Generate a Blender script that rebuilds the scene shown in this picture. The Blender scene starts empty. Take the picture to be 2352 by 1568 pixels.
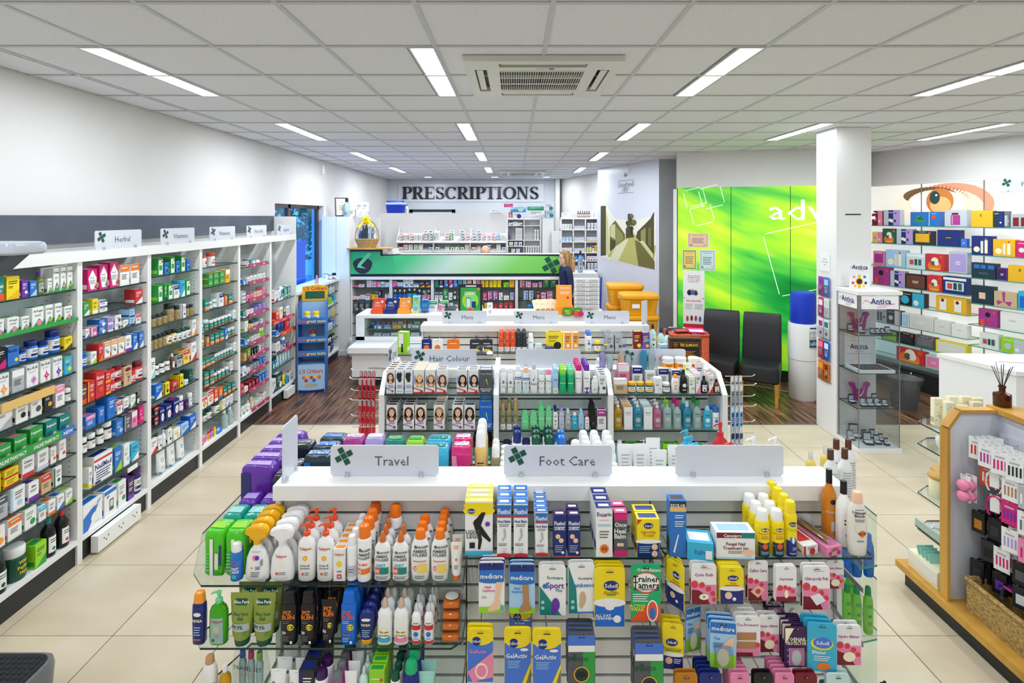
import bpy, bmesh, math, random, re
from mathutils import Vector, Matrix
random.seed(7)
S = bpy.context.scene
COL = bpy.data.collections.new('scene_objects'); S.collection.children.link(COL)
# ---------------------------------------------------------------- camera, world, exposure
F = 1245.0; HC = 2.285; CX = 1181.0; CY = 497.0; HCEIL = 3.206
cam = bpy.data.cameras.new('camera'); camo = bpy.data.objects.new('camera', cam); S.collection.objects.link(camo)
camo.location = (0, 0, HC); camo.rotation_euler = (math.pi/2, 0, 0)
cam.sensor_width = 36; cam.lens = 36*F/2352; cam.shift_x = -(CX-1176)/2352; cam.shift_y = -(784-CY)/2352
cam.clip_start = .05; cam.clip_end = 100
S.camera = camo
w = bpy.data.worlds.new('world'); S.world = w; w.use_nodes = True
w.node_tree.nodes['Background'].inputs[0].default_value = (.22, .52, 1, 1); w.node_tree.nodes['Background'].inputs[1].default_value = 4.2
S.view_settings.view_transform = 'Standard'; S.view_settings.look = 'None'; S.view_settings.gamma = 1
S.view_settings.use_curve_mapping = False; S.view_settings.exposure = 0.0
S.cycles.max_bounces = 6; S.cycles.transparent_max_bounces = 16; S.cycles.diffuse_bounces = 4
S.cycles.glossy_bounces = 3; S.cycles.transmission_bounces = 5; S.cycles.caustics_reflective = False; S.cycles.caustics_refractive = False
S.cycles.sample_clamp_indirect = 3
LAMP_W = 20.0
LIGHTS = [(x, y) for y in (-1.86, .54, 2.94, 5.34, 7.74, 10.14) for x in (-2.305, -.505, 1.295)] + [(3.095, y) for y in (.54, 2.94, 5.34)] + [(4.895, y) for y in (.54, 2.94, 5.34)]
for i, (x, y) in enumerate(LIGHTS):
    L = bpy.data.lights.new('tube_light', 'AREA'); L.shape = 'RECTANGLE'; L.size = .10; L.size_y = 1.12; L.energy = LAMP_W*{-1.86: .55, .54: .75, 2.94: .95, 5.34: 1.15, 7.74: 1.3, 10.14: 1.3}[y]
    L.color = (.88, .95, 1.03)
    o = bpy.data.objects.new('tube_light', L); o.location = (x, y+.6, HCEIL-.012); S.collection.objects.link(o)
for x in (-2.0, -.45, 1.0):
    L = bpy.data.lights.new('downlight', 'AREA'); L.shape = 'DISK'; L.size = .16; L.energy = 15; L.color = (.9, .955, 1)
    o = bpy.data.objects.new('downlight', L); o.location = (x if x < 1 else .75, 12.6, HCEIL-.012); S.collection.objects.link(o)
# ---------------------------------------------------------------- colours
def lin(h):
    v = [int(h[i:i+2], 16)/255 for i in (0, 2, 4)]
    return tuple(c/12.92 if c <= .04045 else ((c+.055)/1.055)**2.4 for c in v)
C = {k: lin(v) for k, v in dict(W='f2f2f0', w='dcdad2', g='2f9e44', G='12503c', b='2a74c8', B='1c2a78', r='d03038', R='7c1624', o='f07a1e',
     y='f6dc1e', p='6a34a8', P='f08cb4', m='d81e78', t='12847c', c='38b4d8', k='16161a', n='6a4028', N='d2b48c', s='b4b8bc', S='55585e',
     l='98da2a', L='b4a0dc', a='c07c18', e='8a9a40', A='f2b820', q='9cd8cc', d='2c3038', i='f4c8a8', z='c4ccd8', v='4878d8', f='e8582a',
     H='e8c070', J='5c3a24', K='b8845a', E='1c3440', Q='23604a', V='b03a90', U='0c6ad0', X='9a9468', Y='f0d46a', Z='74d894', T='c8e8e4', M='3c1c50',
     u='a8d0f0', h='c89868', j='e03c4c', O='ffa030', D='e9e6de', I='18b070', x='707478', F='fbf4d0').items()}
CW = dict(W='white', w='off-white', g='green', G='dark green', b='blue', B='navy', r='red', R='dark red', o='orange', y='yellow', p='purple', P='pink',
     m='magenta', t='teal', c='cyan', k='black', n='brown', N='tan', s='silver', S='grey', l='lime', L='lilac', a='amber', e='olive', A='gold',
     q='mint', d='charcoal', i='peach', z='pale grey', v='bright blue', f='orange-red', H='blonde', J='brown', K='light brown', E='dark blue', Q='green', V='plum',
     U='bright blue', X='bronze', Y='pale yellow', Z='light green', T='pale aqua', M='dark purple', u='light blue', h='copper', j='coral', O='light orange',
     D='cream', I='emerald', x='grey', F='ivory')
def cc(c): return C[c] if isinstance(c, str) else c
# ---------------------------------------------------------------- materials
def mat(name, col=(.8, .8, .8), rough=.5, metal=0, trans=0, emit=0, alpha=1, attr=False, bump=0, bscale=200, coat=0, ior=1.45):
    m = bpy.data.materials.new(name); m.use_nodes = True; n = m.node_tree.nodes; l = m.node_tree.links; b = n['Principled BSDF']
    b.inputs['Base Color'].default_value = (*col, 1); b.inputs['Roughness'].default_value = rough; b.inputs['Metallic'].default_value = metal
    b.inputs['Transmission Weight'].default_value = trans; b.inputs['Alpha'].default_value = alpha; b.inputs['Coat Weight'].default_value = coat; b.inputs['IOR'].default_value = ior
    if attr:
        a = n.new('ShaderNodeAttribute'); a.attribute_name = 'Col'; l.new(a.outputs['Color'], b.inputs['Base Color'])
        if emit: l.new(a.outputs['Color'], b.inputs['Emission Color'])
    elif emit: b.inputs['Emission Color'].default_value = (*col, 1)
    if emit: b.inputs['Emission Strength'].default_value = emit
    if bump:
        t = n.new('ShaderNodeTexCoord'); z = n.new('ShaderNodeTexNoise'); z.inputs['Scale'].default_value = bscale
        u = n.new('ShaderNodeBump'); u.inputs['Strength'].default_value = bump; u.inputs['Distance'].default_value = .003
        l.new(t.outputs['Object'], z.inputs['Vector']); l.new(z.outputs['Fac'], u.inputs['Height']); l.new(u.outputs['Normal'], b.inputs['Normal'])
    return m
def noise_mat(name, c1, c2, scale, rough=.5, stretch=(1, 1, 1), obj_rand=.0, bump=0, detail=4, lo=.35, hi=.65):
    m = mat(name, c1, rough); n = m.node_tree.nodes; l = m.node_tree.links; b = n['Principled BSDF']
    g = n.new('ShaderNodeNewGeometry'); mp = n.new('ShaderNodeMapping'); mp.inputs['Scale'].default_value = stretch
    z = n.new('ShaderNodeTexNoise'); z.inputs['Scale'].default_value = scale; z.inputs['Detail'].default_value = detail
    r = n.new('ShaderNodeValToRGB'); r.color_ramp.elements[0].position = lo; r.color_ramp.elements[1].position = hi
    r.color_ramp.elements[0].color = (*c1, 1); r.color_ramp.elements[1].color = (*c2, 1)
    l.new(g.outputs['Position'], mp.inputs['Vector']); l.new(mp.outputs[0], z.inputs['Vector']); l.new(z.outputs['Fac'], r.inputs['Fac'])
    out = r.outputs['Color']
    if obj_rand:
        oi = n.new('ShaderNodeObjectInfo'); mr = n.new('ShaderNodeMapRange'); mr.inputs['To Min'].default_value = 1-obj_rand; mr.inputs['To Max'].default_value = 1+obj_rand
        mx = n.new('ShaderNodeMix'); mx.data_type = 'RGBA'; mx.blend_type = 'MULTIPLY'; mx.inputs['Factor'].default_value = 1
        l.new(oi.outputs['Random'], mr.inputs['Value']); l.new(out, mx.inputs['A']); l.new(mr.outputs[0], mx.inputs['B']); out = mx.outputs['Result']
    l.new(out, b.inputs['Base Color'])
    if bump:
        u = n.new('ShaderNodeBump'); u.inputs['Strength'].default_value = bump; u.inputs['Distance'].default_value = .002
        l.new(z.outputs['Fac'], u.inputs['Height']); l.new(u.outputs['Normal'], b.inputs['Normal'])
    return m
M = {}
M['pack'] = mat('printed_carton', attr=True, rough=.42)
M['gloss'] = mat('glossy_plastic', attr=True, rough=.22)
M['foil'] = mat('shiny_film', attr=True, rough=.16, bump=.9, bscale=45, coat=.5)
M['gel'] = mat('tinted_clear_plastic', attr=True, rough=.1, trans=.45)
M['clear'] = None
M['white'] = mat('white_laminate', lin('eeeeec'), .35, bump=.02, bscale=60)
M['wall'] = noise_mat('painted_wall', lin('dad8d6'), lin('e0dedc'), 1.3, .75)
M['wallgrey'] = noise_mat('blue_grey_paint', lin('ccd2dc'), lin('d2d8e0'), 1.3, .7)
M['grey'] = noise_mat('grey_paint', lin('9a9c9c'), lin('a6a8a6'), 2, .6)
M['back'] = mat('pale_grey_backboard', lin('b9c1bf'), .5, bump=.02)
M['fascia'] = noise_mat('slate_fascia', lin('4a4f5c'), lin('565b68'), 3, .6)
M['plinth'] = mat('black_plinth', lin('26282a'), .45, bump=.03)
M['metal'] = mat('chrome', (.72, .72, .72), .22, 1, bump=.02)
M['steel'] = mat('brushed_grey_metal', lin('9a9da0'), .35, .8, bump=.03)
M['dark'] = mat('dark_metal', lin('2c2e32'), .4, .3, bump=.02)
M['wood'] = noise_mat('honey_oak', lin('b5822e'), lin('d6a44a'), 6, .45, (1, 1, .15))
M['oakleg'] = noise_mat('oak_leg', lin('b0812c'), lin('cf9c42'), 14, .5, (1, 1, .15))
M['leather'] = mat('black_leather', lin('1c1b1f'), .42, bump=.35, bscale=160)
M['amber'] = mat('amber_glass', (.10, .02, .004), .05, trans=.3)
M['tube'] = mat('lit_fluorescent_diffuser', (1, .99, .97), .4, emit=5.0)
M['blueglow'] = mat('blue_plastic', lin('0a34b8'), .4, bump=.05)  # plain saturated blue plastic, does not emit
M['gloves'] = mat('skin', lin('e2b294'), .5, bump=.1)
M['signw'] = mat('sign_acrylic', lin('d4d7e0'), .3, bump=.01)
M['backlit'] = mat('backlit_print', attr=True, rough=.4, emit=.55)
def ceiling_tile():
    m = noise_mat('fissured_ceiling_tile', lin('dee0e6'), lin('e8eaf0'), 90, .9, bump=.5, detail=2, lo=.3, hi=.5, obj_rand=.012)
    return m
M['ceil'] = ceiling_tile()
M['grid'] = mat('ceiling_grid_metal', lin('c8cad0'), .4, bump=.01)
M['tile'] = noise_mat('beige_porcelain_tile', lin('cbbc9f'), lin('dccfb6'), 1.6, .3, (1, 2.2, 1), .03, detail=8, lo=.3, hi=.7)
M['grout'] = mat('dark_grout', lin('6a6258'), .8, bump=.1)
def plank_mat():
    m = noise_mat('walnut_laminate', lin('33201a'), lin('966a4e'), 2.6, .33, (15, .9, 1), .28, detail=4, lo=.38, hi=.66)
    return m
M['plank'] = plank_mat()
M['wicker'] = noise_mat('woven_seagrass', lin('8a6c3c'), lin('c8a868'), 60, .8, (1, 1, 2), bump=1)
M['rattan'] = noise_mat('orange_rattan', lin('a03c20'), lin('d8643c'), 70, .7, (1, 1, 2), bump=1)
M['binyellow'] = mat('yellow_plastic', lin('eba41a'), .38, bump=.05, bscale=30)
M['concrete'] = noise_mat('pavement', lin('6c7c90'), lin('8898a8'), 3, .9)
M['leaf'] = noise_mat('foliage', lin('24502c'), lin('4c8040'), 6, .8)
def glass_mat(name, tint, refl=.06):
    m = bpy.data.materials.new(name); m.use_nodes = True; n = m.node_tree.nodes; l = m.node_tree.links; n.remove(n['Principled BSDF'])
    t = n.new('ShaderNodeBsdfTransparent'); t.inputs[0].default_value = (*tint, 1); g = n.new('ShaderNodeBsdfGlossy'); g.inputs['Roughness'].default_value = .03
    lw = n.new('ShaderNodeLayerWeight'); lw.inputs[0].default_value = .5; pw_ = n.new('ShaderNodeMath'); pw_.operation = 'POWER'; pw_.inputs[1].default_value = 4; f = n.new('ShaderNodeMath'); f.operation = 'MULTIPLY_ADD'; f.inputs[1].default_value = .55; f.inputs[2].default_value = .035
    l.new(lw.outputs['Facing'], pw_.inputs[0]); l.new(pw_.outputs[0], f.inputs[0]); x = n.new('ShaderNodeMixShader')
    nz = n.new('ShaderNodeTexNoise'); nz.inputs['Scale'].default_value = 3; bp = n.new('ShaderNodeBump'); bp.inputs['Strength'].default_value = .02
    l.new(nz.outputs['Fac'], bp.inputs['Height']); l.new(bp.outputs['Normal'], g.inputs['Normal'])
    l.new(f.outputs[0], x.inputs[0]); l.new(t.outputs[0], x.inputs[1]); l.new(g.outputs[0], x.inputs[2]); l.new(x.outputs[0], n['Material Output'].inputs['Surface'])
    return m
M['glass'] = glass_mat('shelf_glass', (.90, .955, .94)); M['clear'] = glass_mat('clear_plastic', (.88, .90, .92)); M['cello'] = glass_mat('cellophane', (.93, .94, .97))
M['winglass'] = glass_mat('blue_tinted_window', (.45, .78, 1))
M['glassedge'] = mat('green_glass_edge', lin('12302f'), .15, bump=.01)
M['glassedge2'] = mat('bright_green_glass_edge', lin('3f9a80'), .15, emit=.0, bump=.01)
def leaf_art():
    m = bpy.data.materials.new('backlit_leaf_print'); m.use_nodes = True; n = m.node_tree.nodes; l = m.node_tree.links; b = n['Principled BSDF']
    t = n.new('ShaderNodeTexCoord'); sx = n.new('ShaderNodeSeparateXYZ'); l.new(t.outputs['Object'], sx.inputs[0])
    def math_(op, a, c, d=None):
        q = n.new('ShaderNodeMath'); q.operation = op
        for i, v in enumerate((a, c, d)):
            if v is None: continue
            if isinstance(v, (int, float)): q.inputs[i].default_value = v
            else: l.new(v, q.inputs[i])
        return q.outputs[0]
    u = math_('MULTIPLY_ADD', sx.outputs['X'], .38, sx.outputs['Z'])      # veins fall to the right
    u = math_('MULTIPLY_ADD', math_('SINE', math_('MULTIPLY', sx.outputs['X'], 1.7), 0), .10, u)
    cb = n.new('ShaderNodeCombineXYZ'); l.new(math_('MULTIPLY', sx.outputs['X'], .30), cb.inputs[0]); l.new(math_('MULTIPLY', u, 1.55), cb.inputs[2])
    z = n.new('ShaderNodeTexNoise'); z.inputs['Scale'].default_value = 1.5; z.inputs['Detail'].default_value = 3; z.inputs['Roughness'].default_value = .45; l.new(cb.outputs[0], z.inputs['Vector'])
    z2 = n.new('ShaderNodeTexNoise'); z2.inputs['Scale'].default_value = 1.1; l.new(t.outputs['Object'], z2.inputs['Vector'])
    mr = n.new('ShaderNodeMapRange'); mr.inputs['From Min'].default_value = .3; mr.inputs['From Max'].default_value = 1.9; mr.inputs['To Min'].default_value = -.34; mr.inputs['To Max'].default_value = .10; l.new(sx.outputs['Z'], mr.inputs['Value'])
    f = math_('ADD', math_('MULTIPLY_ADD', z.outputs['Fac'], 1.9, -.50), math_('MULTIPLY_ADD', z2.outputs['Fac'], .5, mr.outputs[0]))
    f = math_('ADD', f, -.16)
    r = n.new('ShaderNodeValToRGB'); e = r.color_ramp.elements
    e[0].position = 0; e[0].color = (*lin('067428'), 1); e[1].position = 1; e[1].color = (*lin('f2ffb0'), 1)
    for p, c in ((.25, '18a03a'), (.42, '58c43c'), (.58, '9cdc2c'), (.75, 'c8ec34'), (.88, 'e0f660')): k = e.new(p); k.color = (*lin(c), 1)
    l.new(f, r.inputs['Fac']); l.new(r.outputs['Color'], b.inputs['Base Color']); l.new(r.outputs['Color'], b.inputs['Emission Color']); b.inputs['Emission Strength'].default_value = .44; b.inputs['Roughness'].default_value = .3
    return m
M['leafart'] = leaf_art()
def fascia_art():
    m = bpy.data.materials.new('green_counter_print'); m.use_nodes = True; n = m.node_tree.nodes; l = m.node_tree.links; b = n['Principled BSDF']
    t = n.new('ShaderNodeTexCoord'); sx = n.new('ShaderNodeSeparateXYZ'); mr = n.new('ShaderNodeMapRange'); mr.inputs['From Min'].default_value = -3.5; mr.inputs['From Max'].default_value = -.1
    r = n.new('ShaderNodeValToRGB'); e = r.color_ramp.elements; e[0].color = (*lin('2cb87a'), 1); e[1].color = (*lin('6cc850'), 1)
    for p, c in ((.25, '48c07c'), (.48, 'c4dccc'), (.6, 'b4dcb0'), (.8, '7ecc60')): k = e.new(p); k.color = (*lin(c), 1)
    ad = n.new('ShaderNodeMath'); ad.operation = 'MULTIPLY_ADD'; ad.inputs[1].default_value = -1.2
    l.new(t.outputs['Object'], sx.inputs[0]); l.new(sx.outputs['Z'], ad.inputs[0]); l.new(sx.outputs['X'], ad.inputs[2]); l.new(ad.outputs[0], mr.inputs['Value']); l.new(mr.outputs[0], r.inputs['Fac'])
    l.new(r.outputs['Color'], b.inputs['Base Color']); b.inputs['Roughness'].default_value = .35
    return m
M['fasciaart'] = fascia_art()
# ---------------------------------------------------------------- mesh building
def superellipse(rx, ry, n, seg):
    pts = []
    for i in range(seg):
        a = 2*math.pi*(i+.5)/seg; c, s = math.cos(a), math.sin(a)
        pts.append((rx*math.copysign(abs(c)**(2/n), c), ry*math.copysign(abs(s)**(2/n), s)))
    return pts
TXT = {}
def glyphs(s, bold):
    k = (s, bold)
    if k in TXT: return TXT[k]
    cu = bpy.data.curves.new('t', 'FONT'); cu.body = s; cu.size = 1; cu.resolution_u = 1 if len(s) > 5 else 2; cu.offset = .022 if bold else 0
    o = bpy.data.objects.new('t', cu); S.collection.objects.link(o); bpy.context.view_layer.update()
    me = o.evaluated_get(bpy.context.evaluated_depsgraph_get()).to_mesh()
    v = [(p.co.x, p.co.y) for p in me.vertices]; f = [tuple(p.vertices) for p in me.polygons]
    bpy.data.objects.remove(o); bpy.data.curves.remove(cu)
    if v:
        x0 = min(p[0] for p in v); x1 = max(p[0] for p in v); y0 = min(p[1] for p in v); y1 = max(p[1] for p in v)
        r = (v, f, x0, x1, y0, y1)
    else: r = ([], [], 0, 1, 0, 1)
    TXT[k] = r; return r
class MB:
    def __init__(s, mats=('pack',)): s.v = []; s.f = []; s.c = []; s.m = []; s.mats = list(mats); s.smooth = False
    def mi(s, m):
        if m not in s.mats: s.mats.append(m)
        return s.mats.index(m)
    def add(s, vs, fs, col='W', m=None):
        b = len(s.v); s.v += [tuple(p) for p in vs]; i = s.mi(m) if m else 0; col = cc(col)
        for f in fs: s.f.append(tuple(b+k for k in f)); s.c.append(col); s.m.append(i)
        return b
    def box(s, x0, y0, z0, x1, y1, z1, col='W', m=None):
        s.add([(x0, y0, z0), (x1, y0, z0), (x1, y1, z0), (x0, y1, z0), (x0, y0, z1), (x1, y0, z1), (x1, y1, z1), (x0, y1, z1)],
              [(0, 3, 2, 1), (4, 5, 6, 7), (0, 1, 5, 4), (1, 2, 6, 5), (2, 3, 7, 6), (3, 0, 4, 7)], col, m); return s
    def cbox(s, cx, cy, z0, w, d, h, col='W', m=None): return s.box(cx-w/2, cy-d/2, z0, cx+w/2, cy+d/2, z0+h, col, m)
    def rbox(s, x0, y0, z0, x1, y1, z1, r, col='W', m=None):   # box with rounded vertical and top edges
        cx, cy = (x0+x1)/2, (y0+y1)/2; w, d = (x1-x0)/2, (y1-y0)/2
        pr = [(z0, w-r*.6, d-r*.6), (z0+r*.5, w, d), (z1-r, w, d), (z1-r*.3, w-r*.3, d-r*.3), (z1, w-r, d-r)]
        s.loft([(z, a, b_, 8, cx, cy) for z, a, b_ in pr], col, 20, m=m); s.smooth = True; return s
    def loft(s, prof, col='W', seg=16, n=2, m=None, cap=True, caps=None):
        rings = []
        for p in prof:
            z, rx, ry = p[:3]; nn = p[3] if len(p) > 3 else n; ox = p[4] if len(p) > 4 else 0; oy = p[5] if len(p) > 5 else 0
            rings.append([(x+ox, y+oy, z) for x, y in superellipse(rx, ry, nn, seg)])
        vs = [v for r in rings for v in r]; i = s.mi(m) if m else 0; b = len(s.v); s.v += vs
        for k in range(len(rings)-1):
            cl = cc(col[k]) if isinstance(col, (list,)) else cc(col)
            for j in range(seg):
                j2 = (j+1) % seg; s.f.append((b+k*seg+j, b+k*seg+j2, b+(k+1)*seg+j2, b+(k+1)*seg+j)); s.c.append(cl); s.m.append(i)
        if cap:
            c0 = cc(col[0]) if isinstance(col, list) else cc(col); c1 = cc(col[-1]) if isinstance(col, list) else cc(col)
            s.f.append(tuple(b+j for j in reversed(range(seg)))); s.c.append(c0); s.m.append(i)
            s.f.append(tuple(b+(len(rings)-1)*seg+j for j in range(seg))); s.c.append(c1); s.m.append(i)
        s.smooth = True; return s
    def tube(s, pts, r, col='s', seg=6, m=None):
        vs = []; P = [Vector(p) for p in pts]
        for k, p in enumerate(P):
            d = (P[min(k+1, len(P)-1)]-P[max(k-1, 0)]).normalized(); u = d.cross(Vector((0, 0, 1)))
            if u.length < .1: u = d.cross(Vector((0, 1, 0)))
            u.normalize(); v = d.cross(u); rr = r[k] if isinstance(r, (list, tuple)) else r
            vs += [p+u*rr*math.cos(2*math.pi*j/seg)+v*rr*math.sin(2*math.pi*j/seg) for j in range(seg)]
        fs = [(k*seg+j, k*seg+(j+1) % seg, (k+1)*seg+(j+1) % seg, (k+1)*seg+j) for k in range(len(P)-1) for j in range(seg)]
        fs += [tuple(reversed(range(seg))), tuple((len(P)-1)*seg+j for j in range(seg))]
        s.add(vs, fs, col, m); s.smooth = True; return s
    def prism(s, pts, a0, a1, axis='y', col='W', m=None):   # polygon in the plane across `axis`, extruded from a0 to a1
        n = len(pts)
        def P(p, a): return {'y': (p[0], a, p[1]), 'x': (a, p[0], p[1]), 'z': (p[0], p[1], a)}[axis]
        s.add([P(p, a0) for p in pts]+[P(p, a1) for p in pts], [tuple(range(n)), tuple(reversed(range(n, 2*n)))]+[(i, n+i, n+(i+1) % n, (i+1) % n) for i in range(n)], col, m); return s
    # decals on the front (facing -Y): sf(x, z) gives the y of the surface
    def poly(s, pts, col, sf, m=None):
        s.add([(x, sf(x, z), z) for x, z in pts], [tuple(range(len(pts)))], col, m)
    def rect(s, x0, z0, x1, z1, col, sf, n=1, nz=1):
        for a in range(n):
            for b in range(nz):
                u0, u1 = x0+(x1-x0)*a/n, x0+(x1-x0)*(a+1)/n; w0, w1 = z0+(z1-z0)*b/nz, z0+(z1-z0)*(b+1)/nz
                s.poly([(u0, w0), (u1, w0), (u1, w1), (u0, w1)], col, sf)
    def ell(s, cx, cz, rx, rz, col, sf, n=14):
        s.add([(cx, sf(cx, cz), cz)]+[(cx+rx*math.cos(2*math.pi*i/n), sf(cx+rx*math.cos(2*math.pi*i/n), cz+rz*math.sin(2*math.pi*i/n)), cz+rz*math.sin(2*math.pi*i/n)) for i in range(n)],
              [(0, i+1, (i+1) % n+1) for i in range(n)], col)
    def text(s, t, cx, cz, h, col, sf, maxw=None, bold=False):
        v, f, x0, x1, y0, y1 = glyphs(t, bold)
        if not v: return
        sc = h/.72; wd = (x1-x0)*sc; sx = min(1, maxw/wd) if maxw and wd > 0 else 1
        if sx < .6: sc *= sx/.6; sx = .6
        s.add([(cx+(x-(x0+x1)/2)*sc*sx, sf(cx+(x-(x0+x1)/2)*sc*sx, cz+(y-.36)*sc), cz+(y-.36)*sc) for x, y in v], f, col)
    def art(s, a, W, H, sf, n=1):
        k = 0
        X = lambda t: (float(t)-.5)*W
        Z = lambda t: float(t)*H
        for it in a.split(';'):
            q = it.split()
            if not q: continue
            k += 1; g = lambda x, z, k=k: sf(x, z)-.00022*k
            if q[0] == 'r': s.rect(X(q[1]), Z(q[2]), X(q[3]), Z(q[4]), q[5], g, n, 1 if n == 1 else 3)
            elif q[0] == 'd': s.ell(X(q[1]), Z(q[2]), float(q[3])*W, float(q[3])*W, q[4], g)
            elif q[0] == 'e': s.ell(X(q[1]), Z(q[2]), float(q[3])*W, float(q[4])*H, q[5], g)
            elif q[0] == 'p':
                pts = [(X(q[i]), Z(q[i+1])) for i in range(2, len(q)-1, 2)]; s.poly(pts, q[1], g)
            elif q[0] in 'tb':
                t = q[5].replace('_', ' '); s.text(t, X(q[1]), Z(q[2]), float(q[3])*H, q[4], g, maxw=W*(.9 if len(q) < 7 else float(q[6])), bold=q[0] == 'b')
            elif q[0] == 'l':
                nl = int(q[4]); z = float(q[2]); x0, x1 = float(q[1]), float(q[3]); st = .03 if len(q) < 7 else float(q[6])
                for i in range(nl):
                    xe = x1-(i*37 % 5)*.04*(x1-x0); s.rect(X(x0), Z(z-i*st), X(xe), Z(z-i*st-st*.4), q[5], g, n)
            elif q[0] == 'h':   # printed portrait: cx cz r haircolour
                cx, cz, r = float(q[1]), float(q[2]), float(q[3]); hr = r*W/H
                s.ell(X(cx), Z(cz), r*W*.86, hr*H*1.0, q[4], g); s.ell(X(cx), Z(cz-hr*.75), r*W*.95, hr*H*.95, q[4], g)
                g2 = lambda x, z: g(x, z)-.0001
                s.ell(X(cx), Z(cz-hr*.12), r*W*.50, hr*H*.72, 'i', g2); s.ell(X(cx), Z(cz-hr*1.25), r*W*.4, hr*H*.35, 'i', g2)
                g3 = lambda x, z: g(x, z)-.0002
                s.ell(X(cx-.22*r), Z(cz+.02*hr), r*W*.1, hr*H*.05, 'k', g3, 8); s.ell(X(cx+.22*r), Z(cz+.02*hr), r*W*.1, hr*H*.05, 'k', g3, 8)
                s.ell(X(cx), Z(cz-hr*.5), r*W*.18, hr*H*.07, 'j', g3, 8)
    def mesh(s, name):
        me = bpy.data.meshes.new(name); me.from_pydata(s.v, [], s.f)
        ca = me.color_attributes.new('Col', 'FLOAT_COLOR', 'CORNER'); buf = []
        for p, c in zip(me.polygons, s.c): buf += [c[0], c[1], c[2], 1.0]*p.loop_total
        ca.data.foreach_set('color', buf); me.polygons.foreach_set('material_index', s.m)
        for m in s.mats: me.materials.append(M[m])
        if s.smooth:
            me.polygons.foreach_set('use_smooth', [True]*len(me.polygons)); me.set_sharp_from_angle(angle=math.radians(40))
        me.update(); return me
    def obj(s, name, parent=None, loc=(0, 0, 0), rz=0, kind=None):
        return mk(name, s.mesh(name), parent, loc, rz, kind)
def mk(name, me, parent=None, loc=(0, 0, 0), rz=0, kind=None):
    o = bpy.data.objects.new(name, me); COL.objects.link(o); o.location = loc; o.rotation_euler = (0, 0, rz)
    if parent: o.parent = parent
    if kind: o['kind'] = kind
    return o
def tag(o, label, cat, group=None):
    o['label'] = label; o['category'] = cat
    if group: o['group'] = group
    return o
def thing(name, label, cat, loc=(0, 0, 0), rz=0, group=None):
    return tag(mk(name, None, None, loc, rz), label, cat, group)
def box_obj(name, x0, y0, z0, x1, y1, z1, m, parent=None, kind=None, col='W'):
    b = MB((m,)); b.box(x0, y0, z0, x1, y1, z1, col); return b.obj(name, parent, kind=kind)
def at_z(px, py, z): D = (HC-z)*F/(py-CY); return ((px-CX)*D/F, D)
def x_at(px, D): return (px-CX)*D/F
def z_at(py, D): return HC-(py-CY)*D/F
ORD = ['', 'first', 'second', 'third', 'fourth', 'fifth', 'sixth', 'seventh', 'eighth', 'ninth', 'tenth', 'eleventh', 'twelfth', 'thirteenth', 'fourteenth', 'fifteenth', 'sixteenth',
       'seventeenth', 'eighteenth', 'nineteenth', 'twentieth'] + ['%dth' % i if i % 10 > 3 or i % 10 == 0 else '%d%s' % (i, {1: 'st', 2: 'nd', 3: 'rd'}[i % 10]) for i in range(21, 60)]
# ---------------------------------------------------------------- product shapes (front faces -Y, base centre at the origin)
ART = {}
SUN = 'd .5 .62 .2 y;t .5 .8 .09 r Calypso;l .25 .45 .75 3 x .05;d .5 .2 .1 f'
def default_art(cols, kind, seed):
    a = cols[1] if len(cols) > 1 else 'B'; base = cols[0]; dk = 'd' if base in 'WwyFDiTqPYzuNLsZcOlA' else 'W'
    k = seed % 5
    return [f'r 0 0 1 .22 {a};l .15 .8 .8 2 {dk} .09;l .15 .55 .7 3 {dk} .06', f'd .68 .3 .24 {a};l .12 .82 .75 2 {a} .09;l .12 .6 .6 2 {dk} .06',
            f'p {a} 0 0 1 0 1 .45;l .12 .82 .85 2 {dk} .09;l .12 .6 .5 2 {dk} .06', f'r 0 .68 1 1 {a};l .15 .9 .8 1 W .12;l .15 .55 .75 4 {dk} .07',
            f'r 0 0 .16 1 {a};d .62 .3 .2 {a};l .28 .82 .85 2 {dk} .09;l .28 .6 .75 2 {dk} .06'][k]
def carton(w, h, d, cols, art, seed, flat=False):
    b = MB(('pack',)); b.cbox(0, 0, 0, w, d, h, cols[0]); fy = lambda x, z: -d/2-.0004
    b.art(art or default_art(cols, 'b', seed), w*.98, h*.98, fy)
    a = cols[1] if len(cols) > 1 else cols[0]
    # printed top flap and side band
    k_, j_ = (.495, .49) if art in (ART.get('flex'), ART.get('euc'), ART.get('legs'), ART.get('once'), ART.get('flexd')) and art else (.4, .3)
    b.add([(-w*k_, -d*j_, h+.0005), (w*k_, -d*j_, h+.0005), (w*k_, d*j_, h+.0005), (-w*k_, d*j_, h+.0005)], [(0, 1, 2, 3)], a)
    if j_ > .4: b.add([(-w*.32, -d*.2, h+.0009), (w*.32, -d*.2, h+.0009), (w*.32, d*.15, h+.0009), (-w*.32, d*.15, h+.0009)], [(0, 1, 2, 3)], 'W')
    for sx in (-1, 1): b.add([(sx*(w/2+.0005), -d*.42, h*.1), (sx*(w/2+.0005), d*.42, h*.1), (sx*(w/2+.0005), d*.42, h*.3), (sx*(w/2+.0005), -d*.42, h*.3)], [(0, 1, 2, 3) if sx > 0 else (3, 2, 1, 0)], a)
    return [('carton', b)]
def cyl_sf(rx, ry, n=2, prof=None):
    def f(x, z):
        a, c = rx, ry
        if prof:
            for k in range(len(prof)-1):
                if prof[k][0] <= z <= prof[k+1][0]:
                    t = (z-prof[k][0])/max(1e-6, prof[k+1][0]-prof[k][0]); a = prof[k][1]*(1-t)+prof[k+1][1]*t; c = prof[k][2]*(1-t)+prof[k+1][2]*t; break
        u = min(.97, abs(x)/a); return -c*(1-u**n)**(1/n)-.0006
    return f
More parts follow.
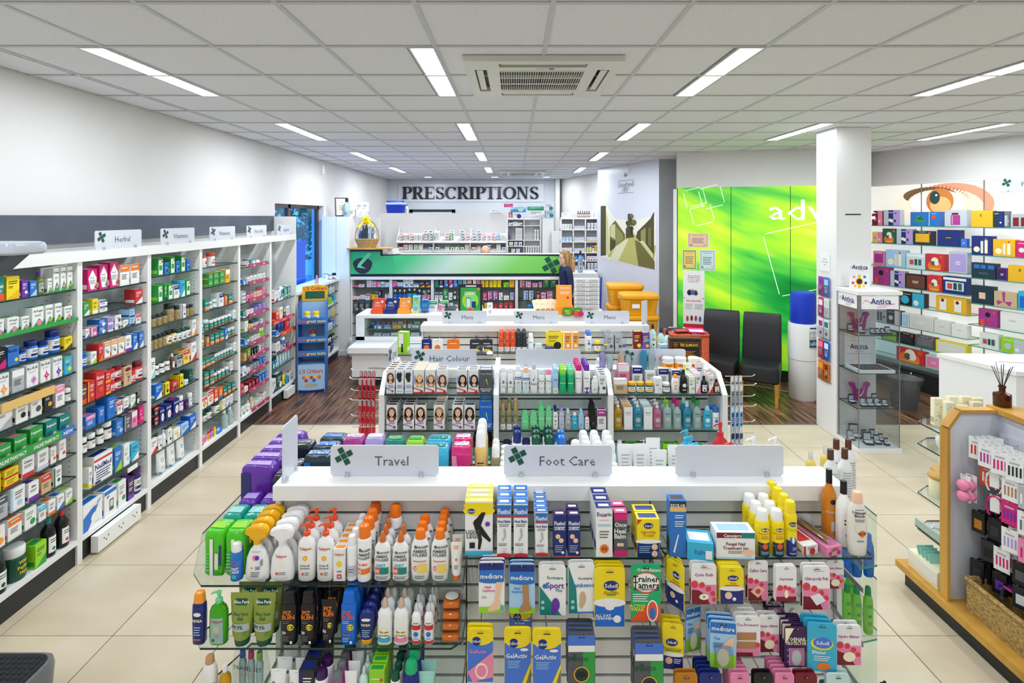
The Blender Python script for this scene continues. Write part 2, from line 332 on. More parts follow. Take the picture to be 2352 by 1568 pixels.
def jar(w, h, d, cols, art, seed):
    r = w/2; b = MB(('gloss',)); lb = cols[2] if len(cols) > 2 else 'W'
    pr = [(0, r*.9, r*.9), (h*.03, r, r), (h*.12, r, r), (h*.6, r, r), (h*.68, r*.97, r*.97), (h*.74, r*.8, r*.8)]
    if art: b.loft(pr, cols[0]); b.art(art, w*.9, h*.7, cyl_sf(r, r), 6)
    else: b.loft(pr, [cols[0], cols[0], lb, cols[0], cols[0]]); b.art(f'r .12 .25 .88 .42 {cols[1]};l .2 .68 .8 2 d .1', w*.9, h*.75, cyl_sf(r, r), 4)
    c = MB(('gloss',)); c.loft([(h*.72, r*.9, r*.9), (h*.74, r*.94, r*.94), (h*.97, r*.94, r*.94), (h, r*.86, r*.86)], cols[1], 16)
    return [('jar', b), ('lid', c)]
def bottle(w, h, d, cols, art, seed, m='gloss'):
    r = w/2; ry = min(d/2, r); b = MB((m,)); lb = cols[2] if len(cols) > 2 else None
    pr = [(0, r*.88, ry*.88), (h*.02, r, ry), (h*.12, r, ry), (h*.55, r, ry), (h*.66, r*.9, ry*.9), (h*.76, r*.45, ry*.5), (h*.82, r*.36, r*.36)]
    b.loft(pr, [cols[0], cols[0], lb or cols[0], cols[0], cols[0], cols[0]]); sf = cyl_sf(r, ry)
    b.art(art or (f'r .12 .16 .88 .72 {lb or "W"};l .25 .62 .8 2 d .08;d .5 .28 .16 {cols[1]}'), w*.9, h*.7, sf, 6)
    c = MB(('gloss',)); c.loft([(h*.8, r*.44, r*.44), (h*.99, r*.42, r*.42), (h, r*.36, r*.36)], cols[1], 12)
    return [('bottle', b), ('cap', c)]
def flatb(w, h, d, cols, art, seed, m='gloss', up=True):   # flat oval bottle, flip cap
    r = w/2; ry = d/2; b = MB((m,))
    if up: pr = [(0, r*.8, ry*.85), (h*.02, r*.88, ry*.95), (h*.2, r*.96, ry), (h*.5, r, ry), (h*.7, r*.9, ry*.92), (h*.8, r*.66, ry*.8), (h*.83, r*.55, ry*.72)]
    else: pr = [(h*.14, r*.7, ry*.95), (h*.2, r*.78, ry), (h*.5, r*.98, ry), (h*.8, r, ry), (h*.93, r*.8, ry*.8), (h*.98, r*.5, ry*.5), (h, r*.2, ry*.2)]
    b.loft(pr, cols[0], 18, n=2.3); sf = cyl_sf(r, ry, 2.3, pr)
    b.art(art or f'l .2 .8 .8 2 {cols[1]} .05;d .5 .5 .18 {cols[1]};l .25 .35 .75 3 x .04', w*.85, h*.8 if up else h, sf, 6)
    c = MB(('gloss',))
    if up: c.loft([(h*.82, r*.56, ry*.74), (h*.97, r*.5, ry*.68), (h, r*.4, ry*.55)], cols[1], 16, n=2.3)
    else: c.loft([(0, r*.62, ry*.85), (h*.01, r*.68, ry*.92), (h*.15, r*.72, ry*.96)], cols[1], 16, n=2.3)
    return [('bottle', b), ('cap', c)]
def squareb(w, h, d, cols, art, seed):
    r = w/2; ry = d/2; b = MB(('gloss',)); pr = [(0, r*.88, ry*.88), (h*.02, r*.95, ry*.96), (h*.3, r*.97, ry), (h*.6, r, ry), (h*.76, r*.96, ry*.96), (h*.80, r*.84, ry*.9)]
    b.loft(pr, cols[0], 20, n=3.2); b.art(art, w*.85, h*.8, cyl_sf(r, ry, 3.2, pr), 6)
    c = MB(('gloss',)); c.loft([(h*.805, r*.84, ry*.9), (h*.95, r*.72, ry*.86), (h*.99, r*.66, ry*.8), (h, r*.5, ry*.6)], cols[1], 18, n=3)
    return [('bottle', b), ('cap', c)]
def aerosol(w, h, d, cols, art, seed):
    r = w/2; b = MB(('gloss',)); b.loft([(0, r*.92, r*.92), (h*.01, r, r), (h*.72, r, r), (h*.77, r*.86, r*.86), (h*.79, r*.7, r*.7)], cols[0])
    lb = cols[2] if len(cols) > 2 else 'W'
    b.art(art or f'r 0 0 1 .3 {lb};d .5 .55 .26 {cols[1]};l .2 .8 .8 2 d .06;l .25 .2 .75 3 x .04', w*.9, h*.7, cyl_sf(r, r), 6)
    c = MB(('gloss',)); c.loft([(h*.765, r*.84, r*.84), (h*.93, r*.8, r*.8), (h*.98, r*.66, r*.66), (h, r*.35, r*.35)], cols[1], 14)
    return [('can', b), ('cap', c)]
def pump(w, h, d, cols, art, seed, m='gloss'):
    r = w/2; ry = d/2; b = MB((m,)); pr = [(0, r*.86, ry*.86), (h*.02, r*.96, ry*.96), (h*.3, r, ry), (h*.62, r*.95, ry*.95), (h*.7, r*.78, ry*.8), (h*.75, r*.4, r*.4), (h*.79, r*.34, r*.34)]
    b.loft(pr, cols[0], 18, n=2.4); b.art(art or f'l .2 .85 .8 2 {cols[1]} .05;d .5 .5 .16 {cols[1]};l .2 .3 .8 3 x .05', w*.85, h*.7, cyl_sf(r, ry, 2.4, pr), 6)
    c = MB(('gloss',)); c.loft([(h*.78, r*.38, r*.38), (h*.84, r*.38, r*.38), (h*.85, r*.16, r*.16), (h*.93, r*.14, r*.14)], cols[1], 10)
    c.loft([(h*.92, r*.2, r*.2), (h*.97, r*.24, r*.2), (h, r*.2, r*.14)], cols[1], 10)
    c.tube([(0, 0, h*.96), (-r*.5, 0, h*.965), (-r*.85, 0, h*.93)], [r*.14, r*.11, r*.08], cols[1])
    return [('bottle', b), ('pump', c)]
def trigger(w, h, d, cols, art, seed):
    r = w/2; ry = d/2; b = MB(('gloss',)); pr = [(0, r*.85, ry*.85), (h*.02, r*.95, ry), (h*.15, r, ry), (h*.4, r*.88, ry*.9), (h*.55, r*.6, ry*.7), (h*.62, r*.32, r*.32), (h*.68, r*.28, r*.28)]
    b.loft(pr, cols[0], 18, n=2.2); b.art(art or SUN, w*.75, h*.6, cyl_sf(r, ry, 2.2, pr), 6)
    c = MB(('gloss',)); c.loft([(h*.66, r*.34, r*.34), (h*.76, r*.34, r*.36)], cols[1], 12)
    o_ = [(-.98, .855), (-.95, .92), (-.5, .975), (.2, 1.0), (.62, .985), (.85, .93), (.92, .85), (.86, .79), (.5, .765), (.36, .72), (-.3, .72), (-.42, .78), (-.7, .83)]
    for y_, k_ in ((0, 1.0), (.16, .97), (.27, .86)):
        pp = [((x*k_)*r, (.87+(z-.87)*k_)*h) for x, z in o_]; c.prism(pp, -y_*r-.0005-.08*r, y_*r+.0005+.08*r, 'y', cols[1])
    c.tube([(-r*.4, 0, h*.80), (-r*.62, 0, h*.74), (-r*.6, 0, h*.66)], [r*.14, r*.1, r*.06], cols[1])
    return [('bottle', b), ('trigger_head', c)]
def mist(w, h, d, cols, art, seed):   # bottle with sprayer under a clear overcap
    r = w/2; ry = d/2; b = MB(('gloss',)); pr = [(0, r*.88, ry*.88), (h*.02, r, ry), (h*.1, r*.94, ry*.96), (h*.15, r, ry), (h*.5, r, ry), (h*.55, r*.92, ry*.95), (h*.66, r*.95, ry), (h*.74, r*.6, ry*.7), (h*.77, r*.42, r*.42)]
    b.loft(pr, cols[0], 18, n=2.5); b.art(art or f'l .2 .85 .8 2 {cols[1]} .06;r .1 .2 .9 .45 {cols[2] if len(cols)>2 else "t"};d .22 .32 .14 f', w*.9, h*.68, cyl_sf(r, ry, 2.5, pr), 6)
    c = MB(('gloss',)); c.loft([(h*.76, r*.4, r*.4), (h*.82, r*.38, r*.38), (h*.95, r*.2, r*.2), (h*.965, r*.1, r*.1)], cols[1], 10)
    k = MB(('clear',)); k.loft([(h*.765, r*.46, r*.46), (h*.93, r*.44, r*.44), (h*.985, r*.32, r*.32), (h, r*.12, r*.12)], 'W', 12)
    return [('bottle', b), ('sprayer', c), ('overcap', k)]
def tubep(w, h, d, cols, art, seed, m='gloss'):
    r = w/2; b = MB((m,)); pr = [(h*.12, r*.66, r*.6), (h*.2, r*.8, r*.62), (h*.5, r*.9, r*.45), (h*.93, r, r*.1), (h, r, r*.03)]
    b.loft(pr, cols[0], 18, n=2); b.art(art or f'l .2 .9 .8 2 {cols[1]} .05;d .5 .55 .16 {cols[1]};l .25 .4 .75 3 x .04', w*.72, h, cyl_sf(r, r*.5, 2, pr), 6)
    c = MB(('gloss',)); c.loft([(0, r*.6, r*.56), (h*.13, r*.68, r*.6)], cols[1], 14)
    return [('tube', b), ('cap', c)]
def pad(w, h, d, cols, art, seed):    # soft wrapped pack
    rnd = random.Random(seed); b = MB(('foil',)); a = cols[1] if len(cols) > 1 else cols[0]
    pr = [(0, w*.42, d*.42), (h*.06, w*.49, d*.49), (h*.3, w*.5, d*.5), (h*.6, w*.49, d*.5), (h*.85, w*.5, d*.49), (h*.96, w*.47, d*.46), (h, w*.4, d*.4)]
    b.loft(pr, cols[0], 28, n=7)
    b.v = [(x+rnd.uniform(-1, 1)*.002, y+rnd.uniform(-1, 1)*.002, z) for x, y, z in b.v]
    b.add([(-w*.38, -d*.2, h+.002), (w*.38, -d*.24, h+.002), (w*.3, d*.22, h+.002), (-w*.38, d*.2, h+.002)], [(0, 1, 2, 3)], a)
    b.art(art or f'p {a} 0 .1 .45 .1 .25 .95 0 .95;e .66 .3 .2 .1 W;l .45 .7 .9 2 W .06', w*.9, h*.9, lambda x, z: -d*.5-.003)
    return [('pack', b)]
def giftset(w, h, d, cols, art, seed):
    b = MB(('pack',)); b.cbox(0, 0, 0, w, d, h, cols[0]); fy = lambda x, z: -d/2-.0004
    a = cols[1] if len(cols) > 1 else 'W'; c2 = cols[2] if len(cols) > 2 else a
    b.art(art or [f'r .12 .2 .88 .82 {c2};r .22 .25 .42 .7 {a};d .65 .45 .13 {a};l .3 .95 .7 1 W .06;d .88 .86 .07 f',
                  f'r .05 .06 .95 .94 {a};r .3 .3 .7 .7 {c2};l .35 .55 .65 2 W .1', f'r .56 0 1 1 {a};d .28 .45 .16 {c2};d .78 .7 .1 {c2};d .7 .3 .1 W;l .1 .88 .5 1 W .08',
                  f'r .08 .1 .3 .75 {a};r .38 .1 .6 .75 {c2};d .8 .4 .13 {a};d .9 .85 .07 f'][seed % 4], w*.98, h*.98, fy)
    return [('gift_set', b)]
def pouchb(w, h, d, cols, art, seed):
    b = MB(('foil',)); b.loft([(0, w*.46, d*.3), (h*.05, w*.49, d*.45), (h*.3, w*.47, d*.4), (h*.7, w*.49, d*.22), (h*.95, w*.5, d*.05), (h, w*.5, d*.02)], cols[0], 18, n=3)
    b.art(art or f'd .5 .6 .22 {cols[1]};l .25 .4 .75 3 d .05', w*.8, h, lambda x, z: -d*(.42-.38*z/h)-.002, 2); return [('pouch', b)]
C['2'] = lin('4cc81c'); CW['2'] = 'bright green'; C['3'] = lin('12a090'); CW['3'] = 'teal'
SHAPES = dict(b=('medicine_carton', carton, 'carton'), j=('jar', jar, 'jar'), o=('bottle', bottle, 'bottle'), q=('square_bottle', squareb, 'bottle'), f=('flat_bottle', lambda *a: flatb(*a), 'bottle'), i=('cap_down_bottle', lambda *a: flatb(*a, up=False), 'bottle'),
     a=('aerosol_can', aerosol, 'aerosol can'), u=('pump_bottle', pump, 'bottle'), U=('clear_pump_bottle', lambda *a: pump(*a, m='gel'), 'bottle'), x=('trigger_spray_bottle', trigger, 'bottle'), m=('mist_spray_bottle', mist, 'bottle'), t=('cream_tube', tubep, 'tube'),
     k=('wrapped_pad_pack', pad, 'pack'), g=('gift_set_box', giftset, 'gift box'), p=('pouch', pouchb, 'pouch'), c=('clear_bottle', lambda *a: bottle(*a, m='gel'), 'bottle'))
WORD = dict(b='carton', j='jar', o='bottle', f='flat bottle', q='square bottle', i='cap-down bottle', a='aerosol can', u='pump bottle', U='clear pump bottle', x='trigger spray bottle', m='mist spray bottle', t='tube', k='soft wrapped pack', g='gift box', p='pouch', c='clear bottle')
PROTO = {}
def proto(kind, cols, w, h, d, art):
    key = (kind, cols, round(w, 3), round(h, 3), round(d, 3), art)
    if key not in PROTO:
        seed = sum(ord(ch) for ch in kind+cols)+int(w*1000)
        a = (art if ' ' in art else ART.get(art)) if art else None
        if art and a is None:
            base = cols[0]; dk = 'd' if base in 'WwyFDiTqPYzuNLsZcOlA' else 'W'; ac = cols[1] if len(cols) > 1 else 'b'
            a = (f'r 0 0 1 .25 {ac};' if seed % 2 else f'd .6 .32 .22 {ac};')+f'b .5 .8 .13 {dk} {art};l .15 .62 .8 2 {dk} .07'
        parts = SHAPES[kind][1](w, h, d, cols, a, seed); PROTO[key] = [(n, p.mesh(n)) for n, p in parts]
    return PROTO[key]
COUNT = {}
def place(kind, cols, w, h, d, art, X, Y, z, rz, label, group=None, name=None, merge=False, tilt=None):
    ps = proto(kind, cols, w, h, d, art); nm = name or SHAPES[kind][0]
    o = mk(nm, ps[0][1], None, (X, Y, z), rz); tag(o, label, SHAPES[kind][2], group)
    if tilt: o.rotation_euler = (tilt[0], tilt[1], rz)
    for n, me in ps[1:]: mk(n, me, o)
    return o
TOK = re.compile(r'^(\w):([A-Za-z]+):([\d.]+):([\d.]+)(?:@([\d.]+))?(?::([^*/^]+))?(?:/(\d+))?(?:\*(\d+))?(?:\^(\d+))?$')
def describe(kind, cols, noun=None):
    c = [CW[k] for k in cols[:2]]
    if len(c) > 1 and c[1] != c[0]:
        if kind in 'jofituUmxac': lab = {'j': 'lid', 't': 'cap', 'u': 'pump', 'U': 'pump', 'x': 'trigger', 'm': 'sprayer'}.get(kind, 'cap'); return f'{c[0]} {noun or WORD[kind]}, {c[1]} {lab}'
        return f'{c[0]} and {c[1]} {noun or WORD[kind]}'
    return f'{c[0]} {noun or WORD[kind]}'
def row(spec, ox, oy, ang, z, L, where, group, inset=.02, depth=.09, name=None, noun=None, jit=.004, gapmax=.02, fill=False):
    """Products side by side along a shelf: (ox, oy) is the shelf's left front corner seen from its front, ang its direction."""
    toks = []
    for t in spec.split():
        if t[0] == '_': toks.append((None, float(t[1:])/100)); continue
        g = TOK.match(t); assert g, t
        k, c, w_, h_, d_, art, dn, rep, st = g.groups()
        for _ in range(int(rep or 1)): toks.append(((k, c, float(h_)/100, float(d_)/100 if d_ else None, art, int(dn or 1), int(st or 1)), float(w_)/100))
    tot = sum(w for _, w in toks); sc = min(3 if fill else 1, (L-.006*len(toks))/tot); gap = max(.002, min(gapmax, (L-tot*sc)/(len(toks)+1)))
    x = max(.002, (L-tot*sc-gap*(len(toks)-1))/2); ca, sa = math.cos(ang), math.sin(ang); idx = 0
    for it, w_ in toks:
        ww = w_*sc
        if it:
            k, c, h, d, art, dn, st = it; idx += 1
            dd = d or (min(ww*.97, depth) if k in 'joatUumxck' else depth if k == 'b' else min(ww*.6, depth)); bw = max(.02, round(ww*.97, 2 if False else 3))
            if k in 'jac' or (k == 'o'): dd = bw
            for j in range(dn):
                yy = inset+dd/2+j*(dd+.004)+random.uniform(0, jit)
                for s_ in range(st):
                    lx = x+ww/2; X = ox+lx*ca-yy*sa; Y = oy+lx*sa+yy*ca
                    lab = f'{describe(k, c, noun if k == "b" else None)}, {ORD[idx]} along, {where}'
                    if dn > 1: lab += f', {ORD[j+1]} back'
                    if st > 1: lab += ', ' + (['bottom', 'top'][s_] if st == 2 else ORD[s_+1]+' up')
                    place(k, c, bw, h, dd, art, X, Y, z+s_*(h+.001), ang+(random.uniform(-.04, .04) if jit and dn == 1 and st == 1 else 0), lab, group, name if k == 'b' else None)
        x += ww+gap
# ================================================================ ROOM SHELL
def seg_wall(name, p0, p1, z0, z1, m, th=.08, side=1):
    if z1 == HCEIL: z1 += .28
    dx, dy = p1[0]-p0[0], p1[1]-p0[1]; L = math.hypot(dx, dy); a = math.atan2(dy, dx)
    b = MB((m,)); b.box(0, 0 if side > 0 else -th, z0, L, th if side > 0 else 0, z1); return b.obj(name, None, (p0[0], p0[1], 0), a, 'structure')
XW = -3.17; WY0, WY1, WZ0, WZ1 = 7.18, 9.02, 1.12, 2.46
b = MB(('wall',))
for y0, y1, z0, z1 in ((-3, WY0, 0, HCEIL+.3), (WY1, 13.7, 0, HCEIL+.3), (WY0, WY1, 0, WZ0), (WY0, WY1, WZ1, HCEIL+.3)): b.box(XW-.2, y0, z0, XW, y1, z1)
b.obj('wall_left', kind='structure')
seg_wall('wall_back', (-3.17, 13.6), (1.13, 13.6), 0, HCEIL, 'wallgrey')
seg_wall('wall_back_right', (1.13, 13.6), (2.2, 10.4), 0, HCEIL, 'wall')
seg_wall('wall_behind_camera', (6.5, -3), (-3.17, -3), 0, HCEIL, 'wall')
seg_wall('wall_right', (6.5, 3.57), (6.5, -3), 0, HCEIL, 'wall')
pw = seg_wall('wall_photo_partition', (1.62, 10.5), (2.34, 8.76), 0, HCEIL, 'signw')
seg_wall('wall_grey_return', (2.34, 8.76), (3.0, 8.76), 0, HCEIL, 'grey')
seg_wall('wall_green_return', (3.0, 8.76), (2.36, 7.9), 0, HCEIL, 'grey')
seg_wall('wall_display_upper', (2.36, 7.86), (4.55, 7.18), 2.70, HCEIL, 'wall', .1)
seg_wall('wall_display_base', (2.36, 7.90), (4.55, 7.22), 0, 2.70, 'plinth', .06)
seg_wall('wall_display_end', (4.55, 7.18), (5.2, 7.9), 0, HCEIL, 'wall')
PA = (5.2, 7.9); PB = (5.74, 6.1); PC = (6.5, 3.57)
seg_wall('wall_perfume', PA, PC, 2.72, HCEIL, 'wall'); 
# ceiling grid and tiles
ceil = mk('ceiling', None, kind='structure'); GX0, GY0 = .17, 2.94
b = MB(('ceil',)); b.box(-3.3, -3.1, HCEIL+.25, 6.6, 13.8, HCEIL+.3); b.obj('slab', ceil)
fix = {(round((x+.075-GX0)/.6), round((y-GY0)/.6)+k) for x, y in LIGHTS for k in (0, 1)}
def tile_mesh(w, d): t = MB(('ceil',)); t.box(.012, .012, 0, w-.012, d-.012, .014); return t.mesh('ceiling_tile')
tm = tile_mesh(.6, .6); tn = tile_mesh(.45, .6); te = tile_mesh(.34-.03, .6)
far = MB(('ceil',))
for j in range(-10, 18):
    y = GY0+.6*j; y1 = min(y+.6, 13.6)
    for i in range(-6, 11):
        x = GX0+.6*i
        if x > 6.45: continue
        me = tm; xx = x
        if i == -6: xx = XW; me = te
        elif (i+1, j) in fix: me = tn
        if -4 <= j < 10: mk('ceiling_tile', me, ceil, (xx, y, HCEIL+.004))
        else:
            w_ = {tm: .6, tn: .45, te: .31}[me]; far.box(xx+.012, y+.012, HCEIL+.004, xx+w_-.012, y1-.012, HCEIL+.018)
far.obj('far_ceiling_tiles', ceil, kind='stuff')
gy = MB(('grid',)); gy.box(-.012, -3, 0, .012, 13.6, .006); gym = gy.mesh('grid_bar')
for i in range(-5, 11): mk('grid_bar', gym, ceil, (GX0+.6*i, 0, HCEIL-.002))
gx = MB(('grid',)); gx.box(-3.17, -.012, 0, 6.5, .012, .006); gxm = gx.mesh('grid_bar')
for j in range(-9, 18): mk('grid_bar', gxm, ceil, (0, GY0+.6*j, HCEIL-.003))
# recessed fluorescent fittings
fr = MB(('grid',)); 
for a in ((-.075, 0, .075, .012), (-.075, 1.188, .075, 1.2), (-.075, .012, -.063, 1.188), (.063, .012, .075, 1.188)): fr.box(a[0], a[1], -.006, a[2], a[3], .06)
fr.box(-.075, 0, .055, .075, 1.2, .06)
frm = fr.mesh('fitting_frame'); lv = MB(('tube',)); lv.loft([(.004, .05, .575, 8), (.02, .058, .585, 8), (.05, .06, .587, 8)], 'W', 24); lvm = lv.mesh('diffuser')
bl = MB(('grid',))
for k in range(19): bl.box(-.062, .04+k*.062, .0, .062, .043+k*.062, .012)
blm = bl.mesh('louvre')
LN = ['leftmost', 'second', 'third', 'fourth', 'rightmost']
for i, (x, y) in enumerate(LIGHTS):
    cidx = {-2.305: 0, -.505: 1, 1.295: 2, 3.095: 3, 4.895: 4}[x]; r_ = int(round((y+1.86)/2.4))
    rr = {0: 'behind the viewer', 1: 'just above the viewer', 2: 'nearest row in view', 3: 'second row in view', 4: 'third row in view', 5: 'farthest row'}[r_]
    t = thing('ceiling_light', f'long fluorescent ceiling light, {LN[cidx]} column from the left, {rr}', 'ceiling light', (x, y, HCEIL), 0, 'recessed ceiling lights')
    mk('fitting_frame', frm, t); mk('diffuser', lvm, t, (0, .6, 0)); mk('louvre', blm, t)
for q_, x in enumerate((-2.0, -.45, .75)):
    t = thing('downlight', f'small round ceiling downlight near back wall, {ORD[q_+1]} from left', 'ceiling light', (x, 12.6, HCEIL)); b = MB(('grid',)); b.loft([(-.008, .11, .11), (.01, .11, .11)], 'W', 20); b.obj('bezel', t); b = MB(('tube',)); b.loft([(-.011, .08, .08), (-.009, .08, .08)], 'W', 20); b.obj('diffuser', t)
# air conditioning cassettes
def cassette(y, label):
    t = thing('ceiling_air_conditioner', label, 'air conditioner', (.17, y, HCEIL))
    b = MB(('gloss',)); R_ = .465
    for x0, y0, x1, y1 in ((-R_, -R_, R_, -.41), (-R_, .41, R_, R_), (-R_, -.41, -.41, .41), (.41, -.41, R_, .41), (-.41, -.41, -.26, -.28), (.26, -.41, .41, -.28), (-.41, .28, -.26, .41), (.26, .28, .41, .41), (-.335, -.28, -.26, .28), (.26, -.28, .335, .28), (-.26, -.335, .26, -.26), (-.26, .26, .26, .335)):
        b.box(x0, y0, -.035, x1, y1, 0, 'w')
    b.obj('face_panel', t)
    v = MB(('dark',)); v.box(-.4, -.4, -.002, .4, .4, .04); v.obj('air_duct', t)
    for n, (x0, y0, x1, y1) in enumerate(((-.25, -.40, .25, -.375), (-.25, .345, .25, .40), (-.40, -.25, -.36, .25), (.36, -.25, .40, .25))):
        f = MB(('gloss',)); f.box(x0, y0, -.03, x1, y1, -.022, 'w'); f.obj('flap', t)
    g = MB(('gloss',))
    for k in range(34): xx = -.248+k*.015; g.box(xx, -.24, -.034, xx+.0035, .24, -.028, 'D')
    for yy in (-.25, -.09, .07, .235): g.box(-.26, yy, -.036, .26, yy+.012, -.028, 'D')
    g.obj('intake_grille', t, kind='stuff')
    lg = MB(('gloss',)); lg.box(.04, -.315, -.037, .07, -.295, -.035, 'B'); lg.box(-.04, -.31, -.037, .03, -.30, -.035, 's'); lg.obj('badge', t)
cassette(3.56, 'large beige square air conditioner with slotted grille in near ceiling'); cassette(11.4, 'small distant air conditioner in ceiling near prescriptions sign')
# floor: tiles then laminate planks
fl = mk('floor', None, kind='structure'); b = MB(('grout',)); b.box(-3.2, -3, -.06, 6.6, 13.7, -.006); b.obj('screed', fl)
b = MB(('tile',)); b.box(.002, .002, 0, .608, .598, .006); tmsh = b.mesh('floor_tile')
TX0 = XW+.1; YT = 5.955
for j in range(0, 9):
    y = YT-.6*(j+1)
    for i in range(0, 16): mk('floor_tile', tmsh, fl, (-2.92+.612*(i-1)+.12, y, -.006))
b = MB(('tile',)); b.box(-3.17, -3, -.006, 6.5, YT-5.4, 0); b.obj('tiled_floor_behind_viewer', fl)
b = MB(('plank',)); b.box(.0008, .0008, 0, .1392, 1.1992, .006); pm = b.mesh('floor_plank')
for i in range(66):
    off = (i*.43) % 1.2
    for j in range(4):
        y = YT+.01+1.2*j-off
        if i % 1 == 0 and (j < 3):
            yy = max(y, YT+.01); 
            if y+1.2 <= YT+.02: continue
            o = mk('floor_plank', pm, fl, (XW+.14*i, yy, -.006)); o.scale = (1, (y+1.2-yy)/1.2, 1)
b = MB(('plank',)); b.box(XW, YT+2.2, -.008, 6.0, 13.6, -.003); b.obj('laminate_beyond_counter', fl)
b = MB(('steel',)); b.box(-2.85, YT-.012, -.002, 6, YT+.012, .003); b.obj('floor_trim', fl)
# window in the left wall
win = mk('window_1', None, kind='structure')
b = MB(('gloss',)); c_ = 'J'
for y0, y1, z0, z1 in ((WY0, WY1, WZ1-.05, WZ1), (WY0, WY1, WZ0, WZ0+.05), (WY0, WY0+.05, WZ0, WZ1), (WY1-.05, WY1, WZ0, WZ1), (7.80, 7.88, WZ0, WZ1)): b.box(XW-.14, y0, z0, XW-.08, y1, z1, 'J')
b.obj('window_frame', win)
for y0, y1 in ((WY0+.05, 7.8), (7.88, WY1-.05)): box_obj('window_pane', XW-.115, y0, WZ0+.05, XW-.105, y1, WZ1-.05, 'winglass', win)
# outside the window
box_obj('outside_pavement', -30, -5, -.2, -3.4, 40, -.1, 'concrete', kind='structure')
t = thing('neighbouring_building', 'pale building seen outside the blue window', 'building', (-9, 22, -.1)); box_obj('wall', -4, 0, 0, 6, .3, 5, 'wallgrey', t); box_obj('roof', -4.2, -.3, 5, 6.2, .6, 5.3, 'fascia', t)
t = thing('street_tree', 'bushy tree seen outside the blue window', 'tree', (-5.3, 12.5, -.1)); b = MB(('oakleg',)); b.loft([(0, .14, .14), (1.2, .09, .09), (2.4, .06, .06)]); b.obj('trunk', t)
b = MB(('leaf',)); rn = random.Random(4)
for k in range(1500):
    u = Vector((rn.gauss(0, 1), rn.gauss(0, 1), rn.gauss(0, 1))).normalized()*rn.uniform(.5, 1); p = Vector((u.x*1.2, u.y*1.2, 2.6+u.z*1.4)); s_ = .09
    q = Vector((rn.uniform(-1, 1), rn.uniform(-1, 1), rn.uniform(-1, 1))).normalized()*s_; r_ = q.orthogonal().normalized()*s_*.6; b.add([p-q, p+r_, p+q, p-r_], [(0, 1, 2, 3)])
b.obj('foliage', t, kind='stuff')
t = thing('blue_bin', 'bright blue box standing outside the window', 'bin', (-4.15, 9.9, -.1)); box_obj('body', -.22, -.3, 0, .22, .3, 1.85, 'blueglow', t); box_obj('lid', -.24, -.32, 1.85, .24, .32, 1.93, 'blueglow', t)
# square column
co = mk('wall_column', None, kind='structure'); box_obj('column_shaft', 3.33, 5.60, 0, 3.69, 5.97, HCEIL, 'white', co)
b = MB(('dark',)); 
for z in (2.30, 1.55, .99): b.box(3.42, 5.596, z, 3.58, 5.601, z+.012)
b.obj('shadow_slot', co)  # thin dark strips across the column front
box_obj('wall_pipe', 1.02, 13.3, 0, 1.12, 13.58, HCEIL, 'wall', kind='structure')
# doorway in back wall
dr = mk('door_1', None, kind='structure')
b = MB(('dark',)); b.box(-2.62, 13.56, 0, -2.54, 13.6, 2.46); b.box(-1.56, 13.56, 0, -1.48, 13.6, 2.46); b.box(-2.62, 13.56, 2.40, -1.48, 13.6, 2.46); b.obj('door_frame', dr)
box_obj('door_leaf', -2.54, 13.57, 0, -1.56, 13.6, 2.40, 'wallgrey', dr)
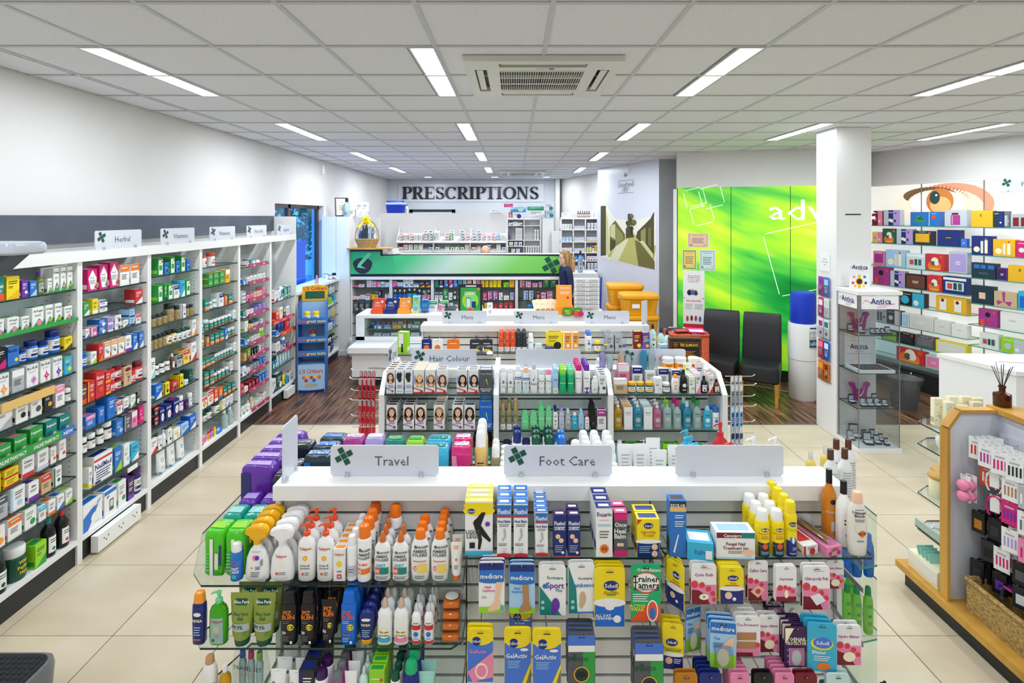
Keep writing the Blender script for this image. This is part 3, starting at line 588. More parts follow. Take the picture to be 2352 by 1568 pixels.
# PRESCRIPTIONS sign -------------------------------------------------
def stroke(b, pts, th, y0, y1, col, m):
    """Calligraphic stroke: thick where it runs vertically, thin where it runs across."""
    n = len(pts); L = []; R = []
    for i, p in enumerate(pts):
        a = Vector(pts[max(i-1, 0)]); c = Vector(pts[min(i+1, n-1)]); d = (c-a).normalized(); w_ = th[0]+(th[1]-th[0])*abs(d.y)**1.4
        nn = Vector((-d.y, d.x))*w_/2; L.append(Vector(p)+nn); R.append(Vector(p)-nn)
    for i in range(n-1): b.prism([tuple(L[i]), tuple(L[i+1]), tuple(R[i+1]), tuple(R[i])], y0, y1, 'y', col, m)
def serif_letter(ch, h):
    b = MB(('fascia2',)); K = .21; T = .055; y0, y1 = -.035, 0
    def R(x0, z0, x1, z1): b.prism([(x0*h, z0*h), (x1*h, z0*h), (x1*h, z1*h), (x0*h, z1*h)], y0, y1, 'y')
    def stem(x, lo=0, hi=1): R(x, lo, x+K, hi); 
    def ser(x, z, w_=.36): R(x+K/2-w_/2, z, x+K/2+w_/2, z+T)
    def arc(cx, cz, rx, rz, a0, a1, th=(.05, .21)): stroke(b, [((cx+rx*math.cos(math.radians(a0+(a1-a0)*i/14)))*h, (cz+rz*math.sin(math.radians(a0+(a1-a0)*i/14)))*h) for i in range(15)], (th[0]*h, th[1]*h), y0, y1, 'k', None)
    W_ = .7
    if ch in 'PR':
        stem(.1); ser(.1, 0); ser(.1, 1-T); R(.3, 1-T, .45, 1); R(.3, .47, .45, .47+T); arc(.42, .735, .2, .24, 90, -90)
        if ch == 'R': b.prism([(.33*h, .48*h), (.52*h, .48*h), (.80*h, 0), (.58*h, 0)], y0, y1, 'y'); R(.56, 0, .86, T); W_ = .84
    elif ch == 'E': stem(.1); ser(.1, 0); ser(.1, 1-T); R(.2, 1-T, .68, 1); R(.64, .78, .68, 1); R(.2, 0, .7, T); R(.66, 0, .7, .24); R(.2, .48, .52, .53); R(.48, .38, .52, .63); W_ = .74
    elif ch == 'S': arc(.36, .74, .21, .235, 25, 250, (.05, .17)); arc(.36, .26, .22, .235, 70, -155, (.05, .17)); R(.53, .72, .58, .98); R(.1, .02, .15, .3); stroke(b, [(.2*h, .62*h), (.36*h, .5*h), (.54*h, .38*h)], (.17*h, .17*h), y0, y1, 'k', None); W_ = .66
    elif ch == 'C': arc(.48, .5, .34, .475, 40, 320); R(.72, .68, .77, .98); W_ = .86
    elif ch == 'O': arc(.48, .5, .36, .475, 0, 360); W_ = .95
    elif ch == 'I': stem(.1); ser(.1, 0, .4); ser(.1, 1-T, .4); W_ = .44
    elif ch == 'T': stem(.27); ser(.27, 0, .4); R(.02, 1-T, .74, 1); R(.02, .76, .06, 1); R(.7, .76, .74, 1); W_ = .76
    elif ch == 'N': R(.12, 0, .18, 1); R(.68, 0, .74, 1); b.prism([(.08*h, h), (.32*h, h), (.74*h, 0), (.62*h, 0)], y0, y1, 'y'); R(.02, 0, .28, T); R(.02, 1-T, .24, 1); R(.6, 1-T, .84, 1); W_ = .88
    return b, W_*h
M['fascia2'] = mat('black_blue_letter', lin('18202c'), .3, bump=.02)
ps = thing('prescriptions_sign', 'long wall sign reading PRESCRIPTIONS in black serif capitals', 'sign', (-2.86, 13.6, 2.70))
box_obj('sign_board', -.05, -.02, -.05, 3.6, -.004, .40, 'signw', ps); xx = .05; hh = .30
tw = sum(serif_letter(c_, hh)[1] for c_ in 'PRESCRIPTIONS'); sx = 3.42/tw; 
for c_ in 'PRESCRIPTIONS':
    bb, w_ = serif_letter(c_, hh); bb.v = [(x*sx, y, z) for x, y, z in bb.v]; o = bb.obj('letter', ps, (xx, -.02, .025)); xx += w_*sx
# left wall cable trunking
tag(box_obj('wall_sensor', XW, 8.85, 2.98, XW+.05, 8.91, 3.12, 'white'), 'small white sensor box high on left wall above window', 'sensor')
tag(box_obj('smoke_box', 1.98, 9.53, 3.05, 2.08, 9.60, 3.15, 'white'), 'small white alarm box at top of photo partition', 'sensor')
# ================================================================ AISLE SIGNS
def cross_emblem(h, sf=lambda x, z: -.0012):
    b = MB(('pack',)); s_ = h*.27; a = math.radians(28)
    for gx_, gz in ((0, 0), (1, 0), (-1, 0), (0, 1), (0, -1)):
        cx_, cz_ = gx_*s_*1.12, gz*s_*1.12; pts = []
        for ux, uz in ((-.5, -.5), (.5, -.5), (.5, .5), (-.5, .5)): x, z = cx_+ux*s_, cz_+uz*s_; pts.append((x*math.cos(a)-z*math.sin(a), x*math.sin(a)+z*math.cos(a)))
        b.poly(pts, C['G'], sf)
    return b
def aisle_sign(X, Y, z, text, label, rz=0, W_=.46, H_=.13, emblem=True):
    t = thing('aisle_sign', label, 'sign', (X, Y, z), rz, 'white aisle signs')
    b = MB(('signw',)); b.prism([(-W_/2+.01, 0), (W_/2-.01, 0), (W_/2, .01), (W_/2, H_-.01), (W_/2-.01, H_), (-W_/2+.01, H_), (-W_/2, H_-.01), (-W_/2, .01)], -.0025, .0025, 'y'); b.obj('sign_panel', t)
    if emblem: e = cross_emblem(H_*.68); e.obj('cross_emblem', t, (-W_*.375, -.0027, H_*.65))
    if text:
        b = MB(('pack',)); b.text(text, .03 if len(text) < 9 else .04, H_*.5, H_*.32, C['S'], lambda x, z: -.0034, maxw=W_*.62); b.obj('lettering', t)
    c = MB(('clear',)); c.box(-.01, -.012, -.004, .01, .012, .018); c.cbox(0, -.013, .004, .007, .003, .008, 's', 'metal'); cm = c.mesh('clip')
    mk('clip', cm, t, (-W_*.34, 0, 0)); mk('clip', cm, t, (W_*.34, 0, 0))
    return t
# ================================================================ GLASS SHELVES
def glass_shelf(parent, pts, z, th=.008, edge='glassedge', name='glass_shelf'):
    b = MB(('glass',)); n = len(pts); b.add([(x, y, z-th) for x, y in pts]+[(x, y, z) for x, y in pts], [tuple(reversed(range(n))), tuple(range(n, 2*n))])
    b.add([(x, y, z-th) for x, y in pts]+[(x, y, z) for x, y in pts], [(i, (i+1) % n, n+(i+1) % n, n+i) for i in range(n)], 'W', edge)
    return b.obj(name, parent)
def rail_strip(parent, x0, y, z, w_, col, txt=None, h=.032):
    b = MB(('pack',)); b.box(x0, y-.003, z-.006, x0+w_, y, z+h-.006, col); return b
# ================================================================ LEFT WALL SHELVING
XF = -2.86
BY = [2.87, 3.57, 4.25, 4.95, 5.64, 6.37, 7.12]
BN = ['first bay', 'herbal bay', 'first vitamins bay', 'second vitamins bay', 'first aid bay', 'sports bay']
SHZ = [[1.81, 1.616, 1.429, 1.27, 1.083, .896, .743, .587, .431], [1.776, 1.618, 1.466, 1.277, 1.028, .846, .689, .438], [1.805, 1.589, 1.40, 1.216, .995, .811, .59, .39],
       [1.81, 1.622, 1.402, 1.214, 1.062, .878, .69, .502, .376], [1.744, 1.555, 1.366, 1.204, 1.048, .896, .74, .585, .39], [1.255, 1.004, .828, .614, .447]]
BASEZ = .165
def bay_unit(name, label, y0, y1, zt, shelves, depth=.28, xf=XF, plinth=.13, group=None, base=BASEZ, back=True):
    t = thing(name, label, 'shelving', (xf, (y0+y1)/2, 0), math.pi/2, group); L = y1-y0; h = L/2
    for s_ in (-1, 1):
        b = MB(('white',)); x0 = -h if s_ < 0 else h-.02; b.box(x0, 0, 0, x0+.02, depth, zt); b.obj('side_panel', t)
    if back: box_obj('back_panel', -h+.02, depth-.012, base, h-.02, depth, zt, 'back', t)
    box_obj('base_board', -h+.02, 0, base-.03, h-.02, depth-.012, base, 'white', t)
    box_obj('plinth', -h+.02, .015, 0, h-.02, .04, base-.03, 'plinth', t)
    for z in shelves: glass_shelf(t, [(-h+.021, .008), (h-.021, .008), (h-.021, depth-.014), (-h+.021, depth-.014)], z, .009)
    d = MB(('dark',))
    for z in [base+.06+.035*k for k in range(int((zt-base-.1)/.035))]:
        for yy in (.05, .2): d.box(-h+.0201, yy, z, -h+.021, yy+.006, z+.006); d.box(h-.021, yy, z, h-.0201, yy+.006, z+.006)
    d.obj('peg_holes', t, kind='stuff'); return t
BAYS = []
lb0 = ['white shelving bay at far left, nearest the viewer', 'white shelving bay under the Herbal sign', 'white shelving bay under nearer Vitamins sign', 'white shelving bay under farther Vitamins sign', 'white shelving bay under the First Aid sign', 'white shelving bay under the Sports sign, at far end']
for i in range(6): BAYS.append(bay_unit('shelving_bay', lb0[i], BY[i]+.0005, BY[i+1]-.0005, 1.985, SHZ[i], group='left wall shelving bays'))
b = MB(('plinth',)); box_obj('side_panel', .34, .0, 0, .36, .28, 2.285, 'white', BAYS[5])
tag(box_obj('top_rail', XF-.02, 1.4, 1.986, XF+.012, 7.082, 2.056, 'white'), 'long white top rail running along the left wall shelving', 'rail')
tag(box_obj('slate_fascia_board', XW+.002, 1.4, 2.10, XW+.03, 7.10, 2.293, 'fascia'), 'long dark slate board on left wall above the shelves', 'panel')
lt = thing('shelf_top_light', 'grey strip light housing behind the top rail of left shelving', 'light', (XW+.12, 4.5, 2.0)); box_obj('housing', -.05, -2.9, 0, .05, 2.5, .04, 'steel', lt); box_obj('cover', -.06, -2.9, .04, .06, 2.5, .048, 'white', lt)
for px, tx, l_ in ((276, 'Herbal', 'white sign reading Herbal on left shelving rail'), (411, 'Vitamins', 'white sign reading Vitamins, the nearer of the two'), (513, 'Vitamins', 'white sign reading Vitamins, the farther of the two'), (591, 'First Aid', 'white sign reading First Aid on left shelving rail'), (656, 'Sports', 'white sign reading Sports at far end of left shelving')):
    D = 2.85*F/(CX-px); aisle_sign(XF+.004, D, 2.057, tx, l_, math.pi/2)
sk = thing('socket_box', 'white double socket box on the plinth below the Herbal bay', 'socket', (XF+.001, 3.66, .015)); box_obj('box', 0, 0, 0, .05, .42, .11, 'white', sk)
b = MB(('dark',))
for k in range(3):
    for a, c in ((0, 0), (.02, .02), (.02, -.02)): b.box(.05, .07+.14*k+c, .045+a, .0515, .078+.14*k+c, .053+a)
b.obj('socket_holes', sk)
tag(box_obj('switch_box', XF+.001, 6.72, .03, XF+.05, 6.95, .13, 'white'), 'white box on the plinth below the Sports bay', 'socket')
# green leaflet banner + price strips on the shelf edges
def strip(bay, z, x0, x1, col, txt=None, h=.035, label=None, name='price_strip'):
    b = MB(('pack',)); b.box(x0, -.006, z-.012, x1, .002, z-.012+h, col)
    if txt:
        n = max(1, int((x1-x0)/.16))
        for k in range(n): b.text(txt, x0+(k+.5)*(x1-x0)/n, z-.012+h/2, h*.45, 'W', lambda x, z_: -.0066, maxw=(x1-x0)/n*.8, bold=True)
    o = b.obj(name, bay); return o
strip(BAYS[0], 1.616, -.33, .33, 'g', h=.022); strip(BAYS[0], .896, -.25, .2, C['g'], 'ONLINE_PHARMACY'.replace('_', ' '), .05)
strip(BAYS[0], .896, .2, .3, 'b', 'NEW', .05); strip(BAYS[0], 1.20, -.2, .15, 'H', h=.05); strip(BAYS[1], .4, .1, .2, 'W', h=.03)
for z in SHZ[4]: strip(BAYS[4], z, -.16, .29, lin('b04468'), 'offer', .04)
strip(BAYS[4], BASEZ, -.1, .32, lin('b04468'), 'offer', .04)
strip(BAYS[5], 1.004, -.33, .3, C['j'], 'great value', .04); strip(BAYS[5], .828, -.1, .33, C['f'], 'sport', .045); strip(BAYS[5], .614, -.05, .33, lin('b04468'), 'offer', .04)
# ---- products
ART.update({
 'relax': 'r 0 0 1 .3 f;b .5 .62 .16 W Relax;l .2 .92 .6 1 W .05;l .2 .45 .8 2 W .06',
 'flo': 'p W .5 .98 .05 .6 .3 .08 .95 .08 .95 .6;b .45 .62 .05 d Floradix;l .2 .5 .8 4 x .05;p g .7 .1 .95 .1 .95 .5;d .8 .18 .12 m;d .9 .35 .08 y',
 'bk1': 'b .5 .86 .12 G Bio-Kult;l .15 .72 .8 2 s .05;d .6 .3 .22 L;d .6 .3 .1 b;p P .6 .55 .55 .35 .65 .35;p P .35 .3 .55 .36 .55 .24;p P .85 .3 .65 .36 .65 .24;p P .6 .05 .55 .25 .65 .25',
 'bk2': 'b .5 .86 .12 G Bio-Kult;l .15 .72 .8 2 s .05;d .6 .3 .2 m;d .6 .3 .09 W;p m .6 .58 .52 .35 .68 .35;p m .3 .3 .55 .38 .55 .22;p m .9 .3 .65 .38 .65 .22;p m .6 .02 .52 .25 .68 .25',
 'bk3': 'b .5 .86 .12 G Bio-Kult;l .15 .72 .8 2 s .05;d .6 .3 .2 p;d .6 .3 .09 W;p p .6 .58 .52 .35 .68 .35;p p .3 .3 .55 .38 .55 .22;p p .9 .3 .65 .38 .65 .22;p p .6 .02 .52 .25 .68 .25',
 'bk4': 'b .5 .86 .12 G Bio-Kult;l .15 .72 .8 2 s .05;d .6 .3 .2 O;d .6 .3 .09 W;p O .6 .58 .52 .35 .68 .35;p O .3 .3 .55 .38 .55 .22;p O .9 .3 .65 .38 .65 .22;p O .6 .02 .52 .25 .68 .25',
 'vog': 'b .5 .84 .12 G A.Vogel;l .2 .65 .8 2 x .06;p g 0 0 1 0 1 .2 .6 .45;d .62 .22 .22 P;r 0 0 1 .06 g', 'vog2': 'b .5 .84 .12 G A.Vogel;l .2 .65 .8 2 x .06;p g 0 0 1 0 1 .2 .6 .45;d .62 .22 .2 y;d .62 .22 .09 J;r 0 0 1 .06 g',
 'preg': 'r 0 .6 1 1 g;b .5 .8 .14 W Pregnacare;d .8 .28 .16 i;l .1 .5 .55 3 G .09;r .7 .03 .95 .12 J', 'preg2': 'r 0 .6 1 1 t;b .5 .8 .14 W Pregnacare;d .8 .28 .16 i;l .1 .5 .55 3 B .09',
 'psy': 'r 0 .1 1 .95 G;b .6 .78 .13 y Whole;b .6 .55 .13 y Psyllium;b .6 .33 .13 y Husks', 'omron': 'p b 0 0 0 .55 .95 .98 .25 0;b .72 .82 .12 W OMRON;e .65 .35 .25 .2 W;l .6 .15 .9 1 s .05', 'mon': 'r 0 .85 1 1 b;b .3 .75 .1 b BP;r .4 .15 .75 .6 S;r .45 .3 .7 .55 w',
 'neil': 'r 0 .82 1 .9 r;b .5 .62 .2 B NeilMed;l .1 .45 .9 4 B .09;r .05 .02 .35 .1 B', 'mnq': 'b .4 .82 .2 B Manuka;l .1 .5 .7 3 b .1;d .75 .28 .16 y', 'seven': 'e .5 .86 .4 .1 R;l .2 .66 .7 2 d .05;b .6 .35 .3 S 7', 'sen': 'd .68 .45 .2 m;l .15 .8 .8 2 d .09;r 0 0 1 .12 g',
 'kid': 'r 0 .75 1 1 O;b .5 .88 .1 W Seven_Seas;d .6 .4 .16 n;l .1 .6 .6 3 x .06;r 0 0 1 .1 f', 'berl': 'r 0 .7 1 1 r;b .5 .84 .12 W Berocca;d .5 .4 .3 f;d .5 .4 .16 y', 'grn': 'b .5 .5 .2 W Bassetts;l .15 .8 .7 1 W .09;d .8 .75 .12 f',
 'tabs': 'p W .1 .05 .9 .05 .9 .9 .1 .9;d .75 .8 .16 f;r .2 .3 .8 .6 g;l .25 .75 .6 2 d .05', 'cent': 'e .6 .4 .3 .25 W;b .5 .84 .12 W Centrum;l .45 .45 .8 3 o .06', 'q': 'd .5 .6 .2 c;d .5 .6 .12 W;l .25 .35 .75 3 s .05;r 0 .06 1 .12 t',
 'solg': 'r .1 .2 .9 .8 h;b .5 .68 .1 d SOLGAR;l .2 .55 .8 4 J .07', 'vit': 'r 0 .12 1 .3 o;b .5 .6 .16 W Wellman;l .2 .8 .7 1 W .06', 'vtt': 'r 0 0 1 .35 o;b .5 .66 .15 W Vitabiotics;d .8 .2 .12 W;l .15 .3 .6 2 W .08'})
rows = [
 (0, ['b:Go:7:13:relax b:to:7:14:relax b:yA:8:13 b:pW:4:10 b:bu:4.5:9 c:ep:5:14 b:Wg:3:9:vog b:W:4:15:vog*2 b:WA:4:15:vog2',
      'b:Wg:6:8:vog b:Wg:7:9:vog*2 b:Wg:5:8:vog b:Wg:8:12:vog b:Wg:5:12:vog2*2 b:WG:6:9:vog', 'b:WP:8:12 b:km:7:12 b:bW:7:11:mnq j:UB:5:8 j:UB:7:11 j:UB:6:9 j:UB:8:14 b:yn:6:8',
      'b:Ww:8:12:bk4 b:Ws:8:13:bk4 b:sW:8:13 b:W:8:13:bk1 b:W:7:13:bk2 b:W:7:13:bk3 b:cy:6:11', 'b:W:9:13 b:Ws:9:14 b:Wk:8:13:Colon b:WS:8:14 b:dA:6:14 b:WP:7:13 j:GW:4:9',
      'b:gW:7:9:preg b:gP:8:10:preg b:gP:8:11:preg b:gW:9:12:preg b:tW:8:12:preg2 b:tW:8:12:preg2', 'b:yr:8:5^2 b:yr:9:5^2 b:Wr:8:12:Osteo b:Wz:8:12 b:Wf:4:10 b:Wf:5:12',
      'b:sS:9:12 b:Wu:9:13 b:WpP:7:11:Slim b:Nr:7:11 b:WG:6:12', 'b:Wq:5:9 b:WO:9:12 b:Wo:9:12 b:Wg:8:12 b:Wc:5:9 b:Wo:5:9 b:Wb:5:9 b:Wl:5:9', 'b:yo:8:13 o:kG:9:24 j:GW:12:19:psy b:lg:8:14 o:kt:8:25 o:kr:8:25']),
 (1, ['b:mW:8:15:flo b:mW:8:17:flo b:mW:8:18:flo b:Wo:9:15 b:Wo:9:15', 'b:gW:5:9 b:yW:5:10 b:W:7:4^2 _24 b:rW:8:11', 'b:Wb:3:6 b:PW:5:6 b:bW:6:5^2 b:LW:5:5^2 b:WS:6:5^2 b:WS:5:5 b:uB:5:6^2 b:Wr:5:7', 'j:bU:6:9 b:Wl:5:8 b:ro:4:12 b:Wo:5:12:kid*3 b:Wp:6:12 b:bW:5:12*2',
      'b:nf:5:13:Ginseng b:rO:6:14 b:rf:8:18:Ginseng b:rO:5:8^2 j:jr:5:8^2 j:jR:6:8^2 b:NR:8:14:seven j:jr:5:9 j:jR:7:14', 'b:bP:9:9 b:bU:6:11 b:bU:8:15 b:Wr:5:9 b:WB:5:9 b:Wg:5:9 o:dk:4:9', 'j:kW:6:11*2 j:kW:5:11 j:kW:7:14 b:bu:7:12 b:Ss:6:12 b:PW:6:12 b:mP:5:13',
      'b:Wy:3:14 b:WB:17:19:neil b:bl:7:17 b:Wq:6:16 b:cW:8:13', 'b:Wb:18:18:omron b:Wb:12:18:mon b:Wg:8:18 b:Mp:7:16 j:BM:9:19']),
 (2, ['b:gl:6:14:tabs b:bB:5:10 b:gl:6:14:tabs b:bB:5:10 b:gl:6:14:tabs b:bB:5:10', 'b:gl:6:14:tabs b:g:3:14 b:gl:6:13:tabs b:W:7:11 b:cW:6:14 b:gl:6:14:tabs', 'j:Xd:5:9:solg*3 j:Xd:8:15:solg j:Xd:5:12:solg b:W:5:12 j:Xd:4:10:solg*2', 'j:Xd:4:11:solg*4 j:Ak:6:11 j:Yk:5:11 j:WG:5:9*3 b:WO:6:14',
      'b:Wq:5:16 j:kW:5:8*3 o:nW:4:13 b:sk:7:10 b:Yr:9:12 b:Wr:8:16', 'b:UW:9:12 b:yk:7:10 b:rn:9:8 b:yk:6:11 b:Wu:5:4 b:Gb:5:11', 'b:kr:5:8^2 b:Bf:6:13:cent b:BU:7:13:cent b:BV:8:14:cent j:pW:6:14 b:Mp:4:8 j:sW:5:12', 'b:Wr:7:12 b:Wk:4:11 o:Wu:4:14 b:Wk:5:12 b:WY:9:9 b:uU:10:9 b:UW:9:12', 't:Wz:11:19:q t:Wz:11:20:q t:Wz:11:20:q']),
 (3, ['a:Wf:6:11 _3 j:Wf:8:13 _30', 'b:gO:7:6:grn^2 b:gO:9:6:grn^2 b:gW:8:6:grn^2 b:AW:8:13', 'b:to:7:11:vtt j:tW:5:7 j:tW:6:8 b:W:8:13 b:ot:5:9 b:to:8:10:vtt', 'j:tW:5:7:vit j:tW:7:10:vit j:tW:5:8:vit*6 b:Wt:5:11', 'j:tW:6:8:vit^2 b:ot:5:9 b:to:7:10:vtt*3 b:bW:5:11 j:tW:6:9:vit*2', 'b:to:7:8:vtt*3 j:tW:5:7:vit*6 b:Wt:5:11',
      'b:to:7:7:vtt^2 b:to:7:7:vtt^2 j:tW:5:8:vit*4 b:WB:5:12', 'b:WO:8:10:berl b:Wf:9:13:berl b:fW:6:13 b:ob:6:10 b:to:6:9:vtt*3', 'j:WG:5:7 j:WG:6:8 _3 j:WG:8:10 b:Wy:6:10 b:Wv:5:10 b:WL:5:10', 'b:PW:9:7 a:Om:3:9 a:Lm:3:9 a:yA:3:9 p:bu:12:4 c:TW:8:18 c:TW:8:18']),
 (4, ['b:Wr:5:6 b:tW:5:7 p:ub:9:5 p:Wj:8:5', 'b:bW:7:6 b:Wt:6:7 b:WS:6:8*3 b:Wg:5:8*2', 'b:W:7:4^3 b:Pn:6:7*2 b:iP:5:8*3 b:Px:6:11', 'b:tW:5:8 b:Wr:7:7*2 b:Lp:7:7 b:Lp:7:9*2', 'b:Wl:7:11 b:Y:8:6 j:bS:7:9 j:bS:7:9 b:Wg:5:7', 'b:bW:6:8 j:Wg:6:8 b:Wg:5:7*3 a:lW:3:12*2', 'b:hO:5:8 b:eg:7:11 b:kW:4:9 b:kD:4:9*2 b:Ww:4:9 b:Pw:5:9', 'b:Wb:7:10 b:Ww:7:6 b:sS:5:7*3 b:bW:5:9*2',
      'b:jR:7:6^2 b:WR:7:7 b:Rj:6:9*3 b:bW:5:10*3', 'b:Wg:6:10*2 o:Ww:5:12 o:Ng:6:17 b:Ww:7:6*2 b:Wr:8:9']),
 (5, ['b:Wr:8:11 b:Wb:8:13 a:tW:6:16 b:tW:8:13 b:tW:8:14', 'b:rO:9:12 b:WO:8:16 b:kA:7:13 b:Wb:9:14', 'b:bW:9:7 a:BU:6:14 a:BU:6:14 b:rj:14:15', 'b:WS:11:14 b:Nu:7:8 a:bW:8:16 b:rW:6:7', 'o:tk:5:13 o:bk:5:13 t:Tu:6:18*5', 'b:W:10:17 b:GW:16:20 i:yk:9:14 b:cB:7:9 b:Wr:9:12'])]
zn = ['top shelf', 'second shelf', 'third shelf', 'fourth shelf', 'fifth shelf', 'sixth shelf', 'seventh shelf', 'eighth shelf', 'ninth shelf', 'tenth shelf']
noun = ['supplement', 'herbal', 'vitamin', 'vitamin', 'first aid', 'sports care']; pnm = ['supplement_box', 'herbal_box', 'vitamin_box', 'multivitamin_box', 'first_aid_box', 'sports_care_box']
def run_bay(bi, specs, zs, y0, y1, bayname, nm, noun_, xf=XF, inset=.016):
    for k, sp in enumerate(specs):
        z = zs[k]; 
        for t in [sp]:
            row(t, xf, y0+.024, math.pi/2, z+.0005, y1-y0-.048, f'{zn[k] if k < len(specs)-1 else "bottom shelf"} of {bayname}', f'{noun_} on the {zn[k]} of {bayname}', inset=inset, depth=.085, name=nm, noun=noun_+' carton')
for bi, specs in rows: run_bay(bi, specs, SHZ[bi]+[BASEZ], BY[bi], BY[bi+1], BN[bi], pnm[bi], noun[bi])
# sports bay: hook rails with hanging supports
# ================================================================ GONDOLAS
def put(kind, cols, px, D, z, w, h, d, art, n, dy, label, group=None, rz=0, X=None, name=None):
    x = X if X is not None else x_at(px, D)
    for j in range(n):
        l = label if n == 1 else f'{label}, {ORD[j+1]} in file'
        place(kind, cols, w, h, d, art, x+random.uniform(-.001, .001), D+j*dy, z, rz+(random.uniform(-.05, .05) if n == 1 else 0), l, group, name)
def gondola(label, X0, X1, Y, ztop, bd, slat=True, seams=3, base=.42, side=None, slat_lo=.15):
    cx, hw = (X0+X1)/2, (X1-X0)/2; t = thing('gondola_shelving', label, 'shelving', (cx, Y, 0))
    b = MB(('white',)); b.box(-hw, -bd, ztop-.06, hw, bd, ztop); b.obj('top_board', t)
    box_obj('core', -hw+.02, -.022, .13, hw-.02, .022, ztop-.06, 'dark', t)
    b = MB(('white',)); w_ = (2*hw-.04)/seams; b.box(0, 0, 0, w_-.006, .014, .063); sm = b.mesh('slat'); k = 0; z = ztop-.06-.071
    while z > slat_lo:
        for i in range(seams):
            mk('slat', sm, t, (-hw+.02+w_*i+.003, -.037, z)); 
        z -= .0755
    b = MB(('white',)); b.box(-hw+.02, .023, .13, hw-.02, .037, ztop-.06); b.obj('back_slat_panel', t)
    box_obj('plinth', -hw+.02, -base+.03, 0, hw-.02, base-.03, .10, 'plinth', t); box_obj('base_deck', -hw, -base, .10, hw, base, .13, 'white', t)
    for s_ in (-1, 1): box_obj('end_post', s_*hw-(.02 if s_ > 0 else 0), -.06, .13, s_*hw+(.02 if s_ < 0 else 0), .06, ztop-.06, 'white', t)
    return t
GF = gondola('front white slatwall gondola with Travel and Foot Care signs', -.99, 1.36, 2.31, 1.18, .088)
GM = gondola('middle white gondola with hair dye and deodorants', -.885, 1.39, 3.85, 1.215, .06, base=.31)
GB = gondola('far white gondola under the three Mens signs', -.95, 1.37, 5.6, 1.18, .11)
def lp(t, pts): return [(x-t.location.x, y-t.location.y) for x, y in pts]
glass_shelf(GF, lp(GF, [(-1.26, 2.13), (-1.19, 2.06), (-.2, 2.06), (-.2, 2.27), (-1.01, 2.27), (-1.01, 2.92), (-1.38, 2.92), (-1.38, 2.4)]), .885, .008)
glass_shelf(GF, lp(GF, [(-1.225, 2.08), (-1.17, 2.018), (-.235, 2.018), (-.2, 2.05), (-.2, 2.27), (-1.1, 2.27)]), .68)
glass_shelf(GF, lp(GF, [(-1.2, 2.0), (-1.14, 1.96), (-.2, 1.96), (-.2, 2.27), (-1.1, 2.27)]), .50)
glass_shelf(GF, lp(GF, [(-.195, 2.06), (.565, 2.06), (.58, 2.08), (.565, 2.27), (-.195, 2.27)]), .99)
glass_shelf(GF, lp(GF, [(.60, 2.06), (1.36, 2.06), (1.37, 2.08), (1.36, 2.27), (.585, 2.27), (.575, 2.1)]), .99)
glass_shelf(GF, lp(GF, [(-.95, 2.36), (1.34, 2.36), (1.34, 2.85), (-.95, 2.85)]), .985)
for z in (.885, .589, .35): glass_shelf(GF, lp(GF, [(1.375, 2.16), (1.46, 2.18), (1.7, 2.54), (1.7, 2.92), (1.375, 2.92)]), z, edge='glassedge2')
b = MB(('steel',))
for x in (-.97, -.2, .57, 1.33):
    for z in (.49, .67, .877, .98): b.box(x-.185, -.24, z-.03, x-.181, -.03, z-.01)
b.obj('bracket', GF, kind='stuff')
for px, tx, l_ in ((883.5, 'Travel', 'white aisle sign reading Travel on the front gondola'), (1281.5, 'Foot Care', 'white aisle sign reading Foot Care on the front gondola'), (1675, None, 'blank white aisle sign at right of the front gondola')):
    aisle_sign(x_at(px, 2.31), 2.31, 1.181, tx, l_, emblem=bool(tx))
aisle_sign(-.955, 2.31, 1.181, None, 'blank upright white end sign on left end of front gondola', math.pi/2, .15, .235, False)
for px, tx, l_ in ((1020, 'Hair Colour', 'white aisle sign reading Hair Colour'), (1259, None, 'blank white aisle sign at middle of the middle gondola'), (1500, 'Skin Care', 'white aisle sign reading Skin Care behind wrapped gift bags')):
    aisle_sign(x_at(px, 3.84), 3.84, 1.216, tx, l_, emblem=bool(tx))
aisle_sign(-.86, 3.85, 1.216, 'Oral', 'upright white end sign on left end of middle gondola', math.pi/2, .28, .17)
for k, px in enumerate((1067, 1231, 1394)): aisle_sign(x_at(px, 5.6), 5.6, 1.181, 'Mens', f'white aisle sign reading Mens, {("leftmost", "middle", "rightmost")[k]} of the three')
aisle_sign(1.345, 5.6, 1.181, None, 'blank narrow white end sign on right end of far gondola', math.radians(50), .12, .235, False)
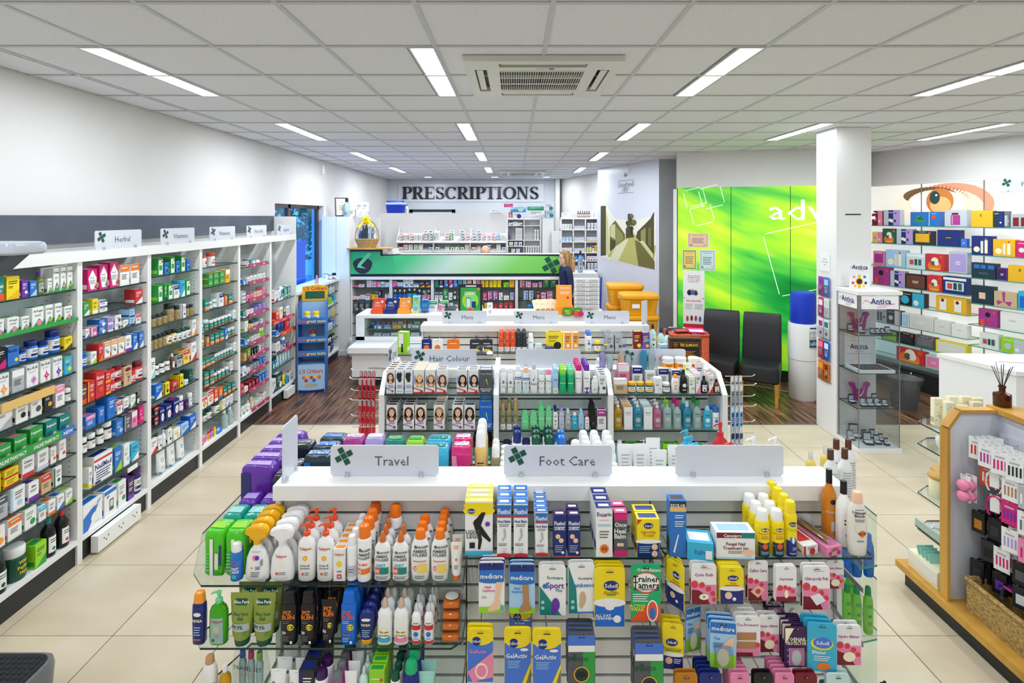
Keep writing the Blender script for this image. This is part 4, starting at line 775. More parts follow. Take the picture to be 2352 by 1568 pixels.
# ---- front gondola, left section, upper shelf
ART.update({
 'kid50': 'l .25 .9 .75 1 L .05;d .45 .72 .14 P;d .58 .72 .12 p;b .62 .42 .1 p 50;d .3 .42 .06 O;l .25 .3 .75 3 x .06', 'caly': 'b .5 .84 .07 r Calypso;d .5 .6 .16 O;d .5 .6 .1 y;b .5 .42 .055 S press_&;b .5 .35 .055 S protect;d .35 .2 .09 f;l .5 .24 .75 2 x .05', 'calt': 'b .5 .78 .08 r Calypso;d .5 .52 .12 F;d .3 .26 .08 f;l .4 .3 .8 2 x .05',
 'calb': 'b .5 .86 .08 r Calypso;d .5 .55 .25 y;b .5 .32 .06 S scalp;r .3 .08 .7 .22 r;b .5 .15 .07 W 30', 'dry': 'd .3 .84 .13 g;b .58 .82 .06 S GARNIER;b .55 .72 .07 S AMBRE;b .55 .63 .07 S SOLAIRE;b .4 .47 .07 f Dry_Mist;r 0 .22 1 .36 o;b .2 .29 .09 W 30',
 'wet': 'd .25 .86 .1 g;b .6 .86 .06 S GARNIER;b .5 .75 .08 S AMBRE;b .5 .65 .08 S SOLAIRE;b .45 .48 .1 c WET;r .4 .22 .95 .42 t;r .05 .22 .38 .42 f;b .2 .32 .1 W 30;l .1 .15 .9 2 x .05',
 'lot': 'd .25 .86 .1 g;b .6 .86 .06 S GARNIER;b .5 .76 .08 S AMBRE;b .5 .67 .08 S SOLAIRE;l .1 .52 .9 1 f .05;r .35 .22 .95 .44 Y;d .24 .33 .16 f;b .24 .33 .1 W 20;l .2 .15 .8 2 x .05',
 'dsp': 'r 0 .6 1 .8 v;d .5 .7 .15 r;b .5 .5 .1 W DEEP;b .5 .38 .1 W CARE;d .5 .2 .22 c', 'aloe': 'r .15 .78 .85 .9 G;b .5 .84 .06 W Aloe_Pura;b .5 .62 .06 Q Aloe_Vera;b .5 .54 .06 Q Gel;r 0 .3 1 .44 s;b .35 .38 .07 G 99.9%;d .8 .25 .1 g', 'piz': 'b .45 .8 .1 o PIZ;b .5 .69 .1 o BUIN;l .1 .6 .6 2 x .04;d .68 .45 .24 y;b .68 .45 .08 d C8;b .2 .32 .07 W 30;l .1 .25 .6 4 x .04;r .65 .05 .8 .12 W',
 'pizb': 'b .45 .8 .1 f PIZ;b .5 .69 .1 f BUIN;l .1 .6 .6 2 u .04;d .68 .45 .24 y;b .68 .45 .08 d C7;l .1 .28 .7 1 f .06;l .1 .2 .6 3 u .04;r .65 .05 .8 .12 W', 'niv': 'e .5 .75 .35 .05 W;d .5 .6 .3 E;b .5 .6 .07 W NIVEA;l .2 .45 .8 4 u .06;l .2 .15 .8 1 O .05', 'cgr': 'r .1 .05 .9 .75 T;b .5 .67 .08 r Calypso;d .5 .45 .2 F;d .3 .15 .1 t;l .3 .3 .7 2 t .04',
 'mou': 'r .05 .1 .95 .28 c;e .5 .4 .4 .16 F;b .5 .44 .07 n the_sun;b .5 .34 .07 n mousse', 'moup': 'r .05 .1 .95 .28 P;e .5 .4 .4 .16 F;b .5 .44 .07 n the_sun;b .5 .34 .07 n mousse', 'bite': 'l .2 .8 .8 1 g .07;r 0 .55 1 .72 r;d .5 .4 .28 b;r 0 .05 1 .16 r;l .2 .25 .8 1 b .05',
 'legs': 'r 0 .84 1 1 y;e .5 .85 .6 .1 y;e .22 .84 .15 .05 B;b .22 .84 .04 W Scholl;p k .6 .82 .75 .82 .52 .5 .62 .3 .55 .12 .46 .12 .48 .3 .28 .62;p k .3 .65 .4 .7 .95 .3 .9 .25 .6 .38;b .28 .45 .07 S LIGHT;b .28 .37 .08 S LEGS;r .15 .14 .35 .25 k;d .82 .6 .09 p;r 0 0 1 .09 c', 'flex': 'r 0 .78 1 1 b;b .5 .88 .1 W Flexitol;r 0 .76 1 .79 r;b .5 .69 .06 B Heel_Balm;l .15 .63 .85 2 x .03;p s .45 .55 .6 .55 .65 .4 .4 .3 .35 .34 .5 .4;l .1 .26 .7 2 x .03;d .5 .14 .12 s;d .5 .14 .09 W;p r 0 0 1 0 1 .06 .5 .08 0 .06', 'flexd': 'b .5 .83 .1 W Flexitol;r .05 .66 .95 .74 W;b .5 .7 .06 B HEEL_BALM;d .35 .5 .2 i;d .62 .4 .2 i;l .12 .28 .8 4 s .05;d .75 .1 .12 W;r 0 0 1 .03 r',
 'euc': 'b .5 .9 .08 B Eucerin;r .35 .85 .65 .87 r;l .2 .78 .8 1 s .03;r .1 .65 .9 .69 u;l .2 .55 .8 3 x .06;d .5 .18 .28 o;b .5 .18 .07 n €8', 'once': 'r 0 0 1 .14 m;r 0 .85 1 1 m;b .5 .75 .1 W Once;b .45 .6 .11 W Heel;b .45 .48 .11 W Balm;d .35 .28 .15 i;d .6 .28 .15 i', 'ing': 'r 0 0 1 .4 B;e .5 .42 .6 .06 W;p r 0 1 0 .86 .2 1;e .5 .84 .22 .08 B;b .5 .84 .06 W Scholl;b .5 .68 .07 a Ingrowing;b .5 .59 .07 a Toenail;d .78 .28 .14 i;d .78 .1 .14 i;l .08 .3 .6 4 u .05',
 'exc': 'r 0 .9 1 1 d;b .5 .93 .06 W EXCILOR;r 0 .82 1 .9 H;l .3 .76 .85 2 W .04;l .3 .65 .9 3 W .04;p W .2 .1 .5 .42 .55 .4 .3 .08', 'can': 'r 0 .8 1 1 R;b .42 .9 .13 W Canespro;r .65 .8 1 1 t;b .5 .58 .12 R Fungal_Nail;b .5 .42 .12 R Treatment_Set;l .3 .3 .7 2 x .06;e .85 .25 .14 .14 i;r 0 0 1 .06 u', 'hal': 'b .5 .5 .3 b halv;r .7 .1 .95 .6 W', 'ath': 'r 0 0 1 .45 E;e .5 .42 .55 .12 W;r 0 .45 1 .92 y;e .5 .86 .3 .06 B;b .5 .86 .05 W Scholl;b .5 .74 .05 a Athletes_Foot;b .5 .66 .05 a Powder;r .2 .58 .8 .6 r;d .5 .35 .22 f;l .2 .18 .8 2 u .05', 'ff': 'r 0 0 1 .42 B;e .5 .86 .34 .06 B;b .5 .86 .05 W Scholl;b .5 .72 .06 l Fresh_step;d .5 .45 .28 b;e .5 .45 .12 .1 W;b .6 .22 .08 u 24;l .2 .1 .8 1 W .04',
 'ub': 'l .25 .93 .75 1 x .03;b .5 .87 .055 d Ultimate;b .5 .81 .055 d Blends;l .2 .74 .8 2 x .03;d .5 .58 .3 D;d .62 .46 .2 o;b .62 .46 .05 d €3.99;l .3 .32 .7 1 x .05', 'shw': 'd .5 .8 .2 k;b .5 .6 .06 W shower;r .35 .2 .7 .4 W', 'med': 'r 0 .82 1 1 B;r 0 .62 1 .86 b;e .5 .64 .5 .05 b;b .5 .74 .1 W medicare;r 0 0 1 .12 l;b .35 .52 .05 m Heel;b .38 .45 .05 m Cushions;p i .7 .62 .95 .62 .8 .3 .9 .08 .4 .02 .35 .08 .62 .22;r .1 .3 .3 .33 s;r .85 .05 .98 .15 c', 'medb': 'r 0 .82 1 1 B;r 0 .62 1 .86 b;e .5 .64 .5 .05 b;b .5 .74 .1 W medicare;r 0 0 1 .12 l;b .3 .52 .05 b Heel;b .33 .45 .05 b Cushions;r .5 .5 .75 .55 y;p K .5 .6 .75 .6 .78 .25 .9 .08 .4 .02 .35 .08 .55 .22',
 'spt': 'p t 0 0 .85 0 0 .6;b .6 .78 .07 t footcare;b .6 .62 .12 p Sport;b .75 .52 .06 t Plus;e .62 .22 .16 .14 p;e .55 .1 .1 .08 p;d .2 .6 .09 b;d .12 .15 .07 q;d .12 .27 .07 q', 'lam': 'p t 0 0 .35 0 .3 .5 0 .98;b .65 .72 .06 S footcare;b .6 .58 .09 b Lambswool;e .55 .3 .13 .15 N;e .5 .18 .09 .08 N;d .16 .12 .07 q;d .16 .24 .07 q;r 0 0 1 .03 b', 'air': 'r 0 0 1 .42 U;e .5 .42 .55 .08 W;e .55 .72 .26 .09 B;b .55 .72 .07 W Scholl;b .55 .6 .06 a Air-Pillo;r .4 .55 .7 .57 g;e .5 .42 .3 .07 W;e .5 .35 .16 .06 W;b .28 .2 .05 W ALL_DAY;b .3 .15 .05 W CUSHIONING;d .75 .14 .13 W', 'trn': 'r 0 0 1 1 I;r 0 0 1 .3 f;p I 0 .05 0 .5 .9 .5;b .6 .93 .06 W Odor-Eaters;e .5 .7 .48 .19 f;e .5 .7 .45 .17 W;b .5 .77 .11 k Trainer;b .5 .66 .11 k Tamers;b .5 .58 .04 k TRIPLE_STRENGTH_INSOLES;l .05 .5 .6 4 W .04;b .2 .28 .06 y ACTIVE;b .2 .22 .06 y WEAR;e .72 .2 .2 .2 W;e .72 .2 .16 .17 f;e .72 .16 .1 .1 b',
 'corn': 'r 0 0 1 .5 P;p R 0 0 .75 0 .6 .22 .3 .36 0 .38;l .4 .92 .8 1 P .03;b .5 .76 .08 V Corn_Pads;d .12 .52 .15 j;d .42 .5 .12 j;d .68 .4 .11 j;d .86 .28 .1 j;d .92 .13 .08 j;e .5 .2 .2 .08 F;d .5 .2 .04 R', 'felt': 'r 0 0 1 .5 P;p R 0 0 .75 0 .6 .2 .3 .3 0 .32;l .4 .92 .8 1 P .03;b .5 .74 .07 V Chiropody_Felt;d .12 .55 .15 j;d .42 .5 .12 j;d .68 .4 .11 j;d .86 .28 .1 j;p W .25 .32 .6 .4 .85 .22 .5 .1', 'call': 'r 0 0 1 .5 P;p R 0 0 .75 0 .6 .2 .3 .3 0 .32;b .5 .78 .08 V Callus_Care;d .12 .52 .15 j;d .42 .5 .12 j;d .68 .42 .11 j;p i .1 .25 .5 .4 .85 .3 .5 .08;d .5 .25 .14 j',
 'ver': 'r 0 0 1 .4 P;r 0 0 1 .14 R;b .5 .66 .08 V Verrucae;d .2 .4 .14 j;d .45 .42 .1 j;d .65 .38 .1 j;d .82 .3 .09 j;e .5 .22 .1 .12 F', 'hyd': 'r 0 0 1 .5 P;p R 0 0 .75 0 .5 .25 0 .38;b .5 .74 .07 V Hydro_Blister;d .12 .52 .15 j;d .42 .5 .12 j;d .68 .4 .11 j;d .86 .28 .1 j;e .5 .22 .26 .13 F', 'toe': 'r 0 0 1 .3 P;b .5 .82 .07 V Toe_Protector;r .05 .42 .85 .62 K;r .05 .2 .85 .38 K;d .9 .3 .1 j;r 0 0 .7 .1 R', 'scc': 'r 0 0 1 .42 B;e .5 .44 .55 .07 W;e .55 .74 .24 .08 B;b .55 .74 .07 W Scholl;b .55 .6 .06 a Corn;r .2 .52 .8 .54 r;d .35 .25 .16 i;d .6 .15 .08 W', 'gel': 'r 0 0 1 .8 v;e .5 .86 .5 .14 y;d .35 .8 .18 B;b .35 .8 .05 W Scholl;b .45 .6 .07 W GelActiv;l .12 .52 .6 5 u .025;p y .5 0 1 .5 1 0;p x .7 0 1 .42 1 0;e .75 .7 .16 .025 W', 'gelp': 'r 0 0 1 .8 v;e .5 .86 .5 .14 y;d .35 .8 .18 B;b .35 .8 .05 W Scholl;b .4 .6 .07 P GelActiv;p P 0 .2 1 .6 1 .1 .2 0;e .55 .22 .25 .16 F;e .55 .22 .2 .12 P',
 'spe': 'r 0 .8 1 1 v;r 0 .68 1 .8 W;r .55 0 1 .68 g;d .25 .6 .06 G;b .35 .54 .08 G SPENCO;d .5 .25 .3 A;d .5 .25 .26 E;e .5 .25 .2 .06 k', 'tnp': 'r 0 0 1 1 F;p M 0 .6 0 0 1 0 1 .6;p M .4 1 1 1 1 .6 .0 .6;b .5 .72 .09 F TOENAIL;b .5 .62 .09 F PROTECTOR;r .15 .05 .85 .5 P;e .5 .25 .22 .2 W;d .1 .45 .05 v;d .1 .3 .05 v;d .1 .15 .05 v', 'scb': 'e .5 .6 .4 .14 y;e .52 .62 .34 .12 v;b .52 .62 .08 W Scholl;b .4 .42 .08 W Blister;l .2 .34 .8 3 W .04;e .55 .12 .25 .08 o', 'mtt': 'r 0 .76 1 1 b;b .5 .87 .1 W medicare;r 0 0 1 .3 l;b .25 .65 .06 b Toe;l .1 .55 .5 3 b .04;p i .4 .45 .9 .5 .95 .7 .7 .65;e .5 .24 .24 .2 F', 'prs': 'r 0 0 1 .32 B;e .5 .34 .55 .05 W;e .45 .62 .3 .09 B;b .45 .62 .06 W Scholl;b .5 .48 .06 a Pressure_Point;r .1 .42 .9 .44 g;d .3 .2 .18 i;l .55 .25 .9 3 W .04',
 'dove': 'l .3 .95 .7 1 s .02;b .5 .62 .12 B Dove;e .5 .5 .12 .03 A;l .3 .4 .7 2 x .03', 'evo': 'r 0 .3 1 .5 n;b .5 .4 .1 W EVO', 'nivm': 'd .5 .6 .3 b;b .5 .6 .1 W NIVEA;r 0 0 1 .4 T', 'zinc': 'r 0 .15 1 .5 z;l .2 .4 .8 2 x .08', 'bod': 'b .3 .3 .3 W 8h;e .7 .25 .16 .12 u;p B 0 0 .4 0 .3 1 0 1;l .45 .2 .9 2 W .05', 'grp': 'r .32 0 .5 .95 W;r .6 .2 .8 .6 D;l .05 .6 .28 6 Z .08;r .85 .3 1 .8 B', 'tnt': 'l .15 .8 .85 10 s .07;r .1 0 .9 .06 W'})
z = .886; G = 'sun care bottles on the left glass shelf'
for r_, (c_, h_, lb) in enumerate((('2l', .174, 'lime green'), ('3q', .172, 'teal'), ('pL', .17, 'purple'))):
    for q_, X in enumerate((-1.166+.006*r_, -1.086+.012*r_)): put('k', c_, 0, 2.155+r_*.115, z, .076, h_, .105, 'grp' if r_ == 0 else 'bod', 1, .1, f'{lb} soft wrapped pad pack at front left corner, {("outer", "inner")[q_]} column', X=X)
for j in range(5): put('k', 'pL', 0, 2.50+j*.088, z, .15, .262, .085, 'bod', 1, .1, f'tall purple night pad pack by left end sign, {ORD[j+1]} from the front', X=-1.17)
for j in range(2): put('k', 'dE', 0, 2.46+j*.1, z, .10, .24, .09, 'bod', 1, .1, f'dark navy pad pack beside purple packs, {ORD[j+1]} from the front', X=-1.035+.0*j)
LX = [('a', 'bW', 545, .046, .141, .046, 'dsp', 1, 0, 'small blue spray can with white cap before the green packs'), ('x', 'WA', 592, .094, .208, .045, 'kid50', 4, .048, 'white sun spray with yellow trigger and 50 on label'),
 ('x', 'WW', 650, .094, .205, .046, 'calt', 4, .05, 'white sun spray bottle with white trigger'), ('u', 'Wf', 705, .068, .215, .045, 'caly', 3, .052, 'white pump sunscreen with orange-red pump, left file'), ('u', 'Wf', 749, .068, .215, .045, 'caly', 3, .052, 'white pump sunscreen with orange-red pump, right file'),
 ('b', 'WO', 783, .045, .122, .034, 'calb', 5, .037, 'slim white scalp protection carton marked 30'), ('a', 'WW', 809, .040, .17, .04, 'zinc', 4, .048, 'slim white spray can right of scalp cartons'), ('a', 'Wo', 838, .054, .21, .054, 'dry', 4, .056, 'white dry mist can with orange cap'),
 ('m', 'Wot', 879, .064, .187, .04, 'wet', 4, .046, 'white wet skin spray with orange sprayer, left file'), ('m', 'Wot', 921, .064, .187, .04, 'wet', 2, .05, 'white wet skin spray with orange sprayer, right file'),
 ('f', 'Wo', 966, .074, .19, .042, 'lot', 3, .05, 'white protection lotion with orange cap, left file'), ('f', 'Wo', 1011, .070, .19, .042, 'lot', 4, .048, 'white protection lotion with orange cap, right file'), ('t', 'Wo', 1048, .045, .14, .04, None, 2, .05, 'small white sun cream tube with orange cap at shelf end')]
for k, c, px, w_, h_, d_, a, n, dy, lb in LX: put(k, c, px, 2.098, z, w_, h_, d_, a, n, dy, lb, G if n > 1 else None)
put('a', 'Wo', 909, 2.235, z, .054, .215, .054, 'dry', 1, 0, 'lone orange-capped dry mist can standing at back against slats')
# middle left shelf
z = .681; D = 2.046
for k, c, px, w_, h_, d_, a, n, dy, lb in [('q', 'BO', 459, .048, .19, .036, 'niv', 1, 0, 'blue lotion bottle with yellow cap at far left corner'), ('U', '2Z', 503, .070, .194, .042, 'cgr', 1, 0, 'green clear pump bottle with pale label'),
 ('t', 'eG', 557, .088, .186, .05, 'aloe', 2, .06, 'olive green aloe gel tube, left file'), ('t', 'eG', 608, .088, .186, .05, 'aloe', 2, .06, 'olive green aloe gel tube, right file'), ('q', 'kk', 666, .060, .192, .04, 'piz', 4, .046, 'black sun lotion bottle with yellow price dot, first file'),
 ('q', 'kk', 710, .058, .192, .04, 'piz', 4, .046, 'black sun lotion bottle with yellow price dot, second file'), ('t', 'kk', 755, .058, .16, .04, 'piz', 3, .05, 'black sun cream tube with yellow price dot'), ('q', 'UU', 802, .060, .192, .04, 'pizb', 4, .046, 'blue after sun bottle with yellow price dot'),
 ('i', 'BA', 843, .058, .125, .034, 'niv', 6, .04, 'navy children sun bottle standing on yellow cap'), ('m', 'Wi', 884, .056, .172, .04, 'mou', 3, .055, 'white sun mousse bottle with blue base'), ('m', 'Wi', 922, .056, .172, .04, 'moup', 3, .055, 'white sun mousse bottle with pink base'),
 ('m', 'WW', 957, .037, .152, .036, 'bite', 4, .046, 'slim white and red insect spray, left file'), ('m', 'WW', 985, .037, .152, .036, 'bite', 4, .046, 'slim white and red insect spray, right file')]:
    put(k, c, px, D, z, w_, h_, d_, a, n, dy, lb, G if n > 1 else None)
for j in range(4):
    t = thing('travel_soap_pack', f'clear plastic case of orange wipes, {ORD[j+1]} up in the stack at shelf end', 'pack', (x_at(1036, 2.07), 2.07+.01*j, z+.034*j), 0, 'stacked clear cases')
    b = MB(('gloss',)); b.rbox(-.032, -.03, .004, .032, .03, .026, .006, 'o'); b.obj('orange_block', t); b = MB(('clear',)); b.loft([(0, .040, .036), (.004, .042, .038), (.03, .042, .038), (.033, .038, .034)], 'W', 20, n=5); b.obj('clear_case', t)
    if j == 3: b = MB(('pack',)); b.loft([(.0332, .026, .022), (.034, .026, .022)], 'D', 18); b.obj('round_label', t)
# lowest left shelf (travel sizes)
z = .501
for k, c, px, D, w_, h_, d_, a, n, dy, lb in [('f', 'Wh', 482, 2.02, .056, .15, .042, 'evo', 1, 0, 'white travel lotion with rose-gold cap and brown band'), ('c', 'AW', 517, 2.01, .042, .125, .042, None, 1, 0, 'small golden oil bottle with white cap'),
 ('t', 'WW', 640, 1.99, .058, .125, .03, 'dove', 4, .055, 'white travel hand cream tube, left file'), ('t', 'WW', 683, 1.99, .058, .12, .03, 'dove', 4, .055, 'white travel hand cream tube, right file'), ('b', 'dB', 710, 2.0, .055, .13, .05, 'x', 4, .055, 'black and navy travel carton'),
 ('a', 'WM', 739, 1.99, .05, .125, .05, None, 2, .06, 'white travel can with dark purple cap'), ('a', 'Vx', 776, 1.98, .04, .125, .04, None, 5, .045, 'purple travel hairspray with silver cap'), ('t', 'WB', 806, 1.98, .045, .125, .03, 'nivm', 4, .045, 'small white and blue cream tube'), ('m', 'TW', 836, 1.99, .036, .14, .03, None, 4, .05, 'slim pale aqua travel mist bottle'),
 ('b', 'lg', 868, 1.99, .055, .13, .03, 'grn', 4, .04, 'lime green hair wax carton'), ('a', 'WG', 909, 1.98, .036, .125, .036, None, 5, .042, 'travel can with dark green cap'), ('a', 'BI', 945, 1.99, .056, .155, .056, None, 3, .06, 'navy travel can with bright green cap'), ('t', 'qT', 980, 1.99, .058, .115, .03, None, 2, .05, 'pale aqua travel face cream tube')]:
    put(k, c, px, D, z, w_, h_, d_, a if a != 'x' else None, n, dy, lb, 'travel size toiletries on the lowest left shelf' if n > 1 else None)
t = thing('travel_bottle_set', 'clear zip pouch printed TRAVEL SET holding small bottles', 'travel set', (x_at(577, 2.06), 2.06, z)); t.rotation_euler = (0, 0, -.15)
b = MB(('cello',)); b.loft([(0, .07, .02), (.08, .075, .022), (.16, .06, .01), (.165, .06, .004)], 'W', 20, n=3); b.obj('clear_pouch', t)
for k, c_ in ((-1, 'b'), (0, 'm'), (1, 'l')): b = MB(('gel',)); b.loft([(.004, .012, .012), (.09, .014, .014), (.11, .007, .007)], 'T', 12); b.loft([(.11, .011, .011), (.135, .010, .010)], c_, 12); b.obj('small_bottle', t, (k*.035, 0, 0))
b = MB(('pack',)); b.text('TRAVEL SET', 0, .085, .016, 'k', lambda x, z_: -.0235); b.text('SINGLE USE', 0, .06, .008, 'a', lambda x, z_: -.0235); b.obj('lettering', t)
# right section, upper shelf
z = .991; D = 2.085
for k, c, px, w_, h_, d_, a, n, dy, lb in [('b', 'Wy', 1100, .105, .205, .028, 'legs', 4, .036, 'white and yellow tights carton printed with black legs'), ('b', 'Wb', 1158, .054, .20, .045, 'flex', 3, .05, 'tall blue and white heel balm carton, left file'), ('b', 'Wb', 1196, .054, .20, .045, 'flex', 3, .05, 'tall blue and white heel balm carton, middle file'),
 ('b', 'Wb', 1243, .048, .165, .03, 'flex', 5, .033, 'smaller blue and white heel balm carton, long right file'), ('b', 'BM', 1284, .047, .155, .04, 'flexd', 1, .05, 'dark blue heel balm carton, left of the pair'), ('b', 'BM', 1317, .047, .155, .04, 'flexd', 2, .05, 'dark blue heel balm carton, right file'),
 ('b', 'WB', 1385, .062, .185, .05, 'euc', 3, .055, 'white cream carton with orange price dot'), ('b', 'Sm', 1423, .050, .165, .04, 'once', 2, .05, 'pink and grey heel balm carton'), ('b', 'yB', 1486, .085, .145, .05, 'ing', 2, .055, 'yellow and navy ingrown toenail carton'),
 ('b', 'bd', 1553, .062, .215, .05, 'exc', 1, 0, 'tall blue nail carton with black and tan top'), ('b', 'cW', 1604, .095, .065, .09, 'hal', 1, 0, 'low turquoise and white carton lying down'), ('b', 'Wu', 1682, .145, .10, .07, 'can', 1, 0, 'white and dark red nail treatment carton'),
 ('a', 'yW', 1750, .054, .172, .054, 'ath', 3, .056, 'yellow and navy foot powder can with white cap, left file'), ('a', 'yW', 1784, .054, .172, .054, 'ath', 3, .056, 'yellow and navy foot powder can with white cap, right file'), ('a', 'yy', 1815, .048, .205, .048, 'ff', 4, .05, 'all-yellow foot spray can')]:
    put(k, c, px, D, z, w_, h_, d_, a, n, dy, lb, 'foot care packs on the right glass shelf' if n > 1 else None, rz=-.12 if px == 1604 else 0)
t = place('b', 'Wr', .065, .035, .15, None, 1.118, 2.15, z, .25, 'white flat carton with red stripe lying beside yellow cans')
t = thing('nail_care_set', 'long pink floral box under clear film holding silver tools', 'gift set', (1.195, 2.165, z), .28)
b = MB(('pack',)); b.box(-.035, -.10, 0, .035, .10, .035, 'P'); b.art('d .2 .3 .12 V;d .5 .7 .1 r;d .8 .3 .12 V;d .35 .6 .08 g;d .7 .7 .08 x', .068, .034, lambda x, z_: -.1004); b.obj('pink_box', t)
b = MB(('metal',)); b.tube([(-.01, -.08, .045), (-.01, .08, .045)], .008); b.tube([(.012, -.06, .045), (.012, .08, .045)], .006); b.obj('silver_tool', t, kind='stuff')
b = MB(('cello',)); b.loft([(.036, .033, .095), (.055, .028, .09), (.058, .02, .08)], 'W', 16, n=5); b.obj('clear_film', t)
# right end shelves
E = 'bottles on the right end shelves'
put('f', 'Di', 1968, 2.085, .991, .074, .237, .045, 'ub', 1, 0, 'cream blends shampoo bottle with orange price dot at right end'); put('o', 'Wk', 1938, 2.145, .991, .058, .25, .058, None, 1, 0, 'white bottle with black cap behind the cream shampoo bottle')
put('c', 'Ok', 1904, 2.19, .991, .056, .275, .056, 'shw', 1, 0, 'clear orange shower gel bottle with black cap')
for q_, (px, D) in enumerate(((1908, 2.68), (1940, 2.69), (1921, 2.80), (1948, 2.80))): put('o', 'WJ', 0, D, .886, .07, .25, .06, 'tnt', 1, 0, f'white conditioner with dark brown cap, {("front left", "front right", "back left", "back right")[q_]}', X=x_at(px, D))
for q_, (px, D) in enumerate(((1862, 2.8), (1896, 2.86))): put('m', 'YW', px, D, .886, .05, .19, .04, None, 1, 0, f'clear yellow spray bottle behind right end, {("left", "right")[q_]} one', 'yellow spray bottles')
for q_, px in enumerate((1942, 1968, 1995)): put('f', 'UU', px, 2.56, .590, .048, .20, .035, None, 1, 0, f'bright blue bottle on middle right end shelf, {ORD[q_+1]} from left', E)
for q_, px in enumerate((1926, 1945, 1967, 1994)): put('i' if 0 else 'f', 'lg', px, 2.55-.01*q_, .351, .045, .215, .034, None, 1, 0, f'lime bottle with green cap on low right end shelf, {ORD[q_+1]} from left', E)
for q_, px in enumerate((1930, 1952)): put('f', 'lg', px, 2.66, .351, .045, .215, .034, None, 1, 0, f'lime bottle at back of low right end shelf, {("left", "right")[q_]} one', E)
# low right end: gel bottle and black pumps on the base
put('u', 'TW', 1958, 2.30, .131, .09, .20, .06, None, 1, 0, 'large pale clear pump bottle low at right end of gondola'); put('u', 'kk', 1975, 2.2, .131, .06, .20, .05, None, 1, 0, 'black pump bottle low at right end, left one'); put('u', 'kk', 2032, 2.28, .131, .06, .20, .05, None, 1, 0, 'black pump bottle low at right end, right one')
# back side of the front gondola: tall packs looking over the top board
for k, c, px, D, w_, h_, d_, a, n, dy, lb in [('k', 'dS', 700, 2.72, .10, .17, .08, None, 1, .1, 'black pad pack behind top board'), ('k', 'Eb', 735, 2.56, .13, .185, .09, None, 3, .1, 'dark blue pad pack behind top board'), ('k', 'VL', 815, 2.62, .10, .24, .08, None, 1, 0, 'purple pad pack just left above Travel sign'),
 ('k', 'LW', 862, 2.62, .09, .24, .08, None, 1, 0, 'lilac pad pack above Travel sign'), ('k', 'tg', 908, 2.62, .09, .23, .08, None, 1, 0, 'green pad pack above Travel sign'), ('k', 'lg', 955, 2.60, .085, .235, .08, None, 1, 0, 'lime pad pack above Travel sign'), ('k', 'ct', 1004, 2.50, .12, .245, .08, None, 2, .09, 'turquoise wipes pack right of Travel sign'), ('k', 'mP', 1060, 2.50, .09, .25, .08, None, 2, .09, 'hot pink wipes pack between Travel and Foot Care signs'),
 ('a', 'HW', 1104, 2.50, .056, .315, .056, None, 3, .07, 'gold hairspray can with tall white cap'), ('a', 'XW', 1138, 2.50, .044, .25, .044, None, 2, .06, 'bronze hairspray can with white cap'), ('j', 'WW', 1160, 2.44, .05, .19, .05, None, 4, .06, 'white capped hair mousse beside Foot Care sign'),
 ('a', 'WB', 1188, 2.66, .05, .25, .05, None, 2, .07, 'can with blue cap above Foot Care sign'), ('a', 'WG', 1232, 2.60, .055, .25, .055, None, 3, .065, 'can with dark green cap above Foot Care sign, left file'), ('a', 'WG', 1262, 2.60, .055, .25, .055, None, 3, .065, 'can with dark green cap above Foot Care sign, right file'), ('a', 'Wb', 1290, 2.60, .055, .25, .055, None, 2, .065, 'can with blue cap above right of Foot Care sign'),
 ('a', 'SW', 1322, 2.56, .055, .245, .055, None, 1, .065, 'grey can with white cap above Foot Care sign'), ('a', 'WW', 1347, 2.54, .052, .25, .052, None, 3, .06, 'white capped mousse can above sign, left file'), ('a', 'WW', 1373, 2.54, .052, .25, .052, None, 3, .06, 'white capped mousse can above sign, middle file'), ('a', 'WW', 1402, 2.54, .052, .25, .052, None, 3, .06, 'white capped mousse can above sign, right file'), ('a', 'WW', 1416, 2.44, .044, .165, .044, None, 2, .06, 'small white capped mousse right of Foot Care sign'),
 ('t', 'Wz', 1436, 2.56, .075, .225, .04, 'tnt', 1, .06, 'white hair conditioner tube, back left'), ('t', 'Wz', 1470, 2.54, .07, .235, .04, 'tnt', 1, .06, 'white hair conditioner tube, back middle'), ('t', 'Wz', 1447, 2.45, .066, .17, .035, 'tnt', 1, .06, 'small white conditioner tube, front left'), ('t', 'Wz', 1514, 2.50, .07, .225, .04, 'tnt', 1, .06, 'white hair conditioner tube, fourth from left'), ('t', 'Wz', 1500, 2.62, .07, .23, .04, 'tnt', 1, .06, 'white hair conditioner tube behind the fourth'), ('t', 'Wz', 1552, 2.54, .075, .23, .04, 'tnt', 1, .06, 'white hair conditioner tube, rightmost beside blank sign'),
 ('u', 'cc', 1600, 2.52, .075, .25, .05, None, 3, .075, 'turquoise pump shampoo above blank sign'), ('u', 'rr', 1655, 2.66, .08, .29, .05, None, 1, .07, 'red pump shampoo above blank sign, taller back one'), ('u', 'fr', 1678, 2.52, .08, .25, .05, None, 1, .07, 'orange-red pump shampoo above blank sign'), ('u', 'WW', 1730, 2.52, .08, .275, .05, None, 1, 0, 'white pump bottle above blank sign, left of two'), ('u', 'WW', 1780, 2.52, .08, .275, .05, None, 1, 0, 'white pump bottle above blank sign, right of two')]:
    put(k, c, px, D, .986, w_, h_, d_, a, n, dy, lb, None)
